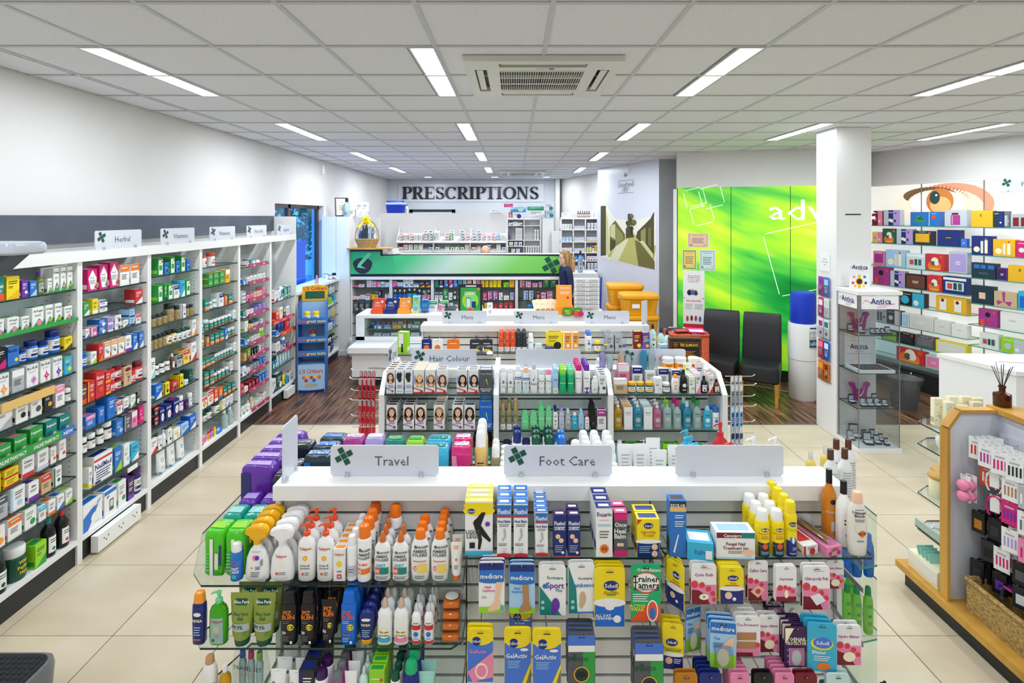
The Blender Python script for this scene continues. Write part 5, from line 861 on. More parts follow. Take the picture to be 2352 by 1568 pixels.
# hanging packs on hooks
def hang(px, yt, yb, D, wpx, art, cols, n, lb, th=.004, rz=0, dy=.022, bulge=None, par=GF, film=False):
    X = x_at(px, D); w_ = wpx*D/F; zt, zb = z_at(yt, D), z_at(yb, D); h_ = zt-zb; key = ('hang', art, cols, round(w_, 3), round(h_, 3), th, bulge)
    if key not in PROTO:
        b = MB(('pack',)); r_ = w_*.12
        pts = [(-w_/2, 0), (w_/2, 0), (w_/2, h_-r_), (w_/2-r_*.3, h_-r_*.3), (w_/2-r_, h_), (-w_/2+r_, h_), (-w_/2+r_*.3, h_-r_*.3), (-w_/2, h_-r_)]
        b.prism(pts, -th/2, th/2, 'y', cols[0]); b.art(ART.get(art, art) if art else default_art(cols, 'h', px), w_*.97, h_*.97, lambda x, z_: -th/2-.0003)
        b.rect(-w_*.12, h_*.93, w_*.12, h_*.945, 'k', lambda x, z_: -th/2-.004)
        pr = [('card', b.mesh('card'))]
        if bulge:
            c = MB(('clear',)); c.loft([(0, w_*.30, .010), (.004, w_*.34, .014), (h_*.42, w_*.34, .014), (h_*.46, w_*.28, .008)], 'W', 16, n=4)
            me = c.mesh('blister'); pr.append(('blister', me))
        PROTO[key] = pr
    pr = PROTO[key]
    for j in range(n):
        l = lb if n == 1 else f'{lb}, {ORD[j+1]} back'
        o = mk('hanging_pack', pr[0][1], None, (X+random.uniform(-.002, .002), D+j*dy, zb), rz+random.uniform(-.03, .03)); tag(o, l, 'hanging pack', 'packs hanging on the slatwall hooks' if n > 1 else None)
        for nm, me in pr[1:]: mk(nm, me, o, (0, -th/2-.012, h_*.05))
    b = MB(('metal',)); zz = zt-h_*.06+.003; yb_ = 2.27 if par is GF else par.location.y-.04
    b.tube([(0, D-.012, zz+.003), (0, D, zz), (0, yb_, zz-.004)], .0022, 's', 6); b.box(-.008, yb_-.004, zz-.03, .008, yb_, zz+.006); b.loft([(0, .004, .004), (.004, .004, .004)], 's', 8) if 0 else None
    o = b.obj('hook', par, (X-par.location.x, -par.location.y, 0)); return o
H1 = [(1130, 1288, 1405, 2.03, 59, 'med', 'WB', 3, 'heel cushions pack with pink panel, top hook row'), (1198, 1292, 1407, 2.03, 59, 'medb', 'uB', 3, 'heel cushions pack with blue panel, top hook row'), (1268, 1297, 1411, 2.03, 61, 'spt', 'Wt', 2, 'teal Sport Plus insole pack'),
 (1336, 1292, 1406, 2.03, 61, 'lam', 'Wt', 2, 'teal and white lambswool insole pack'), (1401, 1303, 1437, 2.02, 70, 'air', 'yU', 4, 'large yellow and blue Air-Pillo insole pack'), (1484, 1294, 1425, 2.01, 68, 'trn', 'If', 1, 'green and orange Trainer Tamers insole pack'), (1615, 1294, 1386, 2.02, 58, 'corn', 'WP', 2, 'white and pink Corn Pads pack'),
 (1678, 1300, 1382, 2.02, 54, 'scc', 'yB', 5, 'thick yellow and blue corn plaster pack'), (1739, 1286, 1378, 2.06, 46, 'call', 'WP', 2, 'white and pink Callus Care pack'), (1803, 1296, 1376, 2.02, 48, 'ver', 'WP', 1, 'white box pack of verruca plasters'), (1874, 1299, 1398, 2.02, 62, 'felt', 'WP', 2, 'white and pink Chiropody Felt pack'), (1918, 1285, 1350, 2.10, 40, 'hyd', 'WP', 1, 'small pink pack behind chiropody felt at right end')]
for a in H1: hang(*a, th=.02 if a[0] in (1678, 1803) else .005, dy=.024 if a[0] == 1678 else .02)
hang(1553, 1290, 1392, 2.03, 45, 'scc', 'yB', 3, 'yellow and blue plaster pack turned sideways', rz=-.9)
H2 = [(1103, 1442, 1562, 1.99, 60, 'gelp', 'yv', 2, 'pink GelActiv insole pack in yellow tray', .012), (1190, 1440, 1588, 1.99, 62, 'gel', 'yv', 1, 'blue and yellow GelActiv insole pack, left of pair', .012), (1256, 1442, 1592, 1.97, 66, 'gel', 'yv', 1, 'blue and yellow GelActiv insole pack, right of pair', .012), (1195, 1398, 1470, 2.20, 52, 'gel', 'Bv', 1, 'dark blue GelActiv pack far back behind the pair', .01),
 (1336, 1452, 1575, 1.98, 63, 'spe', 'Sv', 4, 'green and grey arch insole pack, left file', .01), (1490, 1470, 1600, 1.95, 66, 'spe', 'Sv', 4, 'green and grey arch insole pack, right file', .01), (1546, 1432, 1535, 1.99, 46, 'prs', 'yB', 3, 'yellow and navy pressure point plaster pack', .006), (1592, 1392, 1493, 2.05, 40, 'mtt', 'uW', 1, 'toe protector pack turned left, hanging higher', .006),
 (1660, 1425, 1532, 1.98, 58, 'mtt', 'uW', 3, 'toe protector pack with blue header', .006), (1716, 1414, 1504, 2.0, 57, 'toe', 'WP', 5, 'toe protector tubes on white and pink card', .008), (1766, 1412, 1495, 2.02, 46, 'hyd', 'WP', 2, 'foam pack on white and pink card', .006), (1779, 1365, 1418, 2.16, 42, 'tnp', 'MF', 2, 'maroon toenail pack hanging farther back', .006),
 (1829, 1438, 1530, 1.98, 52, 'tnp', 'MF', 4, 'maroon toenail protector pack', .006), (1886, 1430, 1540, 1.97, 64, 'scb', 'cW', 3, 'light blue blister plaster pouch', .008), (1950, 1434, 1525, 1.98, 56, 'hyd', 'WP', 2, 'white and pink Hydro Blister pack', .006)]
for a in H2: hang(*a[:9], th=a[9], bulge=1 if a[5] in ('tnp', 'mtt') else None, rz=.35 if a[0] in (1592,) else (-.12 if a[0] in (1660, 1886, 1546) else 0))
for i, (px, c, w_, lb) in enumerate(((1575, 'aO', 52, 'amber insole pack'), (1632, 'BW', 52, 'curved navy insole pack'), (1700, 'PW', 44, 'pale pink pumice pack'), (1752, 'kW', 44, 'black and white foot file pack'), (1800, 'PV', 44, 'pink foot plaster pack'), (1850, 'Rr', 50, 'dark red stocking pack'), (1925, 'Tq', 52, 'pale aqua gel sock pack'))):
    hang(px, 1545, 1690, 1.95, w_, None, c, 5 if i in (1, 2, 4) else 2, lb+' on the lowest hook row', th=.006, dy=.018)
for px in (1600, 1905): hang(px, 1560, 1700, 2.0, 44, None, 'tW', 1, ('teal' if px < 1700 else 'turquoise')+' foot file pack on the lowest hook row')
# ================================================================ MIDDLE GONDOLA PRODUCTS
b = MB(('white',)); b.prism([(-.31, .13), (-.31, 1.12), (-.19, 1.235), (0, 1.235), (.19, 1.235), (.31, 1.12), (.31, .13)], -.017, .017, 'x'); pmh = b.mesh('end_panel')
PXS = [-.868, -.118, .632, 1.378]
for x in PXS: mk('end_panel', pmh, GM, (x-.2525, 0, 0))
for i in range(3):
    for z in (1.12, .883, .646, .40): glass_shelf(GM, lp(GM, [(PXS[i]+.02, 3.55), (PXS[i+1]-.02, 3.55), (PXS[i+1]-.02, 3.81), (PXS[i]+.02, 3.81)]), z)
HB = 'r 0 .9 1 1 W;r 0 0 1 .06 r;d .78 .09 .14 r;p r .0 .22 .7 .12 .7 .16 0 .26;e .12 .6 .05 .2 v;l .25 .3 .95 1 x .05;h .58 .62 .46 '
NE = 'h .5 .72 .50 %s;b .5 .34 .07 p NICE;b .5 .26 .07 p n_EASY;p V 0 .2 .7 .1 .7 .13 0 .24;d .75 .1 .13 V'
ART.update({'hbl': HB+'H', 'hbr': HB+'J', 'hbk': HB+'k', 'hgd': HB+'K', 'boy': NE % 'J', 'sil': 'e .3 .75 .22 .16 d;e .5 .62 .26 .14 d;e .6 .8 .2 .12 d;b .5 .34 .07 v NICE;b .5 .26 .07 v n_EASY;l .1 .1 .9 1 v .04', 'n1': NE % 'n', 'n2': NE % 'J', 'n3': NE % 'K', 'n4': NE % 'J', 'n5': NE % 'k', 'cb4': 'b .5 .85 .08 s COLOUR_B4;p y .5 .6 .55 .65 .7 .3;p g .4 .6 .45 .62 .3 .3;b .5 .2 .06 W HAIR_COLOUR;b .5 .12 .06 W REMOVER', 'hl': 'h .5 .55 .46 H;r 0 .9 1 1 K;l .1 .1 .9 2 x .04', 'hl2': 'h .5 .55 .46 K;r 0 .9 1 1 K;l .1 .1 .9 2 x .04',
 'san': 'r 0 .72 1 .86 b;b .5 .79 .08 W Sanex;r .2 .1 .8 .5 T;l .2 .6 .8 2 x .05', 'nvd': 'd .5 .62 .26 B;b .5 .62 .07 W NIVEA;l .2 .4 .8 2 x .04;p k .4 0 .95 0 .95 .35', 'sure': 'p k .3 .62 .45 .52 .8 .8 .45 .6;b .5 .42 .1 S Sure;p c 0 .1 1 .3 1 .36 0 .2', 'dv': 'b .5 .75 .1 S Dove;e .5 .6 .15 .03 A;l .2 .35 .8 2 s .05', 'dvp': 'b .5 .75 .1 S Dove;e .5 .6 .15 .03 A;p j .3 .3 .9 .4 .7 .25', 'mit': 'p y 0 0 .9 .0 0 .5;b .5 .6 .07 W Mitchum', 'mit2': 'p P 0 .2 1 .5 1 0 0 0;b .5 .6 .07 W Mitchum', 'dm': 'b .45 .75 .07 S Dove;p V .1 0 .9 0 .9 .3 .1 .1;l .3 .6 .8 1 x .04', 'dm2': 'b .45 .75 .07 S Dove;e .5 .15 .5 .16 p;l .3 .6 .8 1 x .04', 'gar': 'b .5 .78 .06 G Garnier;l .2 .68 .8 1 d .03;e .5 .5 .3 .12 W;l .2 .25 .8 2 W .05', 'rsv': 'd .5 .85 .12 r;l .2 .6 .8 3 W .06;r .1 .1 .9 .3 W'})
def grow(bay, z, spec, zone, group, noun_=None, name=None, inset=.015): row(spec, PXS[bay]+.02, 3.552, 0, z+.0005, .71, zone, group, inset=inset, depth=.05, name=name, noun=noun_, jit=.002)
HG = 'hair dye cartons'
grow(0, 1.12, 'b:WJ:6:15.5@4.8:boy/4 b:Wd:5.6:15.5@4.8:sil/4*2 b:WH:7.4:15.5@4:hbl/5 b:WH:7.4:15.5@4:hgd/4 b:WJ:7.4:15.5@4.5:hbr/2 _5.5 b:Wk:7.4:15.5@4.5:hbk/2*2 b:Ss:9:15.5:cb4/2', 'top shelf, hair dyes', HG, 'hair dye carton', 'hair_dye_box')
grow(0, .883, 'b:WJ:7.5:16@4.5:n1/3 _2.8 b:WJ:7.5:16@4.5:n2/3 b:WJ:7.5:16@4.5:n4 _4 b:WK:7.5:16@4.5:n3/4 _4 b:WJ:7.5:16@4.5:n4/3 b:Wk:7.5:16@4.5:n5 _1.5 b:Uu:9:18:cb4/3', 'second shelf, hair dyes', HG, 'hair dye carton', 'hair_dye_box')
grow(0, .646, 'b:zK:9:17:hl2 b:WH:9:15:hl b:WH:9:15.5:hl b:WH:9:15:hl b:WH:9:15:hl2 _4 a:tk:3.8:15:rsv/5*3', 'third shelf, hair dyes', HG, 'hair dye carton', 'hair_dye_box')
grow(1, 1.12, 'a:WW:4.6:17:nvd/2 a:WW:4.6:16.5:nvd a:WW:5:18:san a:Wi:4.8:17:san f:Wz:5.5:19:sure a:WT:4.4:15.5:dv a:WP:4.4:15.5:dvp a:uu:4.4:16.5/3 a:Il:5:16:mit/3 a:IZ:5:16:mit2/3 a:Wm:5.2:19:dm/4 a:Wp:5.2:19:dm2/4 f:WW:5:11 b:WQ:5:12/4', 'top shelf, deodorant bay', 'deodorants', None, 'toiletry_carton')
grow(1, .883, 'a:Xh:4.3:16.5/3 a:XX:4.3:16.5/4 a:Xh:4.3:17/4 _1 q:ZZ:6:11:mit2/2 q:ZZ:6:11:mit/2 q:ZZ:5:15:mit2/4 q:ZZ:5:15:mit/2 f:WB:4.2:14/3 f:zL:4.2:14/3 f:sT:4.5:13/2 f:cW:4.5:11 f:uu:4.5:13/2 f:Wm:3.5:10 f:kk:4.8:16.5/5 b:WV:7:13', 'second shelf, deodorant bay', 'deodorants', None, 'toiletry_carton')
grow(1, .646, '_1 j:WB:6:13/2 _1 j:zW:5:13 j:WB:6:14/2 j:WG:6:15/3*2 j:Wb:6:14/3 j:WS:6:14/2*2 j:WW:6:14/3*3', 'third shelf, deodorant bay', 'deodorants')
grow(2, 1.12, 'b:NW:9:9 j:GA:5.4:7 j:GA:5.4:7*2 b:Ww:5:10 j:EW:5.4:6.5 f:WO:5.5:12 o:kk:5:15:gar b:Wl:4:11/3 b:WP:3.4:13/3 o:kk:4.4:11 b:Wr:3:12/2 o:nk:4:9', 'top shelf, skin care bay', 'skin care jars and bottles', None, 'skin_care_carton')
grow(2, 1.12, 'b:PW:8:15 b:W:7:13 b:Ww:7:10 b:W:7:12 b:W:6:11 b:Wy:6:15 b:Wf:6:16', 'back of top shelf, skin care bay', 'skin care cartons', 'cream carton', 'skin_care_carton', inset=.17)
grow(2, .883, 'U:AW:6.4:18:gar/3 b:WO:6:14.5@4:gar/5 U:cW:6.6:18:gar/3 b:WT:6:14.5@4:gar/4 U:PW:6.4:17.5:gar/2 U:Tl:6.4:19:gar/2 c:Tm:6.4:18:gar/2 c:cT:6.4:18:gar/2 c:Tg:6.4:18.5:gar/2 f:cu:6:15:gar a:Wb:5:14/2', 'second shelf, skin care bay', 'face wash bottles', 'face care carton', 'face_care_carton')
grow(2, .646, 'f:uW:6:16 b:lg:7:14 U:lW:6:16 U:lW:6:16 b:lg:9:14 b:lP:9:14 b:Wg:7:13 b:WP:7:13', 'third shelf, skin care bay', 'face wash bottles', 'face care carton', 'face_care_carton')
for q_, px in enumerate((1534, 1563, 1593)): place('j', 'WW', .085, .085, .085, 'g .', 0, 0, 0, 0, '', None) if 0 else put('j', 'WWO', px, 3.78, 1.2355-.0205, .085, .09, .085, 'd .3 .5 .14 O;d .6 .5 .14 y;d .45 .5 .08 r;l .1 .9 .9 1 g .1' if 0 else None, 1, 0, f'white tub with yellow flower band on the middle gondola, {("left", "middle", "right")[q_]}', 'flower tubs')
# clear tub, leaflets, gift bags on the middle gondola's top
t = thing('clear_tub', 'clear plastic tub right of the Hair Colour sign', 'tub', (x_at(1114, 3.84), 3.845, 1.2155)); b = MB(('clear',)); b.loft([(0, .045, .04), (.10, .06, .05), (.105, .062, .052)], 'W', 20, n=4); b.obj('tub', t); b = MB(('cello',)); b.loft([(.106, .065, .05), (.13, .07, .05), (.15, .05, .03)], 'W', 14, n=3); b.obj('film', t)
put('p', 'Wl', 925, 3.84, 1.2155, .12, .03, .1, None, 1, 0, 'flat white and green pack lying left of the Hair Colour sign')
for q_, (px, c, h_, lb) in enumerate(((1390, 'L', .28, 'pink'), (1432, 'i', .27, 'peach'), (1484, 'c', .33, 'turquoise'))):
    t = thing('wrapped_gift_bag', f'clear cellophane gift bag with {lb} bath products, tied at neck', 'gift bag', (x_at(px, 3.80), 3.80-.02, 1.2155)); 
    b = MB(('gel',)); b.loft([(0, .022, .02), (h_*.35, .024, .022), (h_*.42, .012, .012)], c, 14); b.obj('bath_bottle', t, (-.022, 0, .003)); b = MB(('gel',)); b.loft([(0, .02, .018), (h_*.3, .022, .02), (h_*.38, .01, .01)], 'T', 14); b.obj('bath_bottle', t, (.028, 0, .003))
    b = MB(('cello',)); b.loft([(0, .052, .036), (h_*.3, .06, .04), (h_*.5, .045, .03), (h_*.62, .012, .012), (h_*.8, .02, .018), (h_, .034, .022)], 'W', 14, n=2.4); b.obj('cellophane', t)
    b = MB(('gloss',)); b.loft([(h_*.605, .014, .014), (h_*.635, .014, .014)], ('A', 'p', 'c')[q_], 10); b.obj('ribbon', t)
# end hooks of the middle gondola
def endhook(px, D, z, n, c, lb, h_, w_, par, s_):
    b = MB(('metal',)); X = x_at(px, D); L = .16; xx = X
    b.tube([(xx-s_*.02, D, z), (xx+s_*.17, D, z), (xx+s_*.19, D, z+.012)], .0028, 's', 6); b.obj('hook', par, (-par.location.x, -par.location.y, 0))
    key = ('eh', c, h_, w_)
    if key not in PROTO:
        m_ = MB(('pack',)); m_.prism([(-w_/2, 0), (w_/2, 0), (w_/2, h_*.9), (w_*.2, h_), (-w_*.2, h_), (-w_/2, h_*.9)], -.003, .003, 'y', c[0]); m_.art(f'r 0 .75 1 1 {c[1]};r .2 .1 .8 .7 {c[2]};l .2 .5 .8 4 {c[1]} .08', w_*.97, h_*.97, lambda x, z_: -.0035); PROTO[key] = m_.mesh('card')
    for j in range(n):
        tag(mk('hanging_pack', PROTO[key], None, (xx+s_*(.03+j*.03), D+.004*j, z-h_+.002), math.radians(35)*s_), f'{lb}, {ORD[j+1]} along', 'hanging pack', 'slim packs on the end hooks')
for r_, z in enumerate((1.20, 1.06, .88, .66)):
    for q_, (D) in enumerate((3.62, 3.82)): endhook(868, D, z, 4, ('rsR', 'rsr', 'rjs', 'Wsr')[r_], f'slim red toothbrush pack, {("top", "second", "third", "lowest")[r_]} hook row, {("front", "rear")[q_]} hook', .16, .03, GM, -1)
for r_, z in enumerate((1.16, 1.02, .84, .66)):
    for q_, (D) in enumerate((3.62, 3.82)): endhook(1672, D, z, 3, ('sWx', 'uWB', 'sBW', 'Txt')[r_], f'slim pale comb pack, {("top", "second", "third", "lowest")[r_]} right hook row, {("front", "rear")[q_]} hook', .15, .035, GM, 1)
# ================================================================ FAR GONDOLA PRODUCTS
glass_shelf(GB, lp(GB, [(-.2, 5.22), (1.36, 5.22), (1.36, 5.55), (-.2, 5.55)]), .97); glass_shelf(GB, lp(GB, [(-1.25, 5.3), (-.97, 5.3), (-.97, 5.8), (-1.25, 5.8)]), .93)
glass_shelf(GB, lp(GB, [(1.385, 5.0), (1.80, 5.0), (1.80, 5.8), (1.385, 5.8)]), .90)
for q_, (px, c, w_, lb) in enumerate(((980, 'BW', 22, 'blue razor pack'), (1005, 'Wf', 24, 'white razor pack with orange header'), (1041, 'oO', 28, 'orange razor pack'), (1092, 'dg', 26, 'black razor pack, left of two'), (1118, 'dg', 26, 'black razor pack, right of two'))):
    hang(px, 779, 815, 5.4, w_, 'e .5 .3 .4 .12 y;l .2 .8 .8 1 W .1' if q_ in (2, 3, 4) else 'd .5 .5 .3 o;l .2 .8 .8 1 W .1', c, 1, lb+' hanging under the Mens signs', th=.03, par=GB)
FG = 'mens toiletries on the far gondola'
for k, c, px, w_, h_, n, dy, lb in (('a', 'ff', 1151, .05, .185, 3, .06, 'orange shaving gel can, left file'), ('a', 'ff', 1165, .05, .185, 3, .06, 'orange shaving gel can, middle file'), ('a', 'ff', 1178, .05, .185, 3, .06, 'orange shaving gel can, right file'), ('a', 'dd', 1191, .05, .18, 4, .06, 'black shaving foam can, left file'), ('a', 'dd', 1204, .05, .18, 4, .06, 'black shaving foam can, right file'), ('a', 'WW', 1219, .055, .16, 2, .06, 'white shaving foam can'),
 ('j', 'WT', 1237, .08, .07, 1, .06, 'low white tub among shaving goods'), ('b', 'yk', 1273, .16, .185, 1, .06, 'black and yellow razor gift carton'), ('b', 'OW', 1302, .08, .18, 1, .06, 'orange topped razor gift carton'), ('b', 'OW', 1320, .07, .18, 1, .06, 'orange and white razor carton'), ('j', 'vB', 1262, .1, .05, 1, 0, 'blue shaving cream tub'), ('a', 'Wv', 1352, .06, .19, 2, .07, 'white mens spray with blue cap'), ('j', 'dy', 1372, .06, .11, 1, 0, 'dark tub with yellow dot'), ('b', 'sS', 1400, .07, .16, 2, .08, 'silver fragrance carton'), ('b', 'sS', 1420, .07, .16, 2, .08, 'pale grey fragrance carton'),
 ('b', 'Ry', 1463, .08, .19, 1, 0, 'dark red fragrance carton with yellow dot'), ('b', 'py', 1482, .07, .18, 1, 0, 'purple fragrance carton at right of far gondola')):
    put(k, c, px, 5.32 if px != 1262 and px != 1372 else 5.26, .971, w_, h_, min(w_, .06), None, n, dy, lb, FG if n > 1 else None)
for q_, px in enumerate((1499, 1518, 1532)): put('o', 'Td', px, (5.68, 5.5, 5.4)[q_], .901, .075, .26, .075, None, 1, 0, f'large mint mouthwash bottle with black cap, {ORD[q_+1]} from left at gondola end', 'mouthwash bottles')
for q_, px in enumerate((1522, 1542)): put('b', 'uW', px, 5.25, .901, .08, .15, .06, None, 1, 0, f'light blue carton before mouthwash bottles, {("left", "right")[q_]} one', 'mouthwash cartons')
t = thing('framed_gift_box', 'black gift box lettered THE GLAM BOX in gold with brown frame', 'gift box', (x_at(1574, 5.04), 5.04, .901), -.06)
b = MB(('pack',)); b.box(-.15, 0, 0, .15, .05, .255, 'J'); b.box(-.135, -.004, .015, .135, 0, .24, 'k')
b.art('r .03 .03 .97 .04 a;r .03 .96 .97 .97 a;r .03 .03 .035 .97 a;r .965 .03 .97 .97 a;d .17 .85 .07 a;d .17 .85 .055 k;b .17 .85 .06 a W7;b .62 .85 .13 A THE_GLAM_BOX 0.62;l .1 .7 .35 1 a .05;l .1 .6 .85 9 a .045', .27, .225, lambda x, z_: -.0045); b.v = [(x, y, z_) for x, y, z_ in b.v]; b.obj('box', t)
put('b', 'lW', 955, 5.4, .931, .10, .21, .07, 'r .1 .3 .6 .95 W;p k .35 .05 .6 .05 .55 .4 .4 .4;d .48 .42 .1 k', 1, 0, 'lime and white pet care carton with dog picture', rz=-.2, X=-1.1)
# ================================================================ LOW SHELVING UNDER THE WINDOW
def turned(t, x, y, rz): t.location = (x, y, 0); t.rotation_euler = (0, 0, rz); return t
LZ = [1.08, .885, .70, .515, .33]
for i, (y0, y1) in enumerate(((7.16, 8.04), (8.05, 8.86))):
    bay_unit('low_shelving_bay', ('nearer', 'farther')[i]+' white low shelving bay under the window', y0, y1, 1.245, LZ, base=.14, plinth=.1, group='low bays under the window')
tag(box_obj('window_counter_top', XW+.002, 7.14, 1.247, XF+.02, 8.87, 1.285, 'white'), 'white counter top running under the window', 'worktop')
lows = [['b:oW:7:12 _20 b:Wg:6:11 b:Wb:6:9', 'b:lg:8:12*3 b:yl:8:7', 'b:Wb:5:11*4', 'b:Wz:8:12 b:bW:6:11*2', 'j:kW:6:9*4 b:kW:6:9', 'b:WN:12:15 b:Wj:10:12'],
        ['b:fW:9:13 f:lZ:9:16 b:Wb:7:9 o:WT:5:12 b:Wb:7:9', 'o:gW:6:13 b:lW:9:13*3 b:yW:8:5 b:cT:7:14', 'b:Wy:7:8*2 b:zb:4:13*3 b:Yz:5:14*2', 'o:kW:6:9*2 b:Wb:6:10*3 b:vW:8:12', 'j:kW:6:8*3 j:Wk:6:8*2 o:kl:6:12*2', 'b:W:10:12 b:Wr:9:12 b:BW:12:17']]
for i, (y0, y1) in enumerate(((7.16, 8.04), (8.05, 8.86))):
    for k, sp in enumerate(lows[i]): row(sp, XF, y0+.024, math.pi/2, (LZ+[.14])[k]+.0005, y1-y0-.05, f'{zn[k]} of {("nearer", "farther")[i]} low bay under window', 'goods on the low bays under the window', inset=.016, depth=.085, name='household_box')
put('c', 'Pi', 0, 8.1, 1.286, .05, .12, .05, None, 1, 0, 'pink reed diffuser bottle on the counter under the window', X=-2.95); 
for q_, X in enumerate((-3.0, -2.93, -2.88)): put('j', ('Ws', 'xw', 'dk')[q_], 0, 8.62+.02*q_, 1.286, .075, .10, .075, None, 1, 0, ('white', 'grey', 'dark')[q_]+' scented candle jar on window counter by white panel', X=X)
# tall white panels beyond the window
tp = thing('tall_cupboard', 'tall white cupboard panels at end of the window counter', 'cupboard', (-2.92, 8.92, 0)); box_obj('side_panel', -.245, 0, 0, -.015, .5, 2.285, 'white', tp); box_obj('side_panel', -.01, 0, 0, .20, .5, 2.285, 'white', tp); box_obj('plinth', -.2, -.01, 0, .18, 0, .08, 'white', tp)
t = thing('framed_certificate', 'certificate in black frame leaning on top of tall cupboard', 'picture', (-2.88, 9.08, 2.287)); t.rotation_euler = (math.radians(-10), 0, math.radians(28)); b = MB(('pack',)); b.box(-.11, 0, 0, .11, .02, .32, 'k'); b.obj('frame', t)
b = MB(('pack',)); b.art('r .08 .06 .92 .94 w;r .13 .1 .87 .9 F;e .5 .75 .15 .05 s;l .25 .6 .75 5 x .06', .22, .32, lambda x, z_: -.0006); b.obj('certificate_sheet', t)
for q_, (X, h_) in enumerate(((-2.72, .12), (-2.60, .24), (-2.50, .24))): put('b', ('Dw', 'Wz', 'Wz')[q_], 0, 9.2, 2.287, .1, h_, .1, None, 1, 0, ('low cream', 'tall white', 'pale grey')[q_]+' carton on top of tall cupboard beside the certificate', X=X-.02)
put('c', 'Tk', 0, 9.05, 2.287, .10, .30, .10, 'r .2 .1 .8 .35 L', 1, 0, 'large clear bottle with black cap on top of cupboard', X=-2.80+.0)
# ================================================================ PHARMACY COUNTER
PB0 = [-2.712, -2.05, -1.36, -.66, .04, .76]; PZ = [1.107, .894, .702, .51, .31]
for i in range(5):
    t = bay_unit('counter_shelving_bay', f'{("leftmost", "second", "middle", "fourth", "rightmost")[i]} white shelving bay in the pharmacy counter front', 0, PB0[i+1]-PB0[i]-.004, 1.235, PZ, depth=.34, group='pharmacy counter shelving bays', base=.12, plinth=.08)
    turned(t, (PB0[i]+PB0[i+1])/2, 9.0, 0)
t = thing('pharmacy_counter_fascia', 'long green counter fascia with black borders, mortar and cross emblems', 'fascia', (-.98, 8.99, 0))
FX0, FX1, FXS = -2.714+.98, .80+.98, x_at(878, 8.99)+.98
b = MB(('fascia2',)); b.prism([(FX0, 1.29), (FX1, 1.29), (FX1, 1.656), (FXS, 1.656), (FXS, 1.735), (FX0, 1.735)], 0, .03, 'y'); b.obj('black_border_board', t)
b = MB(('fasciaart',)); b.prism([(FX0, 1.33), (FX1, 1.345), (FX1, 1.625), (.3, 1.645), (-.9, 1.645), (FXS-.03, 1.63), (FXS-.03, 1.705), (FX0, 1.705)], -.003, 0, 'y'); b.obj('green_print', t)
b = MB(('pack',)); mx_ = x_at(833, 8.99)+.98
for k in range(1): b.add([(mx_+.155*math.cos(a_)*(1 if math.sin(a_) < 0 else 1.05), -.0045, 1.50+(.165 if math.sin(a_) < 0 else .10)*math.sin(a_)) for a_ in [2*math.pi*i/28 for i in range(28)]], [tuple(range(28))], 'd')
b.obj('mortar_emblem', t); b = MB(('pack',)); b.add([(mx_-.09, -.007, 1.44), (mx_+.06, -.007, 1.42), (mx_-.03, -.007, 1.47), (mx_+.15, -.007, 1.66), (mx_+.09, -.007, 1.69), (mx_-.07, -.007, 1.50)], [(0, 1, 2, 3, 4, 5)], C['Z']); b.obj('pestle_emblem', t)
e = cross_emblem(.33, lambda x, z_: -.0065); e.obj('cross_emblem', t, (x_at(1265, 8.99)+.98, 0, 1.478)); b = MB(('white',)); b.box(FX0, -.01, 1.238, FX1, .34, 1.288); b.obj('counter_top', t)
tag(box_obj('wood_ledge', -2.74, 8.86, 1.745, -2.03, 9.25, 1.765, 'wood'), 'light wood ledge above left end of green fascia', 'ledge')
tag(box_obj('step_panel', -2.1, 8.995, 1.66, -1.96, 9.2, 1.744, 'white'), 'small white step panel beside the wood ledge', 'panel')
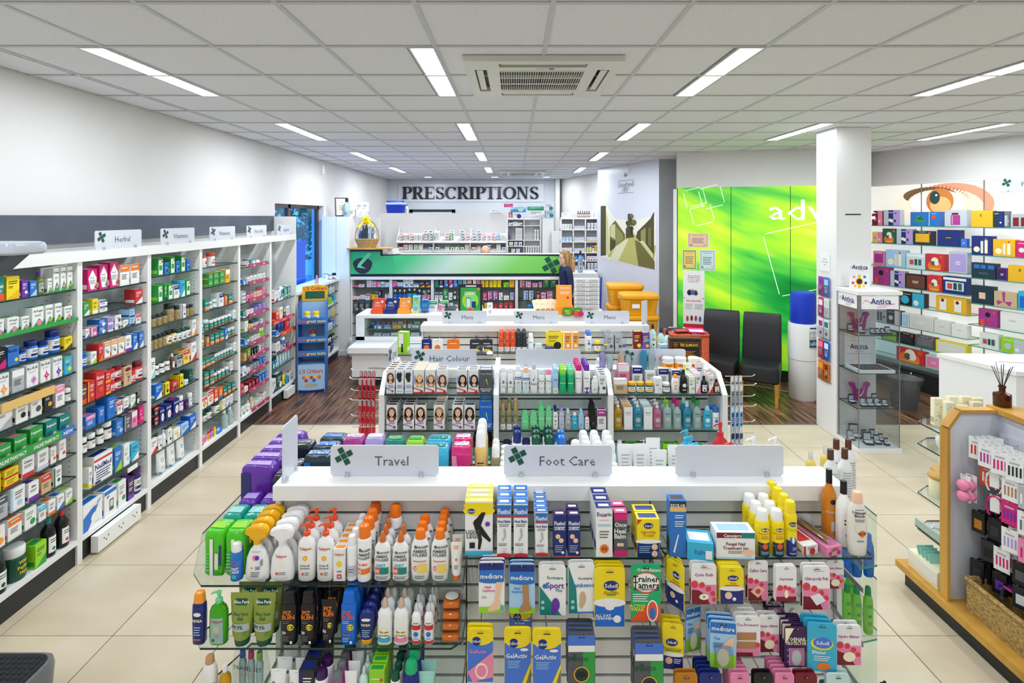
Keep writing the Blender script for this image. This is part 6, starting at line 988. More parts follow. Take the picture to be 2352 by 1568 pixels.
pcs = [['b:Pm:9:3 b:WP:10:5 _3 b:WP:9:4^3 b:PW:8:5^2 b:PW:6:9 b:qW:7:9 b:Wu:7:8', 'b:Wj:6:6*2 b:Wb:5:8*2 b:Wr:7:10 b:rW:3:8 b:yk:6:9 b:yk:5:14 b:Mb:6:16 _5 o:DA:4:11 o:TW:4:11', 'b:Sz:8:15*3 _1 b:SP:6:15 b:PW:5:9*2 b:PW:6:12', 'b:Wz:8:12 b:pW:9:12 b:Wb:8:12', 'b:W:10:12 b:zW:10:12', 'b:W:12:14 b:Wz:12:12'],
 ['b:PV:7:10 b:Wb:9:8 b:Wb:8:13*2 b:WB:9:7 b:MA:9:9*2', 'o:kWb:8:17*3 o:kWc:9:19*2 o:kWv:8:17 o:kWP:8:15 o:kWP:8:16', 'b:Wg:8:12 b:gW:8:11 b:Wb:9:12', 'b:W:8:10 b:Wb:8:11', 'b:W:12:12', 'b:W:12:12'],
 ['b:tW:6:14:sen b:MW:6:13 b:bW:6:14 b:mW:6:14 b:vW:6:14 b:cW:6:13 b:uW:6:13 b:oW:7:13', 'b:W:6:12*2 b:gW:7:18 b:Wg:6:12 o:dW:6:14 o:dW:7:15 _16', 'b:Wg:11:14*2 b:PW:6:11 _15', 'b:W:9:10', 'b:W:12:12', 'b:W:12:12'],
 ['b:Pw:6:13 b:yf:6:15*3 b:yO:6:14*2 _2 b:lg:9:8 b:AO:8:14', 'b:mV:8:10 b:mP:7:12 b:VW:7:14*2 b:Wb:6:12 b:WY:9:7 b:Lz:6:12', 'b:WP:9:10 b:yr:6:14 b:Wy:6:11 b:rj:6:11 b:rW:7:13 b:jr:6:15*2', 'b:rW:9:9', 'b:W:12:12', 'b:W:12:12'],
 ['b:Px:8:5^3 b:Pw:9:5^2 b:sP:9:7 b:Ps:5:9 b:Qg:10:14 b:Qg:10:13', 'b:zb:7:5^3 b:zb:7:5^3 _2 b:rk:5:15 b:Pz:8:6^2 b:Pz:9:7^2', 'b:bg:8:6^2 b:vW:7:6^2 b:gv:7:6^2 b:kg:8:6^2', 'b:Wg:9:9', 'b:W:12:12', 'b:W:12:12']]
for i in range(5):
    for k, sp in enumerate(pcs[i]): 
        if k < 4: row(sp, PB0[i]+.022, 9.005, 0, (PZ+[.12])[k]+.0005, PB0[i+1]-PB0[i]-.05, f'{zn[k]} of {("leftmost", "second", "middle", "fourth", "rightmost")[i]} counter bay', 'medicines on the pharmacy counter shelves', inset=.02, depth=.07, name='remedy_carton')
# hamper with bow
t = thing('gift_hamper', 'round wicker gift hamper in cellophane with yellow bow', 'gift hamper', (x_at(843, 9.05), 9.05, 1.766))
b = MB(('wicker',)); b.loft([(0, .15, .10), (.03, .155, .105), (.10, .19, .125), (.13, .20, .13), (.14, .205, .135), (.15, .20, .13)], 'W', 24); b.obj('basket', t)
b = MB(('wicker',)); b.tube([(.20*math.cos(a_), 0, .13+.33*math.sin(a_)) for a_ in [math.pi*i/14 for i in range(15)]], .008, 'W', 6); b.obj('handle', t)
for q_, (x, h_, c) in enumerate(((-.11, .15, 'd'), (-.06, .24, 'E'), (-.01, .30, 'd'), (.05, .22, 's'), (.10, .20, 'x'), (.13, .12, 'w'))): b = MB(('gloss',)); b.loft([(0, .028, .025), (h_*.6, .03, .025), (h_*.75, .016, .016), (h_, .014, .014)], c, 12); b.obj('gift_bottle', t, (x, 0, .13), 0)
b = MB(('cello',)); b.loft([(.14, .19, .12), (.3, .20, .10), (.42, .12, .06), (.47, .02, .02), (.50, .05, .03)], 'W', 18); b.obj('cellophane', t)
b = MB(('gloss',)); rn = random.Random(3)
for k in range(14): a_ = k*2*math.pi/14; r_ = .05+.02*(k % 2); b.tube([(0, -.04, .45), (r_*math.cos(a_), -.06, .46+r_*math.sin(a_)), (r_*.5*math.cos(a_+.5), -.08, .46+r_*.5*math.sin(a_+.5))], [.004, .018, .006], 'y', 6)
b.add([(-.02, -.07, .45), (-.10, -.10, .32), (-.13, -.10, .35), (-.03, -.07, .47)], [(0, 1, 2, 3)], 'y'); b.add([(.02, -.07, .45), (.12, -.10, .34), (.15, -.10, .37), (.03, -.07, .47)], [(0, 1, 2, 3)], 'y'); b.obj('ribbon_bow', t)
t = thing('paper_sheets', 'white papers lying on counter beside the wood ledge', 'paper', (x_at(905, 9.15), 9.15, 1.66)); b = MB(('pack',)); b.box(-.25, -.06, 0, .1, .08, .004, 'W'); b.box(-.2, -.04, .004, .12, .09, .008, 'D'); b.obj('sheet', t, kind='stuff')
box = box_obj('dispensing_desk', -2.0, 9.1, 1.60, .78, 9.34, 1.655, 'white'); tag(box, 'white dispensing desk top behind the green fascia', 'desk')
# dispensary partition, racks, rear shelving
tag(box_obj('cream_partition_panel', x_at(800, 9.9), 9.9, 0, x_at(872, 9.9), 9.96, 2.27, 'wall'), 'cream panel behind the gift hamper', 'partition')
tag(box_obj('dispensary_partition', x_at(872, 10.5), 10.5, 0, x_at(1164, 10.5), 10.56, 2.35, 'wall'), 'wide cream dispensary partition behind medicine racks', 'partition')
t = thing('medicine_rack', 'cream sloping medicine rack with three tiers behind counter', 'rack', (x_at(1038, 10.2), 10.3, 0)); wd = (x_at(1163, 10.2)-x_at(912, 10.2))/2
RZ = [1.84, 1.66, 1.50]
for z in RZ: b = MB(('pack',)); b.prism([(-.2, z-.05), (.14, z+.06), (.14, z+.07), (-.2, z-.03)], -wd, wd, 'x', 'D'); b.obj('tier', t)
for x in (-wd, -wd/3, wd/3, wd-.012): b = MB(('pack',)); b.prism([(-.2, 1.42), (.16, 1.42), (.16, 2.06), (.08, 2.06), (-.2, 1.80)], x, x+.012, 'x', 'D'); b.obj('divider', t)
box_obj('stand', -wd, .10, 0, wd, .15, 1.9, 'wall', t)
rn = random.Random(11); X0r = t.location.x
for k, z in enumerate(RZ):
    for s_ in range(3):
        n = 7
        for i in range(n):
            if rn.random() < .06: continue
            cs = rn.choice(['Wr', 'Wb', 'Wz', 'Wg', 'Ww', 'WP', 'Ws', 'WB', 'Wj', 'wW'] if k < 2 else ['dy', 'Wg', 'Wr', 'dk', 'WP', 'yW']); st = rn.choice((2, 2, 3)) if k == 0 else rn.choice((1, 2))
            xx = X0r-wd+.02+s_*wd*2/3+(i+.5)*(wd*2/3-.03)/n
            for q_ in range(st): place('b', cs, .076, .046, .12, None, xx, 10.3-.05-.0142*q_, z+.0185+q_*.0475, 0, f'{describe("b", cs, "medicine box")}, {ORD[i+1]} from left, {("left", "middle", "right")[s_]} of {("top", "middle", "bottom")[k]} rack tier'+(f', {ORD[q_+1]} up' if st > 1 else ''), 'medicine boxes on the sloping rack', 'rack_medicine_box', tilt=(.286, 0))
def rear_unit(label, px0, px1, pyt, D, ndiv, zs, grp=None, rz=0, ang_loc=None):
    x0, x1 = x_at(px0, D), x_at(px1, D); zt = z_at(pyt, D); t = thing('rear_shelving', label, 'shelving', ((x0+x1)/2, D, 0), rz, grp); h = (x1-x0)/2
    for i in range(ndiv+1): x = -h+(2*h-.02)*i/ndiv; box_obj('upright', x, 0, 0, x+.02, .3, zt, 'white', t)
    box_obj('back_panel', -h, .29, 0, h, .3, zt, 'white', t)
    for z in zs+[zt-.02]: box_obj('shelf_board', -h, .01, z-.018, h, .29, z, 'white', t)
    return (x0, x1, zt)
SB = [2.08, 1.74, 1.60, 1.44, 1.30, 1.1]
x0, x1, zt = rear_unit('white rear shelving with ring binders behind partition', 1165, 1242, 501, 12.6, 2, SB); wq = (x1-x0)/2
for k, sp in enumerate(['b:W:9:6 b:Wz:12:8 b:W:10:6', 'b:pM:4:30 _30 b:Ws:5:28*6', 'b:Wg:9:9 b:WM:9:9 b:Wp:9:9', 'b:Ws:9:9 b:Wz:9:9', 'b:Wz:9:9*3']): row(sp, x0+.03, 12.605, 0, SB[k]+.001, wq-.06, f'{zn[k]}, left half of rear shelving', 'files on the rear shelving', inset=.01, depth=.2, name='file_box', jit=0)
for k, sp in ((1, '_18 b:Wk:4:24*2'), (2, 'b:sW:4:12*1'), (3, 'b:Wk:4:14*6')):
    if k != 2: row(sp, x0+wq+.02, 12.605, 0, SB[k if k == 1 else 3]+.001, wq-.04, f'{zn[k]}, right half of rear shelving', 'files on the rear shelving', inset=.01, depth=.2, name='ring_binder', jit=0)
tag(box_obj('tall_white_cabinet', x_at(1246, 12.5), 12.55, 0, x_at(1272, 12.5), 12.9, 2.26, 'white'), 'plain tall white cabinet right of the ring binders', 'cabinet')
for q_, (px, w_, h_, c, z) in enumerate(((1138, .22, .06, 'Wz', 2.355), (1172, .10, .12, 'rW', 2.262), (1188, .22, .10, 'WB', 2.262), (1190, .36, .065, 'cb', 2.384), (1192, .36, .045, 'uT', 2.452), (1168, .2, .08, 'mP', 2.50), (1232, .36, .16, 'Wz', 2.262), (1230, .38, .09, 'It', 2.425), (1262, .2, .16, 'zt', 2.262), (1262, .2, .16, 'Wt', 2.425))):
    put('b', c, px, 12.62 if px != 1138 else 10.52, z, w_, h_, .12 if px == 1138 else .2, None, 1, 0, f'{describe("b", c, "storage box")} on rear cabinets, '+('lower' if z < 2.3 else ('top' if z > 2.43 else 'middle'))+f' layer {ORD[q_+1]} from left', 'boxes on the rear cabinets', name='storage_box')
SR = [2.02, 1.77, 1.55, 1.38, 1.20, 1.03, .88]
X_ = rear_unit('white dispensary shelving full of medicines at right of counter', 1288, 1374, 499, 11.1, 3, SR); wq = (X_[1]-X_[0])/3
for k in range(7):
    for c_ in range(3):
        sp = ['b:Ws:5:11*3 b:Wg:5:11', 'b:Wz:5:7*4', 'b:WB:6:13*3', 'b:uW:7:9*3', 'b:Wz:5:9*4', 'b:WO:5:9*4', 'b:WP:5:9*4', 'b:Ww:5:8*4', 'o:yb:5:14*2 b:Wk:5:13 b:Ay:5:14', 'b:Wz:5:10*4', 'b:bW:5:9*3', 'b:Wj:5:9*4'][(k*3+c_) % 12]
        if k < 5: row(sp, X_[0]+.02+c_*wq, 11.105, 0, SR[k]+.001, wq-.04, f'{zn[k]}, {("left", "middle", "right")[c_]} column, dispensary shelving', 'medicines on the dispensary shelving', inset=.01, depth=.1, name='dispensary_box', jit=0)
for q_, px in enumerate(range(1328, 1358, 5)): put('o', 'nk', px, 11.15, X_[2]+.001, .04, .13, .04, None, 1, 0, f'small brown medicine bottle on top of dispensary shelving, {ORD[q_+1]} from left', 'brown bottles on dispensary shelving')
put('b', 'Wz', 1300, 11.2, X_[2]+.001, .18, .10, .1, None, 1, 0, 'white box on top left of dispensary shelving'); put('o', 'Ww', 1362, 11.15, X_[2]+.001, .06, .16, .06, None, 1, 0, 'white bottle on top of dispensary shelving'); 
tag(box_obj('wall_cabinet', x_at(1268, 12.3), 12.3, 1.45, x_at(1290, 12.3), 12.5, 1.95, 'white'), 'small white wall box left of dispensary shelving', 'cabinet')
tag(box_obj('side_worktop', .95, 10.3, .86, 1.62, 11.0, .90, 'white'), 'white side worktop below the dispensary shelving', 'worktop'); put('c', 'uB', 1333, 10.5, .901+.3, .1, .42, .1, None, 1, 0, 'clear blue water bottle on dispensary worktop'); put('b', 'hK', 1308, 10.6, 1.2, .2, .30, .1, None, 1, 0, 'brown carton on the dispensary worktop')
bx = box_obj('worktop_cabinet', .95, 10.32, .9, 1.60, 10.95, 1.20, 'white'); tag(bx, 'white cabinet under the water bottle in dispensary', 'cabinet')
t = thing('cool_box', 'blue cool box with pale lid on top of dispensary partition', 'cool box', (x_at(908, 10.55), 10.6, 2.352)); b = MB(('blueglow',)); b.loft([(0, .16, .1), (.16, .18, .12)], 'B', 20, n=7); b.obj('box', t); b = MB(('gloss',)); b.loft([(.16, .185, .125), (.19, .19, .13), (.2, .18, .12)], 'u', 20, n=7); b.obj('lid_band', t); b = MB(('blueglow',)); b.loft([(.2, .18, .12), (.24, .16, .1)], 'B', 20, n=7); b.obj('lid', t)
tag(box_obj('partition_top_shelf', x_at(874, 10.5), 10.56, 2.30, x_at(940, 10.5), 10.8, 2.35, 'wall'), 'cream shelf under the blue cool box', 'shelf')
put('o', 'Wb', 934, 10.6, 2.352, .07, .17, .07, None, 1, 0, 'white and blue bottle beside the cool box')
# ================================================================ GLASS DISPLAY COUNTER
t = thing('display_counter', 'long white counter with glazed front display at left', 'counter', (0, 0, 0)); CXL, CXR = -2.22, 1.30
b = MB(('white',)); b.box(CXL, 7.6, .86, CXR, 8.15, .9); b.obj('counter_top', t)
for x0, x1 in ((CXL, CXL+.12), (-1.22, -1.10), (CXR-.1, CXR)): box_obj('side_panel', x0, 7.6, .55, x1, 8.15, .86, 'white', t)
box_obj('lower_rail', CXL, 7.6, .53, CXR, 7.64, .60, 'white', t); box_obj('inner_floor', CXL, 7.64, .53, CXR, 8.15, .56, 'white', t); box_obj('back_panel', CXL, 8.13, .1, CXR, 8.15, .86, 'back', t); box_obj('front_panel', -1.1, 7.6, .6, CXR-.1, 7.62, .86, 'white', t)
box_obj('cabinet_base', CXL+.02, 7.75, 0, CXR-.02, 8.12, .53, 'white', t)
b = MB(('glass',)); b.box(CXL+.12, 7.602, .60, -1.22, 7.606, .86); b.obj('glass_front', t); glass_shelf(t, [(CXL+.13, 7.66), (-1.23, 7.66), (-1.23, 8.1), (CXL+.13, 8.1)], .70, edge='glassedge2')
for k, (sp, z, y) in enumerate((('b:bB:6:7*2 b:vr:6:7 b:Bj:6:7 b:Wj:7:6 b:Wg:7:7 b:jW:4:8 b:gW:8:6 b:Wg:8:7 b:gW:7:7', .7005, 7.80), ('b:bW:12:4 b:vW:10:4 b:AO:12:4 j:dW:5:5 j:kW:5:5 b:Wb:9:4', .7005, 7.67), ('b:zb:10:7 b:uz:10:6 b:zW:12:7 b:uW:12:6 b:Wz:12:7', .5605, 7.68))):
    row(sp, CXL+.14, y, 0, z, .82, f'{("back of glass shelf", "front of glass shelf", "floor")[k]} in glazed display counter', 'dental goods in the display counter', inset=.01, depth=.07, name='dental_carton')
t = thing('low_bench', 'low white bench cabinet before the display counter', 'bench', (0, 0, 0)); box_obj('bench_top', -2.22, 7.22, .46, -.75, 7.59, .535, 'white', t); box_obj('drawer_front', -2.18, 7.28, .13, -.8, 7.58, .46, 'white', t); box_obj('plinth', -2.10, 7.34, 0, -.9, 7.58, .13, 'plinth', t); b = MB(('metal',)); b.tube([(-1.95, 7.272, .26), (-1.6, 7.272, .26)], .006); b.obj('drawer_handle', t)
# on the counter
def lean(name, label, px, D, z, w_, h_, base, art, cat='display box', tilt=-14, mat_='pack', d_=.03):
    t = thing(name, label, cat, (x_at(px, D), D, z)); t.rotation_euler = (math.radians(tilt), 0, 0); b = MB((mat_,)); b.box(-w_/2, 0, 0, w_/2, d_, h_, base); b.obj('panel', t); b = MB(('pack',)); b.art(art, w_*.98, h_*.98, lambda x, z_: -.0006); b.obj('print', t); return t
for q_, (px, c, lb) in enumerate(((869, 'f', 'orange'), (899, 'B', 'navy'), (930, 'O', 'amber'))):
    t = thing('counter_display_box', f'{lb} cardboard counter display with small packs', 'display box', (x_at(px, 7.8), 7.8, .901)); b = MB(('pack',)); b.box(-.085, -.1, 0, .085, .06, .05, c); b.prism([(.03, .05), (.06, .05), (.075, .2), (.05, .2)], -.085, .085, 'x', c); b.obj('tray', t)
    for j in range(3): m_ = MB(('pack',)); m_.box(-.075, -.02, 0, .075, .012, .012, c); m_.art('l .1 .8 .9 1 W .3', .14, .012, lambda x, z_: -.0205); m_.obj('sachet_pack', t, (0, -.06+.03*j, .052+.014*j))
    b = MB(('pack',)); b.art('b .4 .6 .2 W offer;l .1 .4 .7 3 W .1;d .8 .7 .12 W', .16, .14, lambda x, z_: .036); b.v = [(x, y, z_+.055) for x, y, z_ in b.v]; b.obj('header_print', t)
put('b', 'qY', 957, 7.8, .901, .10, .11, .08, None, 1, 0, 'aqua carton at left on the counter, lower of stacked pair'); put('b', 'ql', 957, 7.8, 1.013, .10, .13, .08, None, 1, 0, 'aqua carton at left on the counter, upper of stacked pair'); put('b', 'bW', 977, 7.85, .901, .11, .18, .08, 'd .5 .6 .3 c;e .5 .25 .3 .08 o', 1, 0, 'blue capsule carton on counter beside aqua cartons')
for q_, px in enumerate((996, 1020)): put('b', 'Wg', px, 7.95, .901, .12, .15, .08, None, 1, 0, f'white and green carton on counter, {("left", "right")[q_]} of pair')
put('b', 'PW', 1012, 7.75, .901, .05, .13, .05, None, 1, 0, 'small pink carton on counter'); 
t = thing('clear_screen_post', 'slim clear acrylic divider standing on counter', 'divider', (x_at(974, 7.7), 7.7, .901)); b = MB(('clear',)); b.box(-.006, 0, 0, .006, .3, .30); b.obj('divider_sheet', t)
t = thing('telephone', 'dark grey desk telephone on the counter', 'telephone', (x_at(1035, 7.95), 7.95, .901)); b = MB(('gloss',)); b.prism([(-.09, 0), (.09, 0), (.09, .06), (-.09, .03)], -.08, .08, 'x', 'd'); b.obj('base', t); b = MB(('gloss',)); b.tube([(-.05, -.08, .07), (-.06, 0, .11), (-.05, .08, .09)], [.025, .018, .025], 'E'); b.obj('handset', t)
lean('advert_screen', 'green framed poster with black surround standing on counter', 1080, 7.72, .901, .34, .42, 'k', 'r .08 .03 .92 .9 g;e .5 .45 .35 .3 l;e .5 .45 .2 .18 Z;l .25 .75 .75 3 W .04;r .32 .2 .52 .55 S;r .34 .22 .5 .52 T;r .56 .2 .74 .42 B;d .5 .1 .12 j;d .85 .84 .05 o;r .3 .93 .75 .97 W', 'poster', -4)
lean('acrylic_notice', 'small white notice block on counter right of green poster', 1125, 7.65, .901, .075, .17, 'W', 'b .5 .3 .1 S 1CM;b .5 .15 .1 j SCB;l .2 .8 .8 3 x .08', 'notice')
for q_, dx in enumerate((-.10, -.03, .04, .10)):
    t = thing('leaflet', f'cream leaflet fanned in basket on counter, {ORD[q_+1]} from left', 'leaflet', (x_at(1252, 7.75)+dx, 7.75+.01*q_, .93), 0, 'fanned cream leaflets'); t.rotation_euler = (-.15, (-.25+.14*q_), 0); b = MB(('pack',)); b.box(-.05, 0, 0, .05, .002, .17, 'F'); b.art('e .5 .6 .2 .06 w;r .2 .1 .8 .2 a', .095, .17, lambda x, z_: -.0004); b.obj('sheet', t)
t = thing('leaflet_basket', 'small brown basket holding cream leaflets on counter', 'basket', (x_at(1252, 7.75), 7.76, .901)); b = MB(('wicker',)); b.loft([(0, .10, .05), (.05, .13, .06)], 'W', 18); b.obj('basket', t)
t = thing('counter_display_box', 'large orange cardboard display box on counter by spectacles', 'display box', (x_at(1296, 7.7), 7.7, .901)); b = MB(('pack',)); b.box(-.12, -.06, 0, .12, .10, .12, 'O'); b.prism([(.0, .12), (.06, .12), (.09, .40), (.06, .40)], -.11, .11, 'x', 'O'); b.obj('tray', t); b = MB(('pack',)); b.art('b .5 .95 .06 W ibuprofen;l .2 .8 .8 2 W .05;d .7 .6 .09 j;r .1 .35 .7 .45 A;r .45 .1 .95 .26 P', .22, .40, lambda x, z_: -.061); b.obj('print', t)
for q_, (px, c) in enumerate(((1324, 'f'), (1334, 'm'))): t = thing('price_disc', ('orange', 'hot pink')[q_]+' round paper price disc on spectacle stand', 'disc', (x_at(px, 7.56), 7.56-.004*q_, .93)); b = MB(('pack',)); b.prism([(.04*math.cos(a_), .04*math.sin(a_)) for a_ in [2*math.pi*i/24 for i in range(24)]], -.001, .001, 'y', c); b.obj('disc', t)
for q_, px in enumerate((1303, 1327)): put('b', 'gk', px, 7.60, .901, .12, .10, .05, 'p l .15 .2 .85 .2 .85 .8 .15 .8;d .25 .4 .12 f;d .75 .55 .12 f', 1, 0, f'green and black boxed kit on counter front, {("left", "right")[q_]} one')
# spectacle stand
t = thing('spectacle_stand', 'white stand with two columns of reading glasses on counter', 'spectacle stand', (x_at(1348, 7.75), 7.75, .901)); box_obj('stand_panel', -.18, .02, 0, .18, .05, .5, 'white', t)
gl = MB(('dark',))
for s_ in (-1, 1):
    gl.tube([(s_*.034+.027*math.cos(a_), 0, .013*math.sin(a_)) for a_ in [2*math.pi*i/12 for i in range(13)]], .0018, 'd', 4)
gl.tube([(-.008, 0, .004), (0, 0, .008), (.008, 0, .004)], .0015, 'd', 4)
for s_ in (-1, 1): gl.tube([(s_*.061, 0, .006), (s_*.064, .06, .004)], .0015, 'd', 4)
glm = gl.mesh('spectacles'); cdm = MB(('pack',)); cdm.box(-.085, 0, -.022, .085, .012, .022, 'W'); cdm = cdm.mesh('card')
for i in range(7):
    for c_ in range(2):
        x = x_at(1348, 7.75)+(-.09, .09)[c_]; z = .901+.47-i*.062
        o = mk('spectacles', glm, None, (x, 7.75-.03, z)); tag(o, f'reading glasses with thin dark frame, {ORD[i+1]} row, {("left", "right")[c_]} column of stand', 'spectacles', 'reading glasses on the stand'); mk('card', cdm, o, (0, .01, 0))
put('b', 'VR', 1355, 7.65, .901, .1, .05, .1, None, 1, 0, 'dark box at foot of the spectacle stand')
# blue cardboard dump bin
t = thing('cardboard_display_stand', 'tall blue cardboard gummy vitamin stand with yellow jars', 'display stand', (x_at(719, 7.1), 7.05, 0), math.radians(12))
for s_ in (-1, 1): b = MB(('pack',)); b.prism([(-.02, 0), (.28, 0), (.28, 1.2), (.1, 1.15), (.02, .98), (-.02, .9)], s_*.17-(.006 if s_ > 0 else 0), s_*.17+(.006 if s_ < 0 else 0), 'x', 'b'); b.obj('side_panel', t)
b = MB(('pack',)); b.box(-.17, .27, 0, .17, .28, 1.2, 'u'); b.obj('back_panel', t); b = MB(('pack',)); b.box(-.165, -.02, 0, .165, .27, .36, 'u'); b.art("r 0 0 1 .12 B;e .5 .14 .5 .05 u;b .5 .78 .15 f L'il_Critters;d .2 .55 .07 o;d .35 .58 .07 y;d .5 .55 .07 j;d .65 .58 .07 y;d .8 .55 .07 o;d .3 .45 .07 j;d .45 .42 .07 u;d .6 .45 .07 b;l .25 .32 .75 2 A .06", .32, .36, lambda x, z_: -.0204); b.obj('base_box', t)
for z in (.48, .66, .90): b = MB(('pack',)); b.box(-.165, -.018, z, .165, .26, z+.012, 'b'); b.obj('shelf_tray', t); b = MB(('pack',)); b.box(-.165, -.024, 0, .165, -.018, .08, 'b'); b.art("b .25 .5 .5 f Critters;b .7 .5 .5 y great_taste", .31, .08, lambda x, z_: -.025); b.obj('tray_front', t, (0, 0, z-.01))
b = MB(('pack',)); b.prism([(-.16, 1.15), (.16, 1.15), (.17, 1.33), (.05, 1.37), (-.16, 1.34)], .26, .27, 'y', 'A'); b.obj('header_card', t); b = MB(('pack',)); b.text("L'il Critters", 0.01, 1.32, .05, 'r', lambda x, z_: .258, maxw=.3, bold=True); b.add([(-.12, .257, 1.18), (.13, .257, 1.18), (.13, .257, 1.28), (-.12, .257, 1.28)], [(0, 1, 2, 3)], 'Q'); b.obj('header_print', t)
for q_, (dx, dy, z, c) in enumerate(((-.06, .05, .913, 'yy'), (.05, .05, .913, 'yy'), (-.0, .1, .6735, 'gj'))):
    X = t.location.x+dx*math.cos(.21)-dy*math.sin(.21); Y = t.location.y+dx*math.sin(.21)+dy*math.cos(.21); put('j', c, 0, Y, z, .08, .13 if q_ < 2 else .11, .08, None, 1, 0, ('yellow gummy vitamin jar, left on top tray of blue stand', 'yellow gummy vitamin jar, right on top tray of blue stand', 'green gummy jar with red lid on middle tray of blue stand')[q_], X=X)
put('c', 'TW', 786, 8.8, 0, .09, .32, .09, None, 1, 0, 'clear bottle standing on floor by the tall cupboard', X=-2.66)
# ================================================================ PHOTO PARTITION PRINT
AP = math.atan2(8.76-10.5, 2.34-1.62)
t = thing('street_photograph', 'large sepia photograph of an old village street on partition', 'picture', (1.62, 10.5, 0), AP)
b = MB(('pack',)); W_, H_ = 1.70, 1.10; ox = .11+W_/2; oz = 1.42
SEP = dict(a=lin('8c8a4a'), b=lin('46401e'), c=lin('c8c890'), d=lin('b8b468'), e=lin('dadab4'), f=lin('6a6630'), g=lin('e6e6d2'))
def SP(c, *p): b.add([((p[i]-.5)*W_+ox, -.003-.0004*SP.k, p[i+1]*H_+oz) for i in range(0, len(p), 2)], [tuple(range(len(p)//2))], SEP[c]); SP.k += 1
SP.k = 0
SP('g', 0, .98, 0, .08, .35, .04, 1, 0, 1, .8, .62, .72, .3, .75, .12, .98); SP('d', .14, .1, .95, .02, 1, .35, .7, .5, .6, .5, .25, .3)
SP('b', 0, .97, 0, .1, .11, .12, .11, .97); SP('c', .11, .9, .15, .75, .18, .3, .16, .12, .11, .14); SP('f', .19, .2, .19, .62, .3, .72, .48, .5, .48, .42, .3, .3); SP('c', .2, .45, .2, .64, .3, .66, .3, .4); SP('b', .2, .4, .2, .2, .3, .28, .3, .38)
SP('a', .31, .32, .31, .62, .44, .5, .46, .42); SP('e', .3, .28, .4, .34, .5, .42, .56, .42, .5, .2, .36, .06, .2, .08); SP('d', .36, .06, .56, .44, .64, .44, .72, .02); SP('f', .66, .42, .72, .02, .98, 0, .98, .12, .76, .38)
SP('b', .68, .46, .7, .55, .86, .70, .92, .76, .97, .86, .97, .2, .9, .28, .74, .40); SP('a', .76, .56, .76, .42, .84, .36, .84, .62); SP('f', .88, .6, .88, .36, .93, .3, .93, .64); SP('c', .74, .40, .95, .16, .97, .22, .8, .42)
SP('b', .5, .6, .5, .44, .64, .46, .62, .58, .56, .62)
rn = random.Random(5)
for k in range(26): a_ = rn.uniform(0, 6.28); r_ = rn.uniform(0, .09); cx_, cz_ = .585+r_*math.cos(a_)*.9, .70+r_*math.sin(a_)*1.2; SP('b' if k % 3 else 'f', *[v for i in range(7) for v in (cx_+.03*math.cos(i*.9), cz_+.035*math.sin(i*.9))])
SP('b', .575, .62, .575, .5, .6, .5, .6, .62)
b.obj('print', t)
b = MB(('pack',)); f3 = lambda x, z_: -.003
b.text('Craughwell', .94, 2.86, .10, C['x'], f3, maxw=.5); b.text('1847', .94, 2.76, .08, C['x'], f3)
for z in (2.92, 2.70): b.rect(.70, z, 1.18, z+.008, 'x', f3)
for dx, dz in ((0, .05), (-.03, .02), (.03, .02), (0, 0)): b.ell(.94+dx, 3.0+dz, .018, .018, 'G', f3)
tag(b.obj('wall_lettering', None, (1.62, 10.5, 0), AP), 'grey lettering reading Craughwell 1847 above the street photograph', 'lettering')
# ================================================================ GREEN BACKLIT WALL
AG = math.atan2(7.18-7.86, 4.55-2.36); GL = math.hypot(4.55-2.36, 7.18-7.86)
def gpt(s, off=0): return (2.36+s*math.cos(AG)+off*math.sin(AG), 7.86+s*math.sin(AG)-off*math.cos(AG))
def gs(px): r = (px-CX)/F; return (r*7.86-2.36)/(math.cos(AG)-r*math.sin(AG))
t = thing('backlit_wall_display', 'tall backlit green leaf wall panels lettered advice in white', 'light panel', (2.36, 7.86, 0), AG)
s1, s2 = gs(1679), gs(1815)
for a_, c_ in ((.01, s1), (s1, s2), (s2, GL-.01)): b = MB(('leafart',)); b.box(a_+.004, -.012, .17, c_-.004, 0, 2.70); b.obj('print_panel', t)
b = MB(('dark',)); 
for s_ in (s1, s2): b.box(s_-.004, -.01, .17, s_+.004, -.004, 2.70)
b.obj('slotted_upright', t); box_obj('side_trim', -.05, -.03, 0, .0, .05, 2.68, 'white', t)
def plate(nm): b.obj(nm, t)
b = MB(('backlit',)); sf = lambda x, z_: -.0135; v, f, x0, x1, y0, y1 = glyphs('advice', False); s0 = gs(1766); sc = .40
b.add([(s0+(x-x0)*sc*1.3, -.0135, 2.24+y*sc) for x, y in v], f, 'W'); b.obj('lettering', t)
def outline(cx, cz, r, rot, th=.007):
    b = MB(('backlit',))
    P = [(cx+r*math.cos(rot+math.pi/4+k*math.pi/2), cz+r*math.sin(rot+math.pi/4+k*math.pi/2)) for k in range(4)]
    for k in range(4):
        a, c = Vector(P[k]), Vector(P[(k+1) % 4]); d = (c-a).normalized(); n_ = Vector((-d.y, d.x))*th/2; a = a+d*.03; c = c-d*.03
        b.add([(q.x, -.0135, q.y) for q in (a-n_, c-n_, c+n_, a+n_)], [(0, 1, 2, 3)], 'W')
    b.obj('square_outline', t, kind='stuff')
for px, py, r in ((1596, 455, .19), (1634, 452, .21), (1612, 492, .20)): s_ = gs(px); outline(s_, HC-(py-CY)*gpt(s_)[1]/F, r, .25)
outline(gs(1850), 1.72, .62, .25, .008)
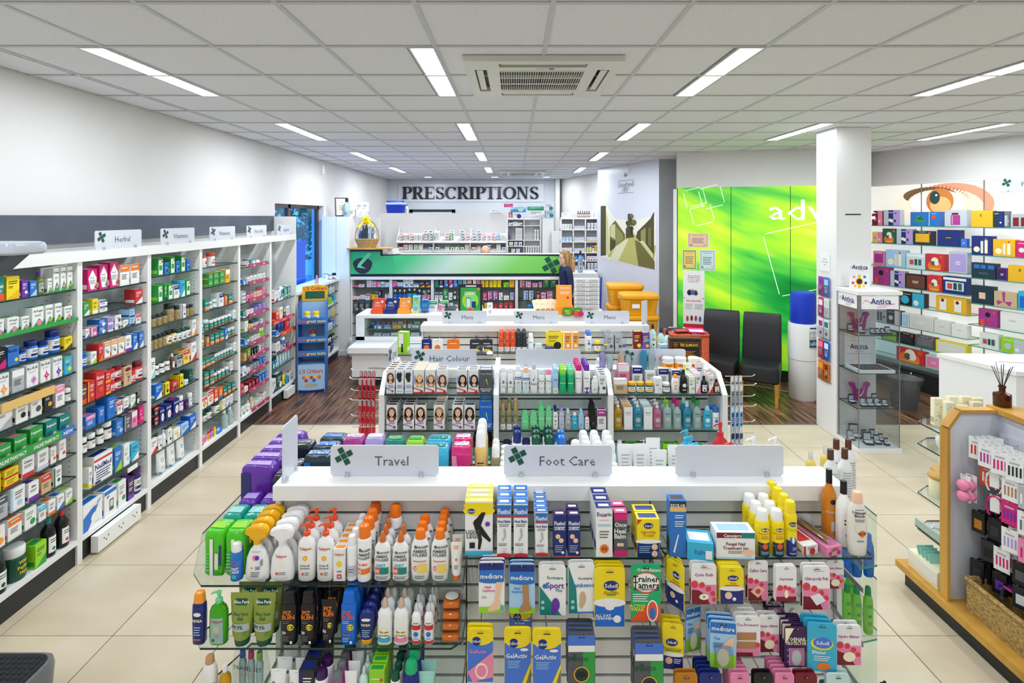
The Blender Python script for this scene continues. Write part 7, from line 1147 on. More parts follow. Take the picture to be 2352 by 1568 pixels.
def on_green(name, label, px0, px1, py0, py1, base, art, cat):
    s0, s1_ = gs(px0), gs(px1); D = gpt((s0+s1_)/2)[1]; z0, z1 = HC-(py1-CY)*D/F, HC-(py0-CY)*D/F; p = gpt((s0+s1_)/2, .016); w_ = s1_-s0
    b = MB(('pack',)); b.box(-w_/2, 0, 0, w_/2, .002, z1-z0, base); b.art(art, w_*.98, (z1-z0)*.99, lambda x, z_: -.0004); tag(b.obj(name, None, (p[0], p[1], z0), AG), label, cat)
CERT = 'r .04 .04 .96 .96 %s;r .1 .1 .9 .9 %s;l .25 .85 .75 1 a .05;l .2 .65 .8 5 x .08;d .8 .2 .06 s;r .12 .14 .22 .2 k'
on_green('certificate', 'landscape cream certificate on green wall, uppermost', 1579, 1628, 535, 568, 'D', CERT % ('N', 'i'), 'certificate'); on_green('certificate', 'portrait yellow-green certificate on green wall, left', 1567, 1600, 572, 619, 'D', CERT % ('e', 'Y'), 'certificate'); on_green('certificate', 'portrait pale green certificate on green wall, right', 1607, 1643, 573, 621, 'D', CERT % ('s', 'T'), 'certificate')
on_green('vaccine_poster', 'tall white vaccine poster with people below certificates', 1569, 1618, 621, 752, 'W', 'b .5 .92 .022 p We_recommend;b .5 .885 .022 B the_HPV_vaccine;b .5 .85 .022 m to_protect_against;b .5 .815 .022 m cervical_cancer;e .3 .62 .12 .05 k;e .45 .63 .1 .055 b;e .6 .61 .1 .04 J;d .3 .66 .05 n;d .45 .68 .05 i;d .6 .65 .05 n;b .5 .48 .03 j Facts_about_flu;l .1 .42 .45 4 s .025;l .55 .42 .95 4 s .025;e .2 .16 .06 .05 r;e .4 .17 .06 .05 J;e .6 .17 .06 .05 r;e .8 .16 .06 .05 b;r 0 0 1 .07 r;r 0 .52 .1 .53 r;r .9 .52 1 .53 r', 'poster')
# ================================================================ CHAIRS, TABLE, COOLER, BINS
def chair(x, y, rz, label):
    t = thing('dining_chair', label, 'chair', (x, y, 0), rz, 'black leather chairs'); w_ = .23
    b = MB(('leather',)); b.rbox(-w_, -.25, .275, w_, .20, .475, .035); b.obj('seat', t)
    b = MB(('leather',)); b.loft([(.30, w_, .035, 7, 0, .19), (.6, w_, .036, 7, 0, .21), (.9, w_*.98, .034, 7, 0, .26), (1.02, w_*.96, .03, 7, 0, .285), (1.04, w_*.92, .015, 7, 0, .29)], 'k', 24); b.obj('backrest', t)
    for sx_ in (-1, 1):
        for sy, tp_ in ((-.215, .275), (.17, .3)): b = MB(('oakleg',)); b.loft([(0, .018, .018, 8), (tp_, .025, .025, 8)], 'H', 12); b.obj('leg', t, (sx_*.195, sy, 0))
chair(3.07, 6.76, math.radians(-28.8), 'black leather dining chair with oak legs beside water cooler'); chair(2.64, 7.0, math.radians(-28.8), 'black leather dining chair nearer the vaccine poster')
t = thing('magazine_table', 'orange woven cube table carrying magazines left of chairs', 'table', (x_at(1580, 6.55), 6.62, 0)); b = MB(('rattan',)); b.rbox(-.23, -.2, 0, .23, .2, .86, .02); b.obj('woven_body', t); b = MB(('rattan',)); b.rbox(-.235, -.205, .86, .235, .205, .885, .01); b.obj('table_top', t)
for q_, (dx, dy, c, z, r_) in enumerate(((-.1, .02, 'jW', 0, .1), (-.08, .03, 'Wr', .008, -.1), (.1, -.04, 'cP', 0, .2), (.11, -.03, 'Vy', .008, .05), (.1, -.05, 'mW', .016, -.2), (-.09, -.02, 'kr', .016, .2))):
    b = MB(('pack',)); b.box(-.1, -.13, 0, .1, .13, .007, c[0]); b.add([(-.08, -.1, .0075), (.08, -.1, .0075), (.08, .02, .0075), (-.08, .02, .0075)], [(0, 1, 2, 3)], c[1]); tag(b.obj('magazine', None, (t.location.x+dx, t.location.y+dy, .8865+z), r_), f'{CW[c[0]]} magazine on orange woven table, {("left", "right")[dx > 0]} stack, {("bottom", "middle", "top")[int(z*125)]}', 'magazine', 'magazines on the woven table')
t = thing('water_cooler', 'white round water cooler with blue bottle cover beside column', 'water cooler', (x_at(1852, 6.75), 6.83, 0)); b = MB(('white',)); b.loft([(0, .155, .155), (.02, .165, .165), (.50, .168, .168)], 'W', 28); b.obj('base_drum', t)
b = MB(('white',)); b.loft([(.505, .172, .172), (.92, .172, .172), (.95, .165, .165)], 'W', 28); b.obj('body', t); b = MB(('blueglow',)); b.loft([(.95, .145, .145), (1.0, .15, .15), (1.28, .148, .148), (1.33, .13, .13), (1.345, .09, .09)], 'B', 24); b.obj('bottle_cover', t)
b = MB(('gloss',)); b.art('r .3 .35 .95 .85 s;r .34 .38 .95 .6 E;b .65 .5 .12 u Culligan;e .5 .73 .06 .06 w;e .7 .73 .06 .06 w;r .4 .92 .8 .96 B', .26, .42, cyl_sf(.172, .172), 8); b.v = [(x+.02, y-.001, z+.515) for x, y, z in b.v]; b.obj('tap_recess', t)
def bin_(X, Y, z, w_, d_, h_, label, rz=0):
    t = thing('storage_bin', label, 'storage bin', (X, Y, z), rz, 'yellow lidded storage bins'); b = MB(('binyellow',)); b.loft([(0, w_*.42, d_*.42, 6), (h_*.75, w_*.47, d_*.47, 6), (h_*.78, w_*.49, d_*.49, 6)], 'O', 20); b.obj('tub', t)
    b = MB(('binyellow',)); b.loft([(h_*.79, w_*.5, d_*.5, 6), (h_*.9, w_*.51, d_*.51, 6), (h_*.97, w_*.49, d_*.49, 6), (h_*.995, w_*.44, d_*.44, 6)], 'O', 20); b.obj('lid', t); b = MB(('pack',)); b.box(-w_*.25, -d_*.475, h_*.35, -w_*.05, -d_*.47, h_*.55, 'W'); b.obj('paper_label', t)
for k in range(4):
    bin_(1.70, 8.36, .004+k*.313, .54, .42, .31, f'yellow storage bin in the rear stack, {("bottom", "second", "third", "top")[k]} one')
for k in range(4): bin_(1.795, 7.84, .004+k*.295, .54, .44, .292, f'yellow storage bin in the front stack, {("bottom", "second", "third", "top")[k]} one')
t = thing('broom_handle', 'blue broom handle leaning on photo partition', 'broom', (x_at(1379, 8.6), 8.9, 0)); b = MB(('blueglow',)); b.tube([(0, -.15, .04), (.07, .05, 1.28)], .014); b.obj('handle', t); b = MB(('gloss',)); b.loft([(0, .12, .03), (.06, .11, .025)], 'W', 12, n=4); b.obj('head', t, (0, -.15, 0))
# ================================================================ COLUMN LEAFLET RACK, JEWELLERY CASE
t = thing('leaflet_rack', 'clear leaflet rack with colourful leaflets on side of column', 'leaflet rack', (3.33, 5.93, 0), -math.pi/2)
cs = [('Vp', 'bu'), ('mW', 'WT'), ('WV', 'Wt'), ('jP', 'UW'), ('oO', 'on')]
for i in range(5):
    z = 1.45-i*.225
    b = MB(('clear',)); b.box(.03, -.035, z-.02, .24, -.030, z+.10); b.box(.03, -.035, z-.02, .24, 0, z-.015); b.obj('pocket', t)
    for j in range(2):
        b = MB(('pack',)); b.box(-.045, -.004, 0, .045, 0, .20, cs[i][j][0]); b.art(f'r .1 .6 .9 .9 {cs[i][j][1]};l .15 .5 .8 4 W .07;d .5 .25 .2 {cs[i][j][1]}', .088, .196, lambda x, z_: -.0044)
        tag(b.obj('leaflet', None, (3.33-.022, 5.93-.085-.105*j, z-.01), -math.pi/2), f'{CW[cs[i][j][0]]} leaflet in column rack, {("top", "second", "third", "fourth", "bottom")[i]} pocket, {("far", "near")[j]} side', 'leaflet', 'leaflets in the column rack')
b = MB(('pack',)); b.box(-.09, -.003, 0, .09, 0, .19, 'W'); b.text('HEALTH', 0, .13, .014, 'x', lambda x, z_: -.0036); b.text('PROMOTION', 0, .10, .014, 'x', lambda x, z_: -.0036); b.text('AREA', 0, .07, .014, 'x', lambda x, z_: -.0036); tag(b.obj('notice', None, (3.328, 5.80, 1.70), -math.pi/2), 'white notice sheet on side of column above leaflets', 'notice')
JX0, JX1, JY0, JY1, JT = 3.33, 3.73, 5.24, 5.585, 1.56
t = thing('jewellery_case', 'tall glass jewellery cabinet lettered Antica beside the column', 'display cabinet', (JX0, JY0, 0)); jw, jd = JX1-JX0, JY1-JY0
box_obj('base', -.01, -.01, 0, jw+.01, jd, .045, 'white', t); box_obj('top', -.015, -.015, JT-.035, jw+.015, jd, JT, 'white', t); box_obj('back_panel', .01, jd-.012, .045, jw-.01, jd-.004, JT-.035, 'white', t)
for x0, y0, x1, y1 in ((0, 0, jw, .004), (0, .004, .004, jd-.012), (jw-.004, .004, jw, jd-.012)): b = MB(('clear',)); b.box(x0, y0, .045, x1, y1, JT-.035); b.obj('glass_pane', t)
for x, y in ((.0, 0), (jw-.006, 0), (0, jd-.02)): box_obj('corner_trim', x, y-.001, .045, x+.006, y+.005, JT-.035, 'steel', t)
for z in (.42, .76, 1.13): glass_shelf(t, [(.006, .03), (jw-.006, .03), (jw-.006, jd-.02), (.006, jd-.02)], z)
def antica(w_, h_, rz, loc, parent=None, sub=True):
    b = MB(('pack',)); b.box(-w_/2, -.003, 0, w_/2, 0, h_, 'W'); g = lambda x, z_: -.0036
    b.text('Antica', .02*w_, h_*.6, h_*.42, C['B'], g, maxw=w_*.8, bold=True)
    if sub: b.text('JEWELLERY', .05*w_, h_*.16, h_*.1, 'x', g, maxw=w_*.6)
    pts = [(-.46, .38), (-.42, .6), (-.36, .62), (-.30, .5), (-.15, .38), (.1, .28), (.4, .36)]
    for k in range(6): (a0, b0), (a1, b1) = pts[k], pts[k+1]; b.add([(a0*w_, -.004, b0*h_), (a1*w_, -.004, b1*h_), (a1*w_, -.004, b1*h_+.03*h_+.002), (a0*w_, -.004, b0*h_+.03*h_+.002)], [(0, 1, 2, 3)], C['V'])
    return b
antica(.36, .13, 0, None).obj('brand_panel', t, (jw/2+.005, -.001, JT-.035-.135)); antica(.30, .13, 0, None).obj('brand_panel', t, (-.001, jd/2, JT-.035-.135), -math.pi/2)
tc = thing('counter_card', 'white card with watch and lettering Antica on cabinet top', 'sign', (JX0+.12, 5.42, JT+.001), -.1); antica(.19, .10, 0, None, sub=False).obj('card_heading', tc, (0, 0, .16)); b = MB(('pack',)); b.box(-.095, -.002, 0, .095, 0, .16, 'W')
for x, z, c in ((-.05, .12, 'P'), (.05, .12, 'b'), (-.06, .06, 'j'), (.06, .06, 'B'), (.04, .03, 'y'), (-.04, .03, 'A')): b.rect(x-.012, z-.012, x+.012, z+.012, c, lambda x_, z_: -.0026)
b.ell(0, .075, .036, .036, 'A', lambda x, z_: -.003, 20); b.ell(0, .075, .027, .027, 'd', lambda x, z_: -.0035, 20); b.rect(-.012, .11, .012, .14, 'A', lambda x, z_: -.003); b.rect(-.012, .01, .012, .04, 'A', lambda x, z_: -.003); b.obj('card', tc)
ac = antica(.26, .12, 0, None, sub=True); tag(ac.obj('backing_card', None, (JX0+.16, 5.50, .90), 0), 'white card lettered Antica standing inside glass cabinet', 'card'); tag(box_obj('card_sheet', JX0+.03, 5.505, .765, JX0+.29, 5.51, 1.10, 'white'), 'tall white backing sheet on the middle cabinet shelf', 'card')
t2 = thing('ring_tray', 'white tray of rings on middle shelf of glass cabinet', 'tray', (JX0+.2, 5.38, .762)); box_obj('tray', -.17, -.12, 0, .17, .12, .03, 'white', t2); b = MB(('pack',)); b.box(-.15, -.10, .03, .15, .10, .032, 'k'); rn = random.Random(2)
for k in range(24): b.add([(-.13+.043*(k % 7)+dx, -.08+.05*(k//7)+dy, .034) for dx, dy in ((-.008, 0), (0, -.006), (.008, 0), (0, .006))], [(0, 1, 2, 3)], ('A', 's', 'W')[k % 3])
b.obj('rings', t2, kind='stuff')
def jbox(x, y, z, s_, label):
    t = thing('jewellery_box', label, 'jewellery box', (JX0+x, JY0+y, z+.001), random.uniform(-.2, .2), 'open jewellery boxes in the glass cabinet')
    b = MB(('pack',)); b.box(-s_/2, -s_/2, 0, s_/2, s_/2, .02, 'd'); b.box(-s_*.44, -s_*.44, .02, s_*.44, s_*.44, .024, 'W'); b.obj('base', t); b = MB(('pack',)); b.box(-s_/2, s_/2-.008, .02, s_/2, s_/2, .02+s_*1.15, 'd'); b.box(-s_*.4, s_/2-.010, .03, s_*.4, s_/2-.008, .01+s_*1.1, 'z'); b.obj('lid', t)
def bust(x, y, z, label):
    t = thing('necklace_bust', label, 'necklace bust', (JX0+x, JY0+y, z+.001)); b = MB(('pack',)); b.prism([(-.05, 0), (.06, 0), (.08, .12), (.11, .17), (.09, .19), (.05, .18), (.04, .13), (0, .11), (-.04, .13), (-.05, .18), (-.09, .19), (-.11, .17), (-.07, .12)], -.012, .012, 'y', C['V']); b.obj('bust', t); b = MB(('metal',)); b.tube([(-.045, -.016, .15), (-.03, -.016, .08), (0, -.016, .05), (.03, -.016, .08), (.045, -.016, .15)], .0018, 's', 4); b.obj('necklace', t)
bust(.16, .26, 1.13, 'plum velvet necklace bust on top shelf of glass cabinet'); bust(.17, .26, .42, 'plum velvet necklace bust on lower shelf of glass cabinet')
for k, (x, y, z, s_, lb) in enumerate([(.05, .2, 1.13, .05, 'top shelf'), (.10, .12, 1.13, .05, 'top shelf'), (.18, .07, 1.13, .035, 'top shelf'), (.23, .07, 1.13, .035, 'top shelf'), (.28, .07, 1.13, .035, 'top shelf'), (.34, .08, 1.13, .045, 'top shelf'), (.05, .18, .42, .055, 'lower shelf'), (.10, .08, .42, .055, 'lower shelf'), (.17, .08, .42, .055, 'lower shelf'), (.24, .08, .42, .055, 'lower shelf'), (.31, .08, .42, .045, 'lower shelf'), (.3, .2, .42, .055, 'lower shelf'),
   (.05, .2, .046, .06, 'floor'), (.13, .26, .046, .09, 'floor'), (.22, .24, .046, .05, 'floor'), (.3, .24, .046, .055, 'floor'), (.16, .1, .046, .075, 'floor'), (.25, .1, .046, .055, 'floor'), (.33, .16, .046, .045, 'floor'), (.32, .07, .046, .04, 'floor')]):
    jbox(x, y, z, s_, f'small open black jewellery box, {ORD[[0, 0, 1, 2, 3, 4, 5, 0, 1, 2, 3, 4, 5, 0, 1, 2, 3, 4, 5, 6, 7][k+1]+1]} placed on {lb} of glass cabinet')
# ================================================================ PERFUME WALL
AW = math.atan2(PB[1]-PA[1], PB[0]-PA[0]); cw, sw = math.cos(AW), math.sin(AW)
def wp(s, off): return (PA[0]+s*cw+off*sw, PA[1]+s*sw-off*cw)
q0 = wp(0, -.04); q1 = wp(4.5, -.04); seg_wall('wall_perfume_backing', q0, q1, 0, 2.72, 'wall', .06)
t = thing('perfume_wall_display', 'backlit white wall display with glass shelves and eye photograph', 'wall display', (PA[0], PA[1], 0), AW)
for a_, c_ in ((.02, 1.48), (1.50, 2.85)):
    b = MB(('backlit',)); b.box(a_, -.02, .62, c_, 0, 2.17, C['W']); b.obj('light_panel', t); b = MB(('backlit',)); b.box(a_, -.02, 2.18, c_, 0, 2.715, C['D']); b.obj('header_panel', t); b = MB(('backlit',)); b.box(a_, -.02, .32, c_, 0, .60, C['T']); b.obj('light_panel', t)
for s_ in (.0, .75, 1.49, 2.2): b = MB(('steel',)); b.box(s_-.006, -.03, .3, s_+.006, -.02, 2.715); b.obj('slotted_upright', t)
box_obj('plinth', .0, -.12, 0, 2.85, 0, .24, 'plinth', t)
b = MB(('backlit',)); f4 = lambda x, z_: -.0215
def EP(c, cx, cz, rx, rz, k): b.ell(cx, cz, rx, rz, lin(c), lambda x, z_: -.0215-.0006*k, 26)
EP('f6e2cc', .98, 2.44, .62, .26, 0); EP('e48c6c', 1.10, 2.44, .50, .27, 1); EP('f6d0ac', 1.06, 2.38, .44, .25, 2); EP('74583e', .84, 2.56, .34, .11, 3); EP('f0d8c4', .92, 2.46, .36, .17, 4); EP('fbf4ee', .78, 2.46, .18, .11, 5); EP('c07434', .98, 2.48, .17, .17, 6); EP('e8b070', .99, 2.43, .13, .11, 7); EP('28403e', .92, 2.53, .065, .085, 8); EP('d8e4e0', .94, 2.56, .014, .014, 9)
for k in range(22): a_ = math.pi*(.08+.84*k/21); x_, z_ = .94+.38*math.cos(a_), 2.46+.185*math.sin(a_); b.add([(x_-.006, -.0275, z_), (x_+.006, -.0275, z_), (x_+.05*math.cos(a_), -.0275, z_+.05*math.sin(a_)+.01)], [(0, 1, 2)], lin('463428'))
b.obj('eye_print', t)
BZ1 = [2.163, 1.92, 1.605, 1.345, 1.112, .832, .60, .37]; BZ2 = [2.163, 1.84, 1.57, 1.275, 1.025, .78, .52]
for z in BZ1: glass_shelf(t, [(.03, -.27), (1.47, -.27), (1.47, -.03), (.03, -.03)], z, .01, 'glassedge2')
for z in BZ2: glass_shelf(t, [(1.50, -.31), (2.84, -.31), (2.84, -.03), (1.50, -.03)], z, .01, 'glassedge2')
p = wp(1.96, .03); aisle_sign(p[0], p[1], 2.57, 'Perfume', 'white sign reading Perfume above the perfume shelves', AW, .62, .16)
ART.update({'lac': 'r .64 .02 .66 .98 W;p g .08 .35 .3 .6 .35 .75 .22 .7 .2 .5 .45 .42 .58 .5 .5 .32 .2 .25;d .8 .65 .07 f;l .72 .9 .9 1 W .05', 'fhr': 'r .25 .1 .7 .7 V;r .3 .72 .62 .85 R;r .3 .14 .36 .66 P', 'pmil': 'd .45 .78 .03 k;r .44 .62 .46 .8 k;r .38 .68 .52 .7 k', 'blu': 'r .35 .45 .65 .6 d;l .38 .55 .62 1 A .1', 'nvs': 'r .3 0 .6 1 B;b .45 .85 .07 W NIVEA;d .4 .35 .1 F;d .52 .3 .1 F;r .6 0 1 1 L;d .7 .3 .08 B;d .85 .6 .08 P;d .75 .8 .06 V', 'redx': 'd .3 .3 .2 o;d .65 .3 .2 o;d .5 .6 .2 F;d .4 .45 .12 S;d .6 .45 .12 W;d .85 .85 .08 f;e .5 .12 .35 .08 O', 'gucci': 'r 0 .5 1 1 E;b .5 .35 .12 x GUCCI;r .1 .65 .35 .9 b;r .4 .65 .6 .9 b;r .7 .65 .95 .9 b', 'joop': 'd .5 .7 .15 k;r .1 0 .3 .4 f;b .5 .35 .12 j JOOP!;d .85 .85 .07 f', 'benb': 'r 0 .8 1 .95 W;r .1 .2 .9 .7 T;r .18 .28 .4 .6 j;r .45 .25 .6 .65 G;r .65 .25 .82 .65 S', 'paw': 'd .25 .3 .16 F;r .45 .1 .58 .75 D;r .65 .1 .8 .8 F;d .72 .85 .06 f', 'ribn': 'p V .35 1 .5 1 .48 .35 .4 .35;p V .1 .42 .4 .35 .15 .1;p V .8 .42 .45 .35 .7 .08', 'daisy': 'r .12 .1 .35 .85 W;r .62 .1 .85 .85 W;d .22 .75 .06 R;d .72 .7 .06 R', 'wht': 'l .35 .6 .65 2 s .06', 'pic': 'r .35 .3 .65 .65 i'})
def prow(sp, s0, s1_, off, z, where, nm='gift_set_box', fill=True):
    p = wp(s0, off); row(sp, p[0], p[1], AW, z+.0005, s1_-s0, where, 'perfume gift sets on the wall display', inset=.015, depth=.08, name=nm, fill=fill)
P1 = ['_12 g:RP:12:20 g:zB:17:21:nvs _9 g:bU:28:18:lac _3 g:zP:18:20:fhr', '_14 g:YP:12:15 g:Qg:16:20:redx g:zB:18:20:nvs g:dA:20:18 _4 g:BE:22:20:blu g:Uv:6:10', '_14 g:PV:14:20 g:uB:22:23:paw g:Tk:19:20:benb g:rO:18:21:redx _3 g:zL:16:25', '_14 g:VP:20:24:joop g:zB:16:21:nvs g:kn:22:19 g:ro:15:20:redx g:Bb:22:21:benb', '_20 g:YD:15:17 g:kc:24:18 _8 g:AY:24:19:daisy', '_18 g:zS:12:19 g:kW:16:19 g:Wu:8:18 g:Dw:24:18 g:DW:16:16:wht g:Wz:14:15:wht', '_20 g:kl:16:14 g:kd:14:15 g:Sx:17:16 g:yD:24:15', '_30 g:rf:22:18:redx g:TP:12:16 g:zS:16:14']
P2 = ['g:AY:26:19:pmil g:EB:12:18 g:xz:6:18 g:sR:30:15 g:zB:20:16', 'g:Bg:22:22:paw g:AD:22:19:paw g:mD:18:18 g:Bb:20:18', 'g:EB:26:18:gucci g:pM:10:14 g:AY:26:18:pmil g:kA:20:18', 'g:Ex:24:21:pic g:NV:24:17:ribn g:cU:20:20 g:Bz:18:16', 'g:VR:20:20:joop g:WT:24:20:wht g:kz:20:18', 'g:Wz:20:17:benb g:lz:22:16 g:zk:20:16', 'g:rf:24:12 g:kA:24:12 g:Wr:20:14']
for k, sp in enumerate(P1): prow(sp, .05, 1.46, .27, BZ1[k], f'{zn[k]} of left perfume bay')
for k, sp in enumerate(P2): prow(sp, 1.52, 2.36, .31, BZ2[k], f'{zn[k]} of right perfume bay', fill=False)
# waste bin with clear liner
t = thing('waste_bin', 'grey bin with loose clear plastic liner before perfume wall', 'bin', (x_at(2084, 6.45), 6.5, 0)); b = MB(('gloss',)); b.loft([(0, .13, .13), (.36, .17, .17)], 'S', 24); b.obj('bin', t); b = MB(('cello',)); b.loft([(.27, .185, .185), (.36, .20, .19), (.39, .18, .18), (.34, .16, .16)], 'W', 22, cap=False); b.obj('liner', t)
# white till counter
t = thing('till_counter', 'white counter box behind the wooden gondola', 'counter', (0, 0, 0)); b = MB(('white',)); P_ = [(3.37, 4.30), (3.52, 3.80), (4.35, 3.60), (4.2, 4.25)]; b.prism(P_, 0, 1.17, 'z'); b.obj('body', t); b = MB(('white',)); b.prism([(3.36, 4.31), (3.51, 3.79), (4.36, 3.59), (4.21, 4.26)], 1.17, 1.20, 'z'); b.obj('counter_top', t); b = MB(('dark',)); b.prism([(3.62, 4.05), (3.85, 3.99), (3.852, 3.997), (3.622, 4.057)], 1.2, 1.2012, 'z'); b.obj('slot', t)
# ================================================================ WOODEN GONDOLA AT RIGHT
t = thing('oak_gondola', 'oak trimmed gondola with hair accessories at right foreground', 'shelving', (2.42, 3.04, 0)); GR = t
box_obj('base_board', -.03, -1.6, .10, .64, .36, .14, 'wood', t); box_obj('plinth', .01, -1.6, 0, .60, .33, .10, 'plinth', t); box_obj('core_panel', .30, -1.6, .14, .34, .02, 1.17, 'signw', t)
pr = [(.01, .14), (.01, 1.10), (.075, 1.19), (.56, 1.19), (.62, 1.10), (.62, .14)]; b = MB(('signw',)); b.prism(pr, 0, .02, 'y'); b.obj('end_panel', t)
b = MB(('wood',))
for (x0, z0), (x1, z1) in zip(pr[:-1], pr[1:]):
    d = Vector((x1-x0, z1-z0)).normalized(); n_ = Vector((-d.y, d.x))*.016; b.prism([(x0, z0), (x1, z1), (x1+n_.x, z1+n_.y), (x0+n_.x, z0+n_.y)], -.02, .035, 'y')
b.obj('edge_trim', t)
box_obj('top_board', .27, -1.6, 1.185, .40, .05, 1.215, 'wood', t)
b = MB(('signw',)); b.box(.283, -1.6, 0, .30, -.02, .085); sm = b.mesh('slat'); z = .16
while z < 1.08: mk('slat', sm, t, (0, 0, z)); z += .093
for z in (1.03, .90, .60, .38):
    x0 = .03; glass_shelf(t, [(x0+.02, .04), (.56, .04), (.56, .36), (x0+.14, .36), (x0+.02, .28)], z, .008)
for q_, (x, y, h_) in enumerate(((.13, .31, .13), (.17, .27, .12), (.22, .31, .14), (.25, .27, .10), (.30, .31, .14), (.33, .27, .12), (.37, .31, .13), (.40, .26, .09))):
    put('b', 'FN', 0, 3.04+y-.08, 1.031, .055, h_+.03, .03, 'd .2 .2 .06 V;d .7 .3 .05 g;d .4 .5 .05 j;d .8 .7 .05 V;d .25 .8 .05 g;d .5 .85 .05 b;l .3 .4 .7 2 N .05', 1, 0, f'cream floral soap carton on top end shelf, {ORD[q_+1]} from left', 'cream floral cartons', X=2.42+x, name='soap_carton')
for q_, (x, z) in enumerate(((.43, .03), (.49, .03), (.46, .085), (.52, .085))):
    b = MB(('pack',)); b.tube([(0, -.06, 0), (0, .06, 0)], .027, 'N', 14); b.tube([(0, -.005, 0), (0, .005, 0)], .0285, 'd', 14); tag(b.obj('kraft_roll', None, (2.42+x, 3.04+.2, 1.031+z), .7), f'brown kraft paper roll with dark ribbon, {ORD[q_+1]} of four', 'roll', 'kraft rolls')
t = thing('ceramic_jug', 'white speckled ceramic wax burner on second end shelf', 'jug', (2.56, 3.22, .901)); b = MB(('gloss',)); b.loft([(0, .03, .03), (.03, .045, .045), (.06, .048, .048), (.085, .035, .035), (.095, .045, .045), (.112, .055, .055), (.114, .05, .05)], 'W', 20); b.obj('pot', t)
for q_, (x, y) in enumerate(((.14, .22), (.22, .30))):
    t = thing('candle_jar', f'cream jar with wooden lid, {("front", "rear")[q_]} of two on end shelf', 'jar', (2.42+x, 3.04+y, .601)); b = MB(('gloss',)); b.loft([(0, .05, .05), (.01, .055, .055), (.11, .055, .055)], 'F', 20); b.obj('pot', t); b = MB(('wood',)); b.loft([(.11, .056, .056), (.118, .062, .062), (.128, .06, .06)], 'H', 20); b.obj('lid', t)
t = thing('soap_tray', 'pale green tray of round tins on lowest end shelf', 'tray', (2.56, 3.24, .381)); b = MB(('pack',)); b.box(-.09, -.12, 0, .09, .10, .006, 'q'); b.box(-.09, -.12, 0, -.084, .10, .05, lin('a9c0b4')); b.box(-.09, -.12, 0, .09, -.114, .05, 'q'); b.obj('tray', t)
for q_ in range(6): b = MB(('gloss',)); b.loft([(0, .026, .026), (.02, .026, .026)], 'D', 14); b.loft([(.0202, .018, .018), (.021, .018, .018)], 'z', 12); tag(b.obj('round_tin', None, (2.51+.06*(q_ % 2), 3.17+.06*(q_//2), .388)), f'round cream tin in pale green tray, {("left", "right")[q_ % 2]} column, {ORD[q_//2+1]} row', 'tin', 'round tins')
t = thing('gift_basket_box', 'cream floral open box of sachets on oak base board', 'box', (2.50, 3.24, .141)); b = MB(('pack',)); b.box(-.07, -.13, 0, .07, .10, .10, 'F'); b.box(-.074, -.1305, .02, -.0705, .10, .09, 'D'); b.obj('box', t)
for k in range(4): b = MB(('pack',)); b.box(-.05, -.006, 0, .05, 0, .09, 'q'); o = b.obj('sachet', t, (0, -.06+.03*k, .06)); o.rotation_euler = (-.4, 0, 0)
t = thing('reed_diffuser', 'amber glass diffuser bottle with dark reeds on oak top board', 'reed diffuser', (2.755, 3.06, 1.216)); b = MB(('amber',)); b.loft([(0, .034, .034, 3), (.005, .037, .037, 3), (.07, .037, .037, 3), (.08, .015, .015), (.105, .015, .015)], 'W', 20); b.obj('bottle', t); b = MB(('amber',)); b.loft([(.105, .018, .018), (.115, .018, .018)], 'k', 14); b.obj('collar', t)
b = MB(('dark',)); rn = random.Random(8)
for k in range(8): a_ = k*.8; b.tube([(0, 0, .09), (.05*math.cos(a_), .04*math.sin(a_), .22+.01*(k % 3))], .0018, 'k', 4)
b.obj('reeds', t, kind='stuff')
t = thing('earring_stand', 'black jewellery stand of earring cards at right edge', 'jewellery stand', (2.84, 2.93, 1.216)); b = MB(('gloss',)); b.loft([(0, .05, .05), (.012, .05, .05)], 'k', 16); b.loft([(.012, .012, .012), (.50, .012, .012)], 'k', 8); b.obj('post', t)
for i in range(6):
    for j in range(3): b = MB(('pack',)); b.box(-.022, -.003, 0, .022, 0, .055, 'k'); b.ell(-.009, .02, .006, .006, 'W', lambda x, z_: -.0035, 8); b.ell(.009, .02, .006, .006, 'W', lambda x, z_: -.0035, 8); b.rect(-.015, .04, .015, .043, 's', lambda x, z_: -.0035); a_ = -.9+j*.8; b.obj('earring_card', t, (.04*math.sin(a_), -.04*math.cos(a_), .05+.075*i), a_)
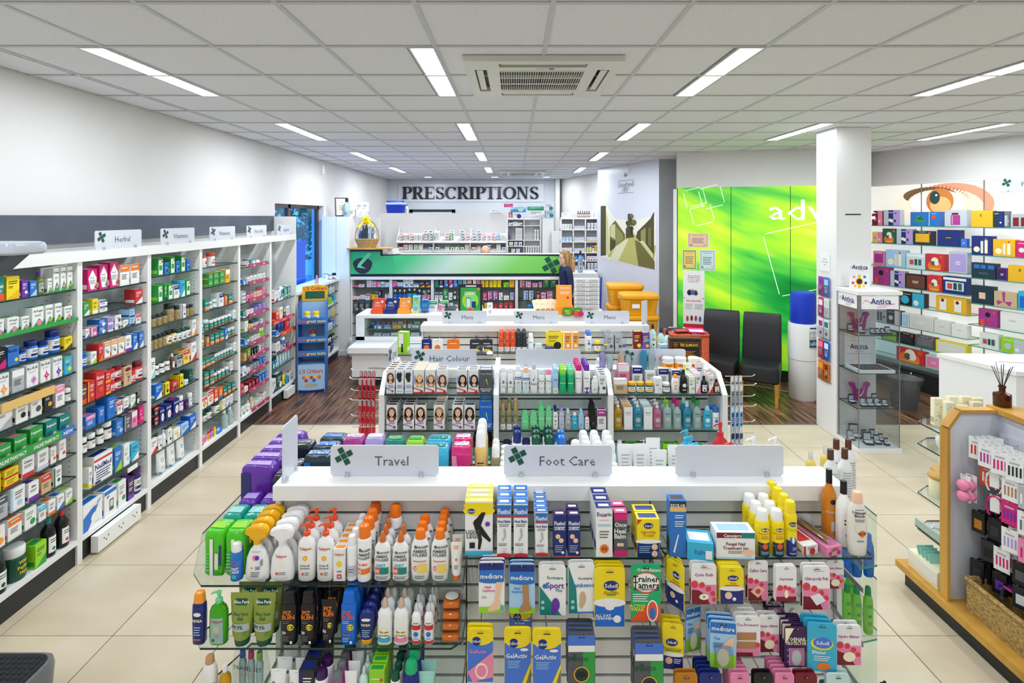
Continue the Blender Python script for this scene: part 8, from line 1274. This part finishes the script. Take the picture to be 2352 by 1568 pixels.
# hanging accessories on the oak gondola (hooks stick out towards -X)
def acc(y, zt, x0, kind, c, label, n=3):
    hk = MB(('metal',)); hk.tube([(.285, y, zt), (x0-2.42-.01, y, zt), (x0-2.42-.018, y, zt+.008)], .0022, 's', 5); hk.obj('hook', GR)
    for j in range(n):
        X = x0+j*.035; t = thing('accessory_pack', f'{label}, {ORD[j+1]} along its hook', 'accessory pack', (X, 3.04+y+random.uniform(-.004, .004), zt), math.radians(-62)+random.uniform(-.15, .15), 'hair accessories on the oak gondola')
        if kind == 'card':
            b = MB(('pack',)); b.box(-.035, -.0015, -.115, .035, .0015, .005, c[0])
            for k in range(4): b.rect(-.025+.015*k, -.09, -.017+.015*k, -.04, c[1], lambda x, z_: -.0022)
            b.rect(-.02, -.03, .02, -.02, 's', lambda x, z_: -.0022); b.obj('card', t)
        elif kind == 'puff':
            b = MB(('pack',)); b.box(-.025, -.0015, -.14, .025, .0015, .005, 'W'); b.obj('card', t)
            for s_ in (0, 1): b = MB(('gloss',)); b.loft([(-.045-.06*s_-.030, .010, .008), (-.045-.06*s_-.022, .024, .018), (-.045-.06*s_, .034, .024), (-.045-.06*s_+.018, .026, .020), (-.045-.06*s_+.028, .010, .008)], c[0], 14); b.obj('sponge', t, (0, -.02, 0))
        elif kind == 'band':
            b = MB(('gloss',)); b.tube([(.035*math.cos(a_), 0, -.065+.06*math.sin(a_)) for a_ in [-.9+(math.pi+1.8)*i/14 for i in range(15)]], .005, c[0], 6); b.obj('hairband', t); b = MB(('pack',)); b.box(-.02, -.001, -.09, .02, .001, .0, 'W'); b.obj('card', t)
        elif kind == 'box':
            b = MB(('pack',)); b.box(-.03, -.01, -.11, .03, .01, .0, c[0]); b.art(f'r .2 .2 .8 .7 {c[1]}', .058, .1, lambda x, z_: -.0105); b.v = [(x, y_, z_ if z_ <= 0 else z_-.108) for x, y_, z_ in b.v]; b.obj('pack_box', t)
AC = [(-.04, 1.07, 2.535, 'card', 'Wr', 'white card of red hair clips'), (-.10, 1.055, 2.53, 'card', 'WV', 'white card of plum hair clips'), (-.17, 1.05, 2.54, 'card', 'Wm', 'white card of magenta hair clips'), (-.24, 1.045, 2.56, 'card', 'Wd', 'white card of dark hair pins'),
 (-.06, .93, 2.58, 'card', 'fW', 'coral card of clips'), (-.12, .93, 2.56, 'band', 'D', 'cream hairband on card'), (-.20, .925, 2.57, 'card', 'WK', 'white card with brown slide'), (-.28, .92, 2.58, 'card', 'sW', 'silver card of grips'),
 (-.03, .86, 2.48, 'puff', 'P', 'pair of pale pink round sponges on card'), (-.12, .80, 2.56, 'band', 'm', 'hot pink beaded hairband'), (-.20, .80, 2.57, 'card', 'mp', 'magenta card of hair ties'), (-.28, .79, 2.58, 'card', 'Wx', 'white card of bobbles'),
 (-.05, .67, 2.54, 'box', 'ka', 'black boxed brush with amber window'), (-.12, .67, 2.57, 'box', 'kd', 'black boxed comb'), (-.20, .66, 2.57, 'card', 'WL', 'white card of lilac bobbles'), (-.28, .65, 2.58, 'card', 'Pm', 'pink card of ribbons'),
 (-.07, .53, 2.57, 'box', 'dk', 'charcoal boxed clips'), (-.15, .53, 2.57, 'card', 'Wm', 'white card of striped bobbles'), (-.25, .52, 2.58, 'box', 'kS', 'black boxed elastics'), (-.04, .40, 2.54, 'box', 'kd', 'black boxed styling tool'), (-.14, .40, 2.57, 'box', 'kp', 'black pack of grips'), (-.25, .40, 2.58, 'box', 'dW', 'dark pack of bands')]
for y, zt, x0, k_, c, lb in AC:
    if y <= -.2: x0 += .0
    acc(y-.03, zt, x0, k_, c, lb, 4 if k_ in ('card', 'box') else 2)
t = thing('seagrass_basket', 'woven seagrass basket of hairbrushes on oak base board', 'basket', (2.47, 2.96, .141)); b = MB(('wicker',))
bw, bd_, bh = .215, .62, .17
for x0, y0, x1, y1 in ((0, -bd_, .012, 0), (bw-.012, -bd_, bw, 0), (.012, -.012, bw-.012, 0), (.012, -bd_, bw-.012, -bd_+.012)): b.box(x0, y0, 0, x1, y1, bh)
b.box(.012, -bd_+.012, 0, bw-.012, -.012, .01); b.obj('basket', t); b = MB(('wicker',)); b.tube([(0, 0, bh), (bw, 0, bh), (bw, -bd_, bh), (0, -bd_, bh), (0, 0, bh)], .012, 'W', 6); b.obj('rim', t)
rn = random.Random(6)
for k in range(12):
    c = 'kEVScdrbQkpx'[k]; X, Y = 2.47+.12+rn.uniform(-.05, .05), 2.96-.07-.042*k
    o = thing('hairbrush', f'{CW[c]} hairbrush lying in seagrass basket, {ORD[k+1]} from far end', 'hairbrush', (X, Y, .141+.175+.012*(k % 3)), rn.uniform(-.5, .5)+1.3, 'hairbrushes in the basket'); o.rotation_euler[1] = rn.uniform(-.25, .25)
    b = MB(('gloss',)); b.tube([(-.11, 0, 0), (-.02, 0, 0)], [.008, .007], c, 8); b.obj('brush_handle', o); b = MB(('gloss',)); b.loft([(-.008, .03, .012), (.0, .045, .022), (.008, .04, .018)], c, 16); b.obj('brush_head', o, (.03, 0, 0)); b = MB(('dark',))
    for i in range(20): b.tube([(.0+.012*(i % 5), -.012+.008*(i//5), .006), (.0+.012*(i % 5), -.012+.008*(i//5), .022)], .0015, 'k', 4)
    b.obj('bristles', o, kind='stuff')
# ================================================================ WEIGHING SCALE AT LEFT EDGE
t = thing('weighing_scale', 'standing weighing machine with black ribbed platform at left edge', 'scale', (-2.38, 2.35, 0)); zt = .20
b = MB(('gloss',)); b.loft([(0, .20, .24, 9), (zt-.03, .21, .25, 9), (zt, .205, .245, 9)], 'x', 28); b.obj('platform', t); b = MB(('dark',)); b.loft([(zt+.001, .19, .23, 9), (zt+.008, .188, .228, 9)], 'k', 28); b.obj('rubber_mat', t); b = MB(('dark',))
for i in range(13):
    for j in range(15): b.box(-.17+.027*i, -.21+.029*j, zt+.008, -.158+.027*i, -.196+.029*j, zt+.0105)
b.obj('mat_studs', t, kind='stuff')
b = MB(('gloss',)); b.tube([(-.24, 0, 0), (-.24, 0, 2.10)], .035, 'x', 14); b.obj('column', t, (-.01, .05, 0))
t = thing('scale_display_head', 'grey angled display arm at upper left edge', 'display', (-2.25, 2.36, 2.02)); b = MB(('gloss',)); b.rbox(-.16, -.10, .10, .15, .10, .155, .02, 'z'); b.obj('head_casing', t); b = MB(('fascia',)); b.prism([(-.14, .10), (.10, .10), (.02, .03), (-.14, -.06)], -.05, .05, 'y'); b.obj('arm', t)
# ================================================================ PEOPLE
M['skin'] = noise_mat('skin', lin('d8a488'), lin('e6b89c'), 20, .5); M['navyknit'] = noise_mat('navy_knit', lin('141e3c'), lin('1e2a50'), 60, .8, bump=.4); M['shirt'] = noise_mat('white_shirt', lin('dcdce0'), lin('e8e8ec'), 12, .7); M['trouser'] = noise_mat('grey_trousers', lin('3a3c44'), lin('44464e'), 20, .8)
M['blonde'] = noise_mat('blonde_hair', lin('6c5030'), lin('b08c58'), 30, .5, (1, 1, .1)); M['greyhair'] = noise_mat('grey_hair', lin('8a7c70'), lin('a89a8c'), 40, .7)
def skin_obj(name, verts, edges, radii, m, parent, root=0, lv_=2):
    me = bpy.data.meshes.new(name); me.from_pydata(verts, edges, []); me.materials.append(M[m]); o = mk(name, me, parent)
    md = o.modifiers.new('skin', 'SKIN'); md.use_smooth_shade = True
    for v, r in zip(me.skin_vertices[0].data, radii): v.radius = r if isinstance(r, tuple) else (r, r)
    me.skin_vertices[0].data[root].use_root = True; s_ = o.modifiers.new('sub', 'SUBSURF'); s_.levels = 1; s_.render_levels = lv_; return o
def head(parent, x, y, z, yaw, hair, pitch=0):
    """z = chin height; the face looks along local -Y."""
    h = mk('head', None, None); COL.objects.unlink(h); bpy.data.objects.remove(h)
    b = MB(('skin',)); b.loft([(0, .022, .022, 2, 0, -.055), (.012, .040, .045, 2, 0, -.040), (.04, .058, .070, 2, 0, -.018), (.08, .068, .086, 2, 0, -.006), (.12, .073, .094, 2, 0, 0), (.16, .073, .096, 2, 0, .004), (.195, .062, .082, 2, 0, .006), (.22, .038, .052, 2, 0, .008), (.232, .012, .016, 2, 0, .008)], 'i', 24)
    b.loft([(.075, .011, .012, 2, 0, -.095), (.085, .015, .018, 2, 0, -.096), (.10, .010, .014, 2, 0, -.094), (.125, .005, .007, 2, 0, -.090)], 'i', 10)
    for s_ in (-1, 1): b.loft([(.085, .004, .010, 2, s_*.072, .008), (.10, .009, .017, 2, s_*.076, .010), (.125, .009, .018, 2, s_*.077, .012), (.14, .004, .009, 2, s_*.074, .010)], 'i', 10)
    o = b.obj('head', parent, (x, y, z), yaw); o.rotation_euler[0] = pitch
    e = MB(('pack',))
    for s_ in (-1, 1): e.loft([(.112, .003, .003, 2, s_*.03, -.086), (.118, .012, .006, 2, s_*.03, -.087), (.124, .003, .003, 2, s_*.03, -.086)], 'W', 10); e.loft([(.114, .003, .003, 2, s_*.03, -.092), (.118, .0045, .003, 2, s_*.03, -.093), (.122, .003, .003, 2, s_*.03, -.092)], 'J', 8); e.box(s_*.03-.014, -.094, .132, s_*.03+.014, -.088, .135, 'J')
    e.loft([(.048, .006, .004, 2, 0, -.084), (.053, .022, .007, 2, 0, -.084), (.058, .006, .004, 2, 0, -.086)], 'j', 12); e.obj('face_features', o)
    if hair == 'long':
        k = MB(('blonde',)); k.loft([(-.20, .05, .03, 2, 0, .075), (-.12, .075, .045, 2, 0, .070), (0, .085, .060, 2, 0, .055), (.08, .088, .085, 2, 0, .030), (.14, .086, .098, 2, 0, .014), (.19, .074, .094, 2, 0, .012), (.225, .05, .068, 2, 0, .010), (.245, .016, .02, 2, 0, .01)], 'W', 22); k.obj('hair', o)
        g = MB(('dark',)); 
        for s_ in (-1, 1): g.tube([(s_*.032+.02*math.cos(a_), -.100, .118+.014*math.sin(a_)) for a_ in [2*math.pi*i/10 for i in range(11)]], .0014, 'k', 4); g.tube([(s_*.052, -.098, .12), (s_*.076, 0, .122)], .0014, 'k', 4)
        g.obj('spectacles', o)
    else: k = MB(('greyhair',)); k.loft([(.03, .05, .045, 2, 0, .055), (.07, .074, .070, 2, 0, .034), (.11, .079, .084, 2, 0, .022), (.15, .077, .082, 2, 0, .022), (.17, .06, .06, 2, 0, .03)], 'W', 22); k.obj('hair', o)
    return o
def hand(parent, wrist, d, m='skin'):
    w_ = Vector(wrist); d = Vector(d).normalized(); u = Vector((1, 0, 0)) if abs(d.x) < .8 else Vector((0, 1, 0)); sd = d.cross(u).normalized(); n_ = sd.cross(d)
    vs = [w_, w_+d*.04, w_+d*.08]; es = [(0, 1), (1, 2)]; rs = [(.022, .016), (.034, .016), (.036, .015)]
    o = skin_obj('hand', [tuple(v) for v in vs], es, rs, m, parent)
    for k, L in enumerate((.062, .074, .080, .070)):
        a = w_+d*.07+sd*(-.027+.018*k); skin_obj('finger', [tuple(a), tuple(a+d*L*.45+n_*.004), tuple(a+d*L*.75+n_*.014), tuple(a+d*L+n_*.026)], [(0, 1), (1, 2), (2, 3)], [.0095, .009, .008, .0065], m, o)
    a = w_+d*.02-sd*.018; skin_obj('thumb', [tuple(a), tuple(a+d*.03-sd*.022), tuple(a+d*.058-sd*.03+n_*.008)], [(0, 1), (1, 2)], [.012, .010, .008], m, o)
def person(label, X, Y, rz, ht, top, hair, female, lean_=0, pitch=0):
    t = thing('person', label, 'person', (X, Y, 0), rz); s_ = ht/1.72; sw_ = .17 if female else .20; J = lambda *p: tuple(q*s_ for q in p); ly = -lean_
    legs = [J(0, 0, .92), J(.09, 0, .88), J(.10, -.01, .48), J(.10, .02, .09), J(.10, -.12, .04), J(-.09, 0, .88), J(-.10, -.01, .48), J(-.10, .02, .09), J(-.10, -.12, .04)]
    skin_obj('trousers', legs, [(0, 1), (1, 2), (2, 3), (3, 4), (0, 5), (5, 6), (6, 7), (7, 8)], [(.13, .11), (.09, .10), (.06, .065), (.045, .05), (.04, .035), (.09, .10), (.06, .065), (.045, .05), (.04, .035)], 'trouser', t)
    ar = [J(0, 0, .90), J(0, ly*.3, 1.10), J(0, ly*.8, 1.32), J(0, ly, 1.43), J(sw_, ly, 1.39), J(sw_+.05, ly+.02, 1.12), J(sw_+.04, ly-.12 if hair != 'long' else ly-.04, .90), J(-sw_, ly, 1.39), J(-sw_-.05, ly+.02, 1.12), J(-sw_-.04, ly-.12 if hair != 'long' else ly-.04, .90)]
    skin_obj('cardigan' if female else 'shirt', ar, [(0, 1), (1, 2), (2, 3), (3, 4), (4, 5), (5, 6), (3, 7), (7, 8), (8, 9)], [(.14, .11), (.12, .095), (.15, .11), (.075, .065), (.06, .06), (.045, .045), (.034, .034), (.06, .06), (.045, .045), (.034, .034)], top, t)
    skin_obj('neck', [J(0, ly, 1.40), J(0, ly-.01, 1.47), J(0, ly-.02, 1.53)], [(0, 1), (1, 2)], [.055, .048, .05], 'skin', t)
    head(t, 0, (ly-.01)*s_, 1.475*s_, 0, hair, pitch)
    for k in (6, 9): d = Vector(ar[k])-Vector(ar[k-1]); hand(t, ar[k], d)
    return t
person('woman with long blond hair, glasses and navy cardigan behind the counter end', .84, 8.86, math.radians(-75), 1.74, 'navyknit', 'long', True)
person('balding grey haired man in white shirt bending over behind green fascia', x_at(1108, 9.85), 9.86, math.radians(20), 1.80, 'shirt', 'bald', False, .10, .5)
# trailing cable by the chairs
b = MB(('gloss',)); b.tube([(3.55, 7.0, .02), (3.3, 7.25, .012), (3.0, 7.3, .03), (2.9, 7.45, .012)], .004, 'W', 6); tag(b.obj('power_cable', None), 'white power cable on floor behind the chairs', 'cable')
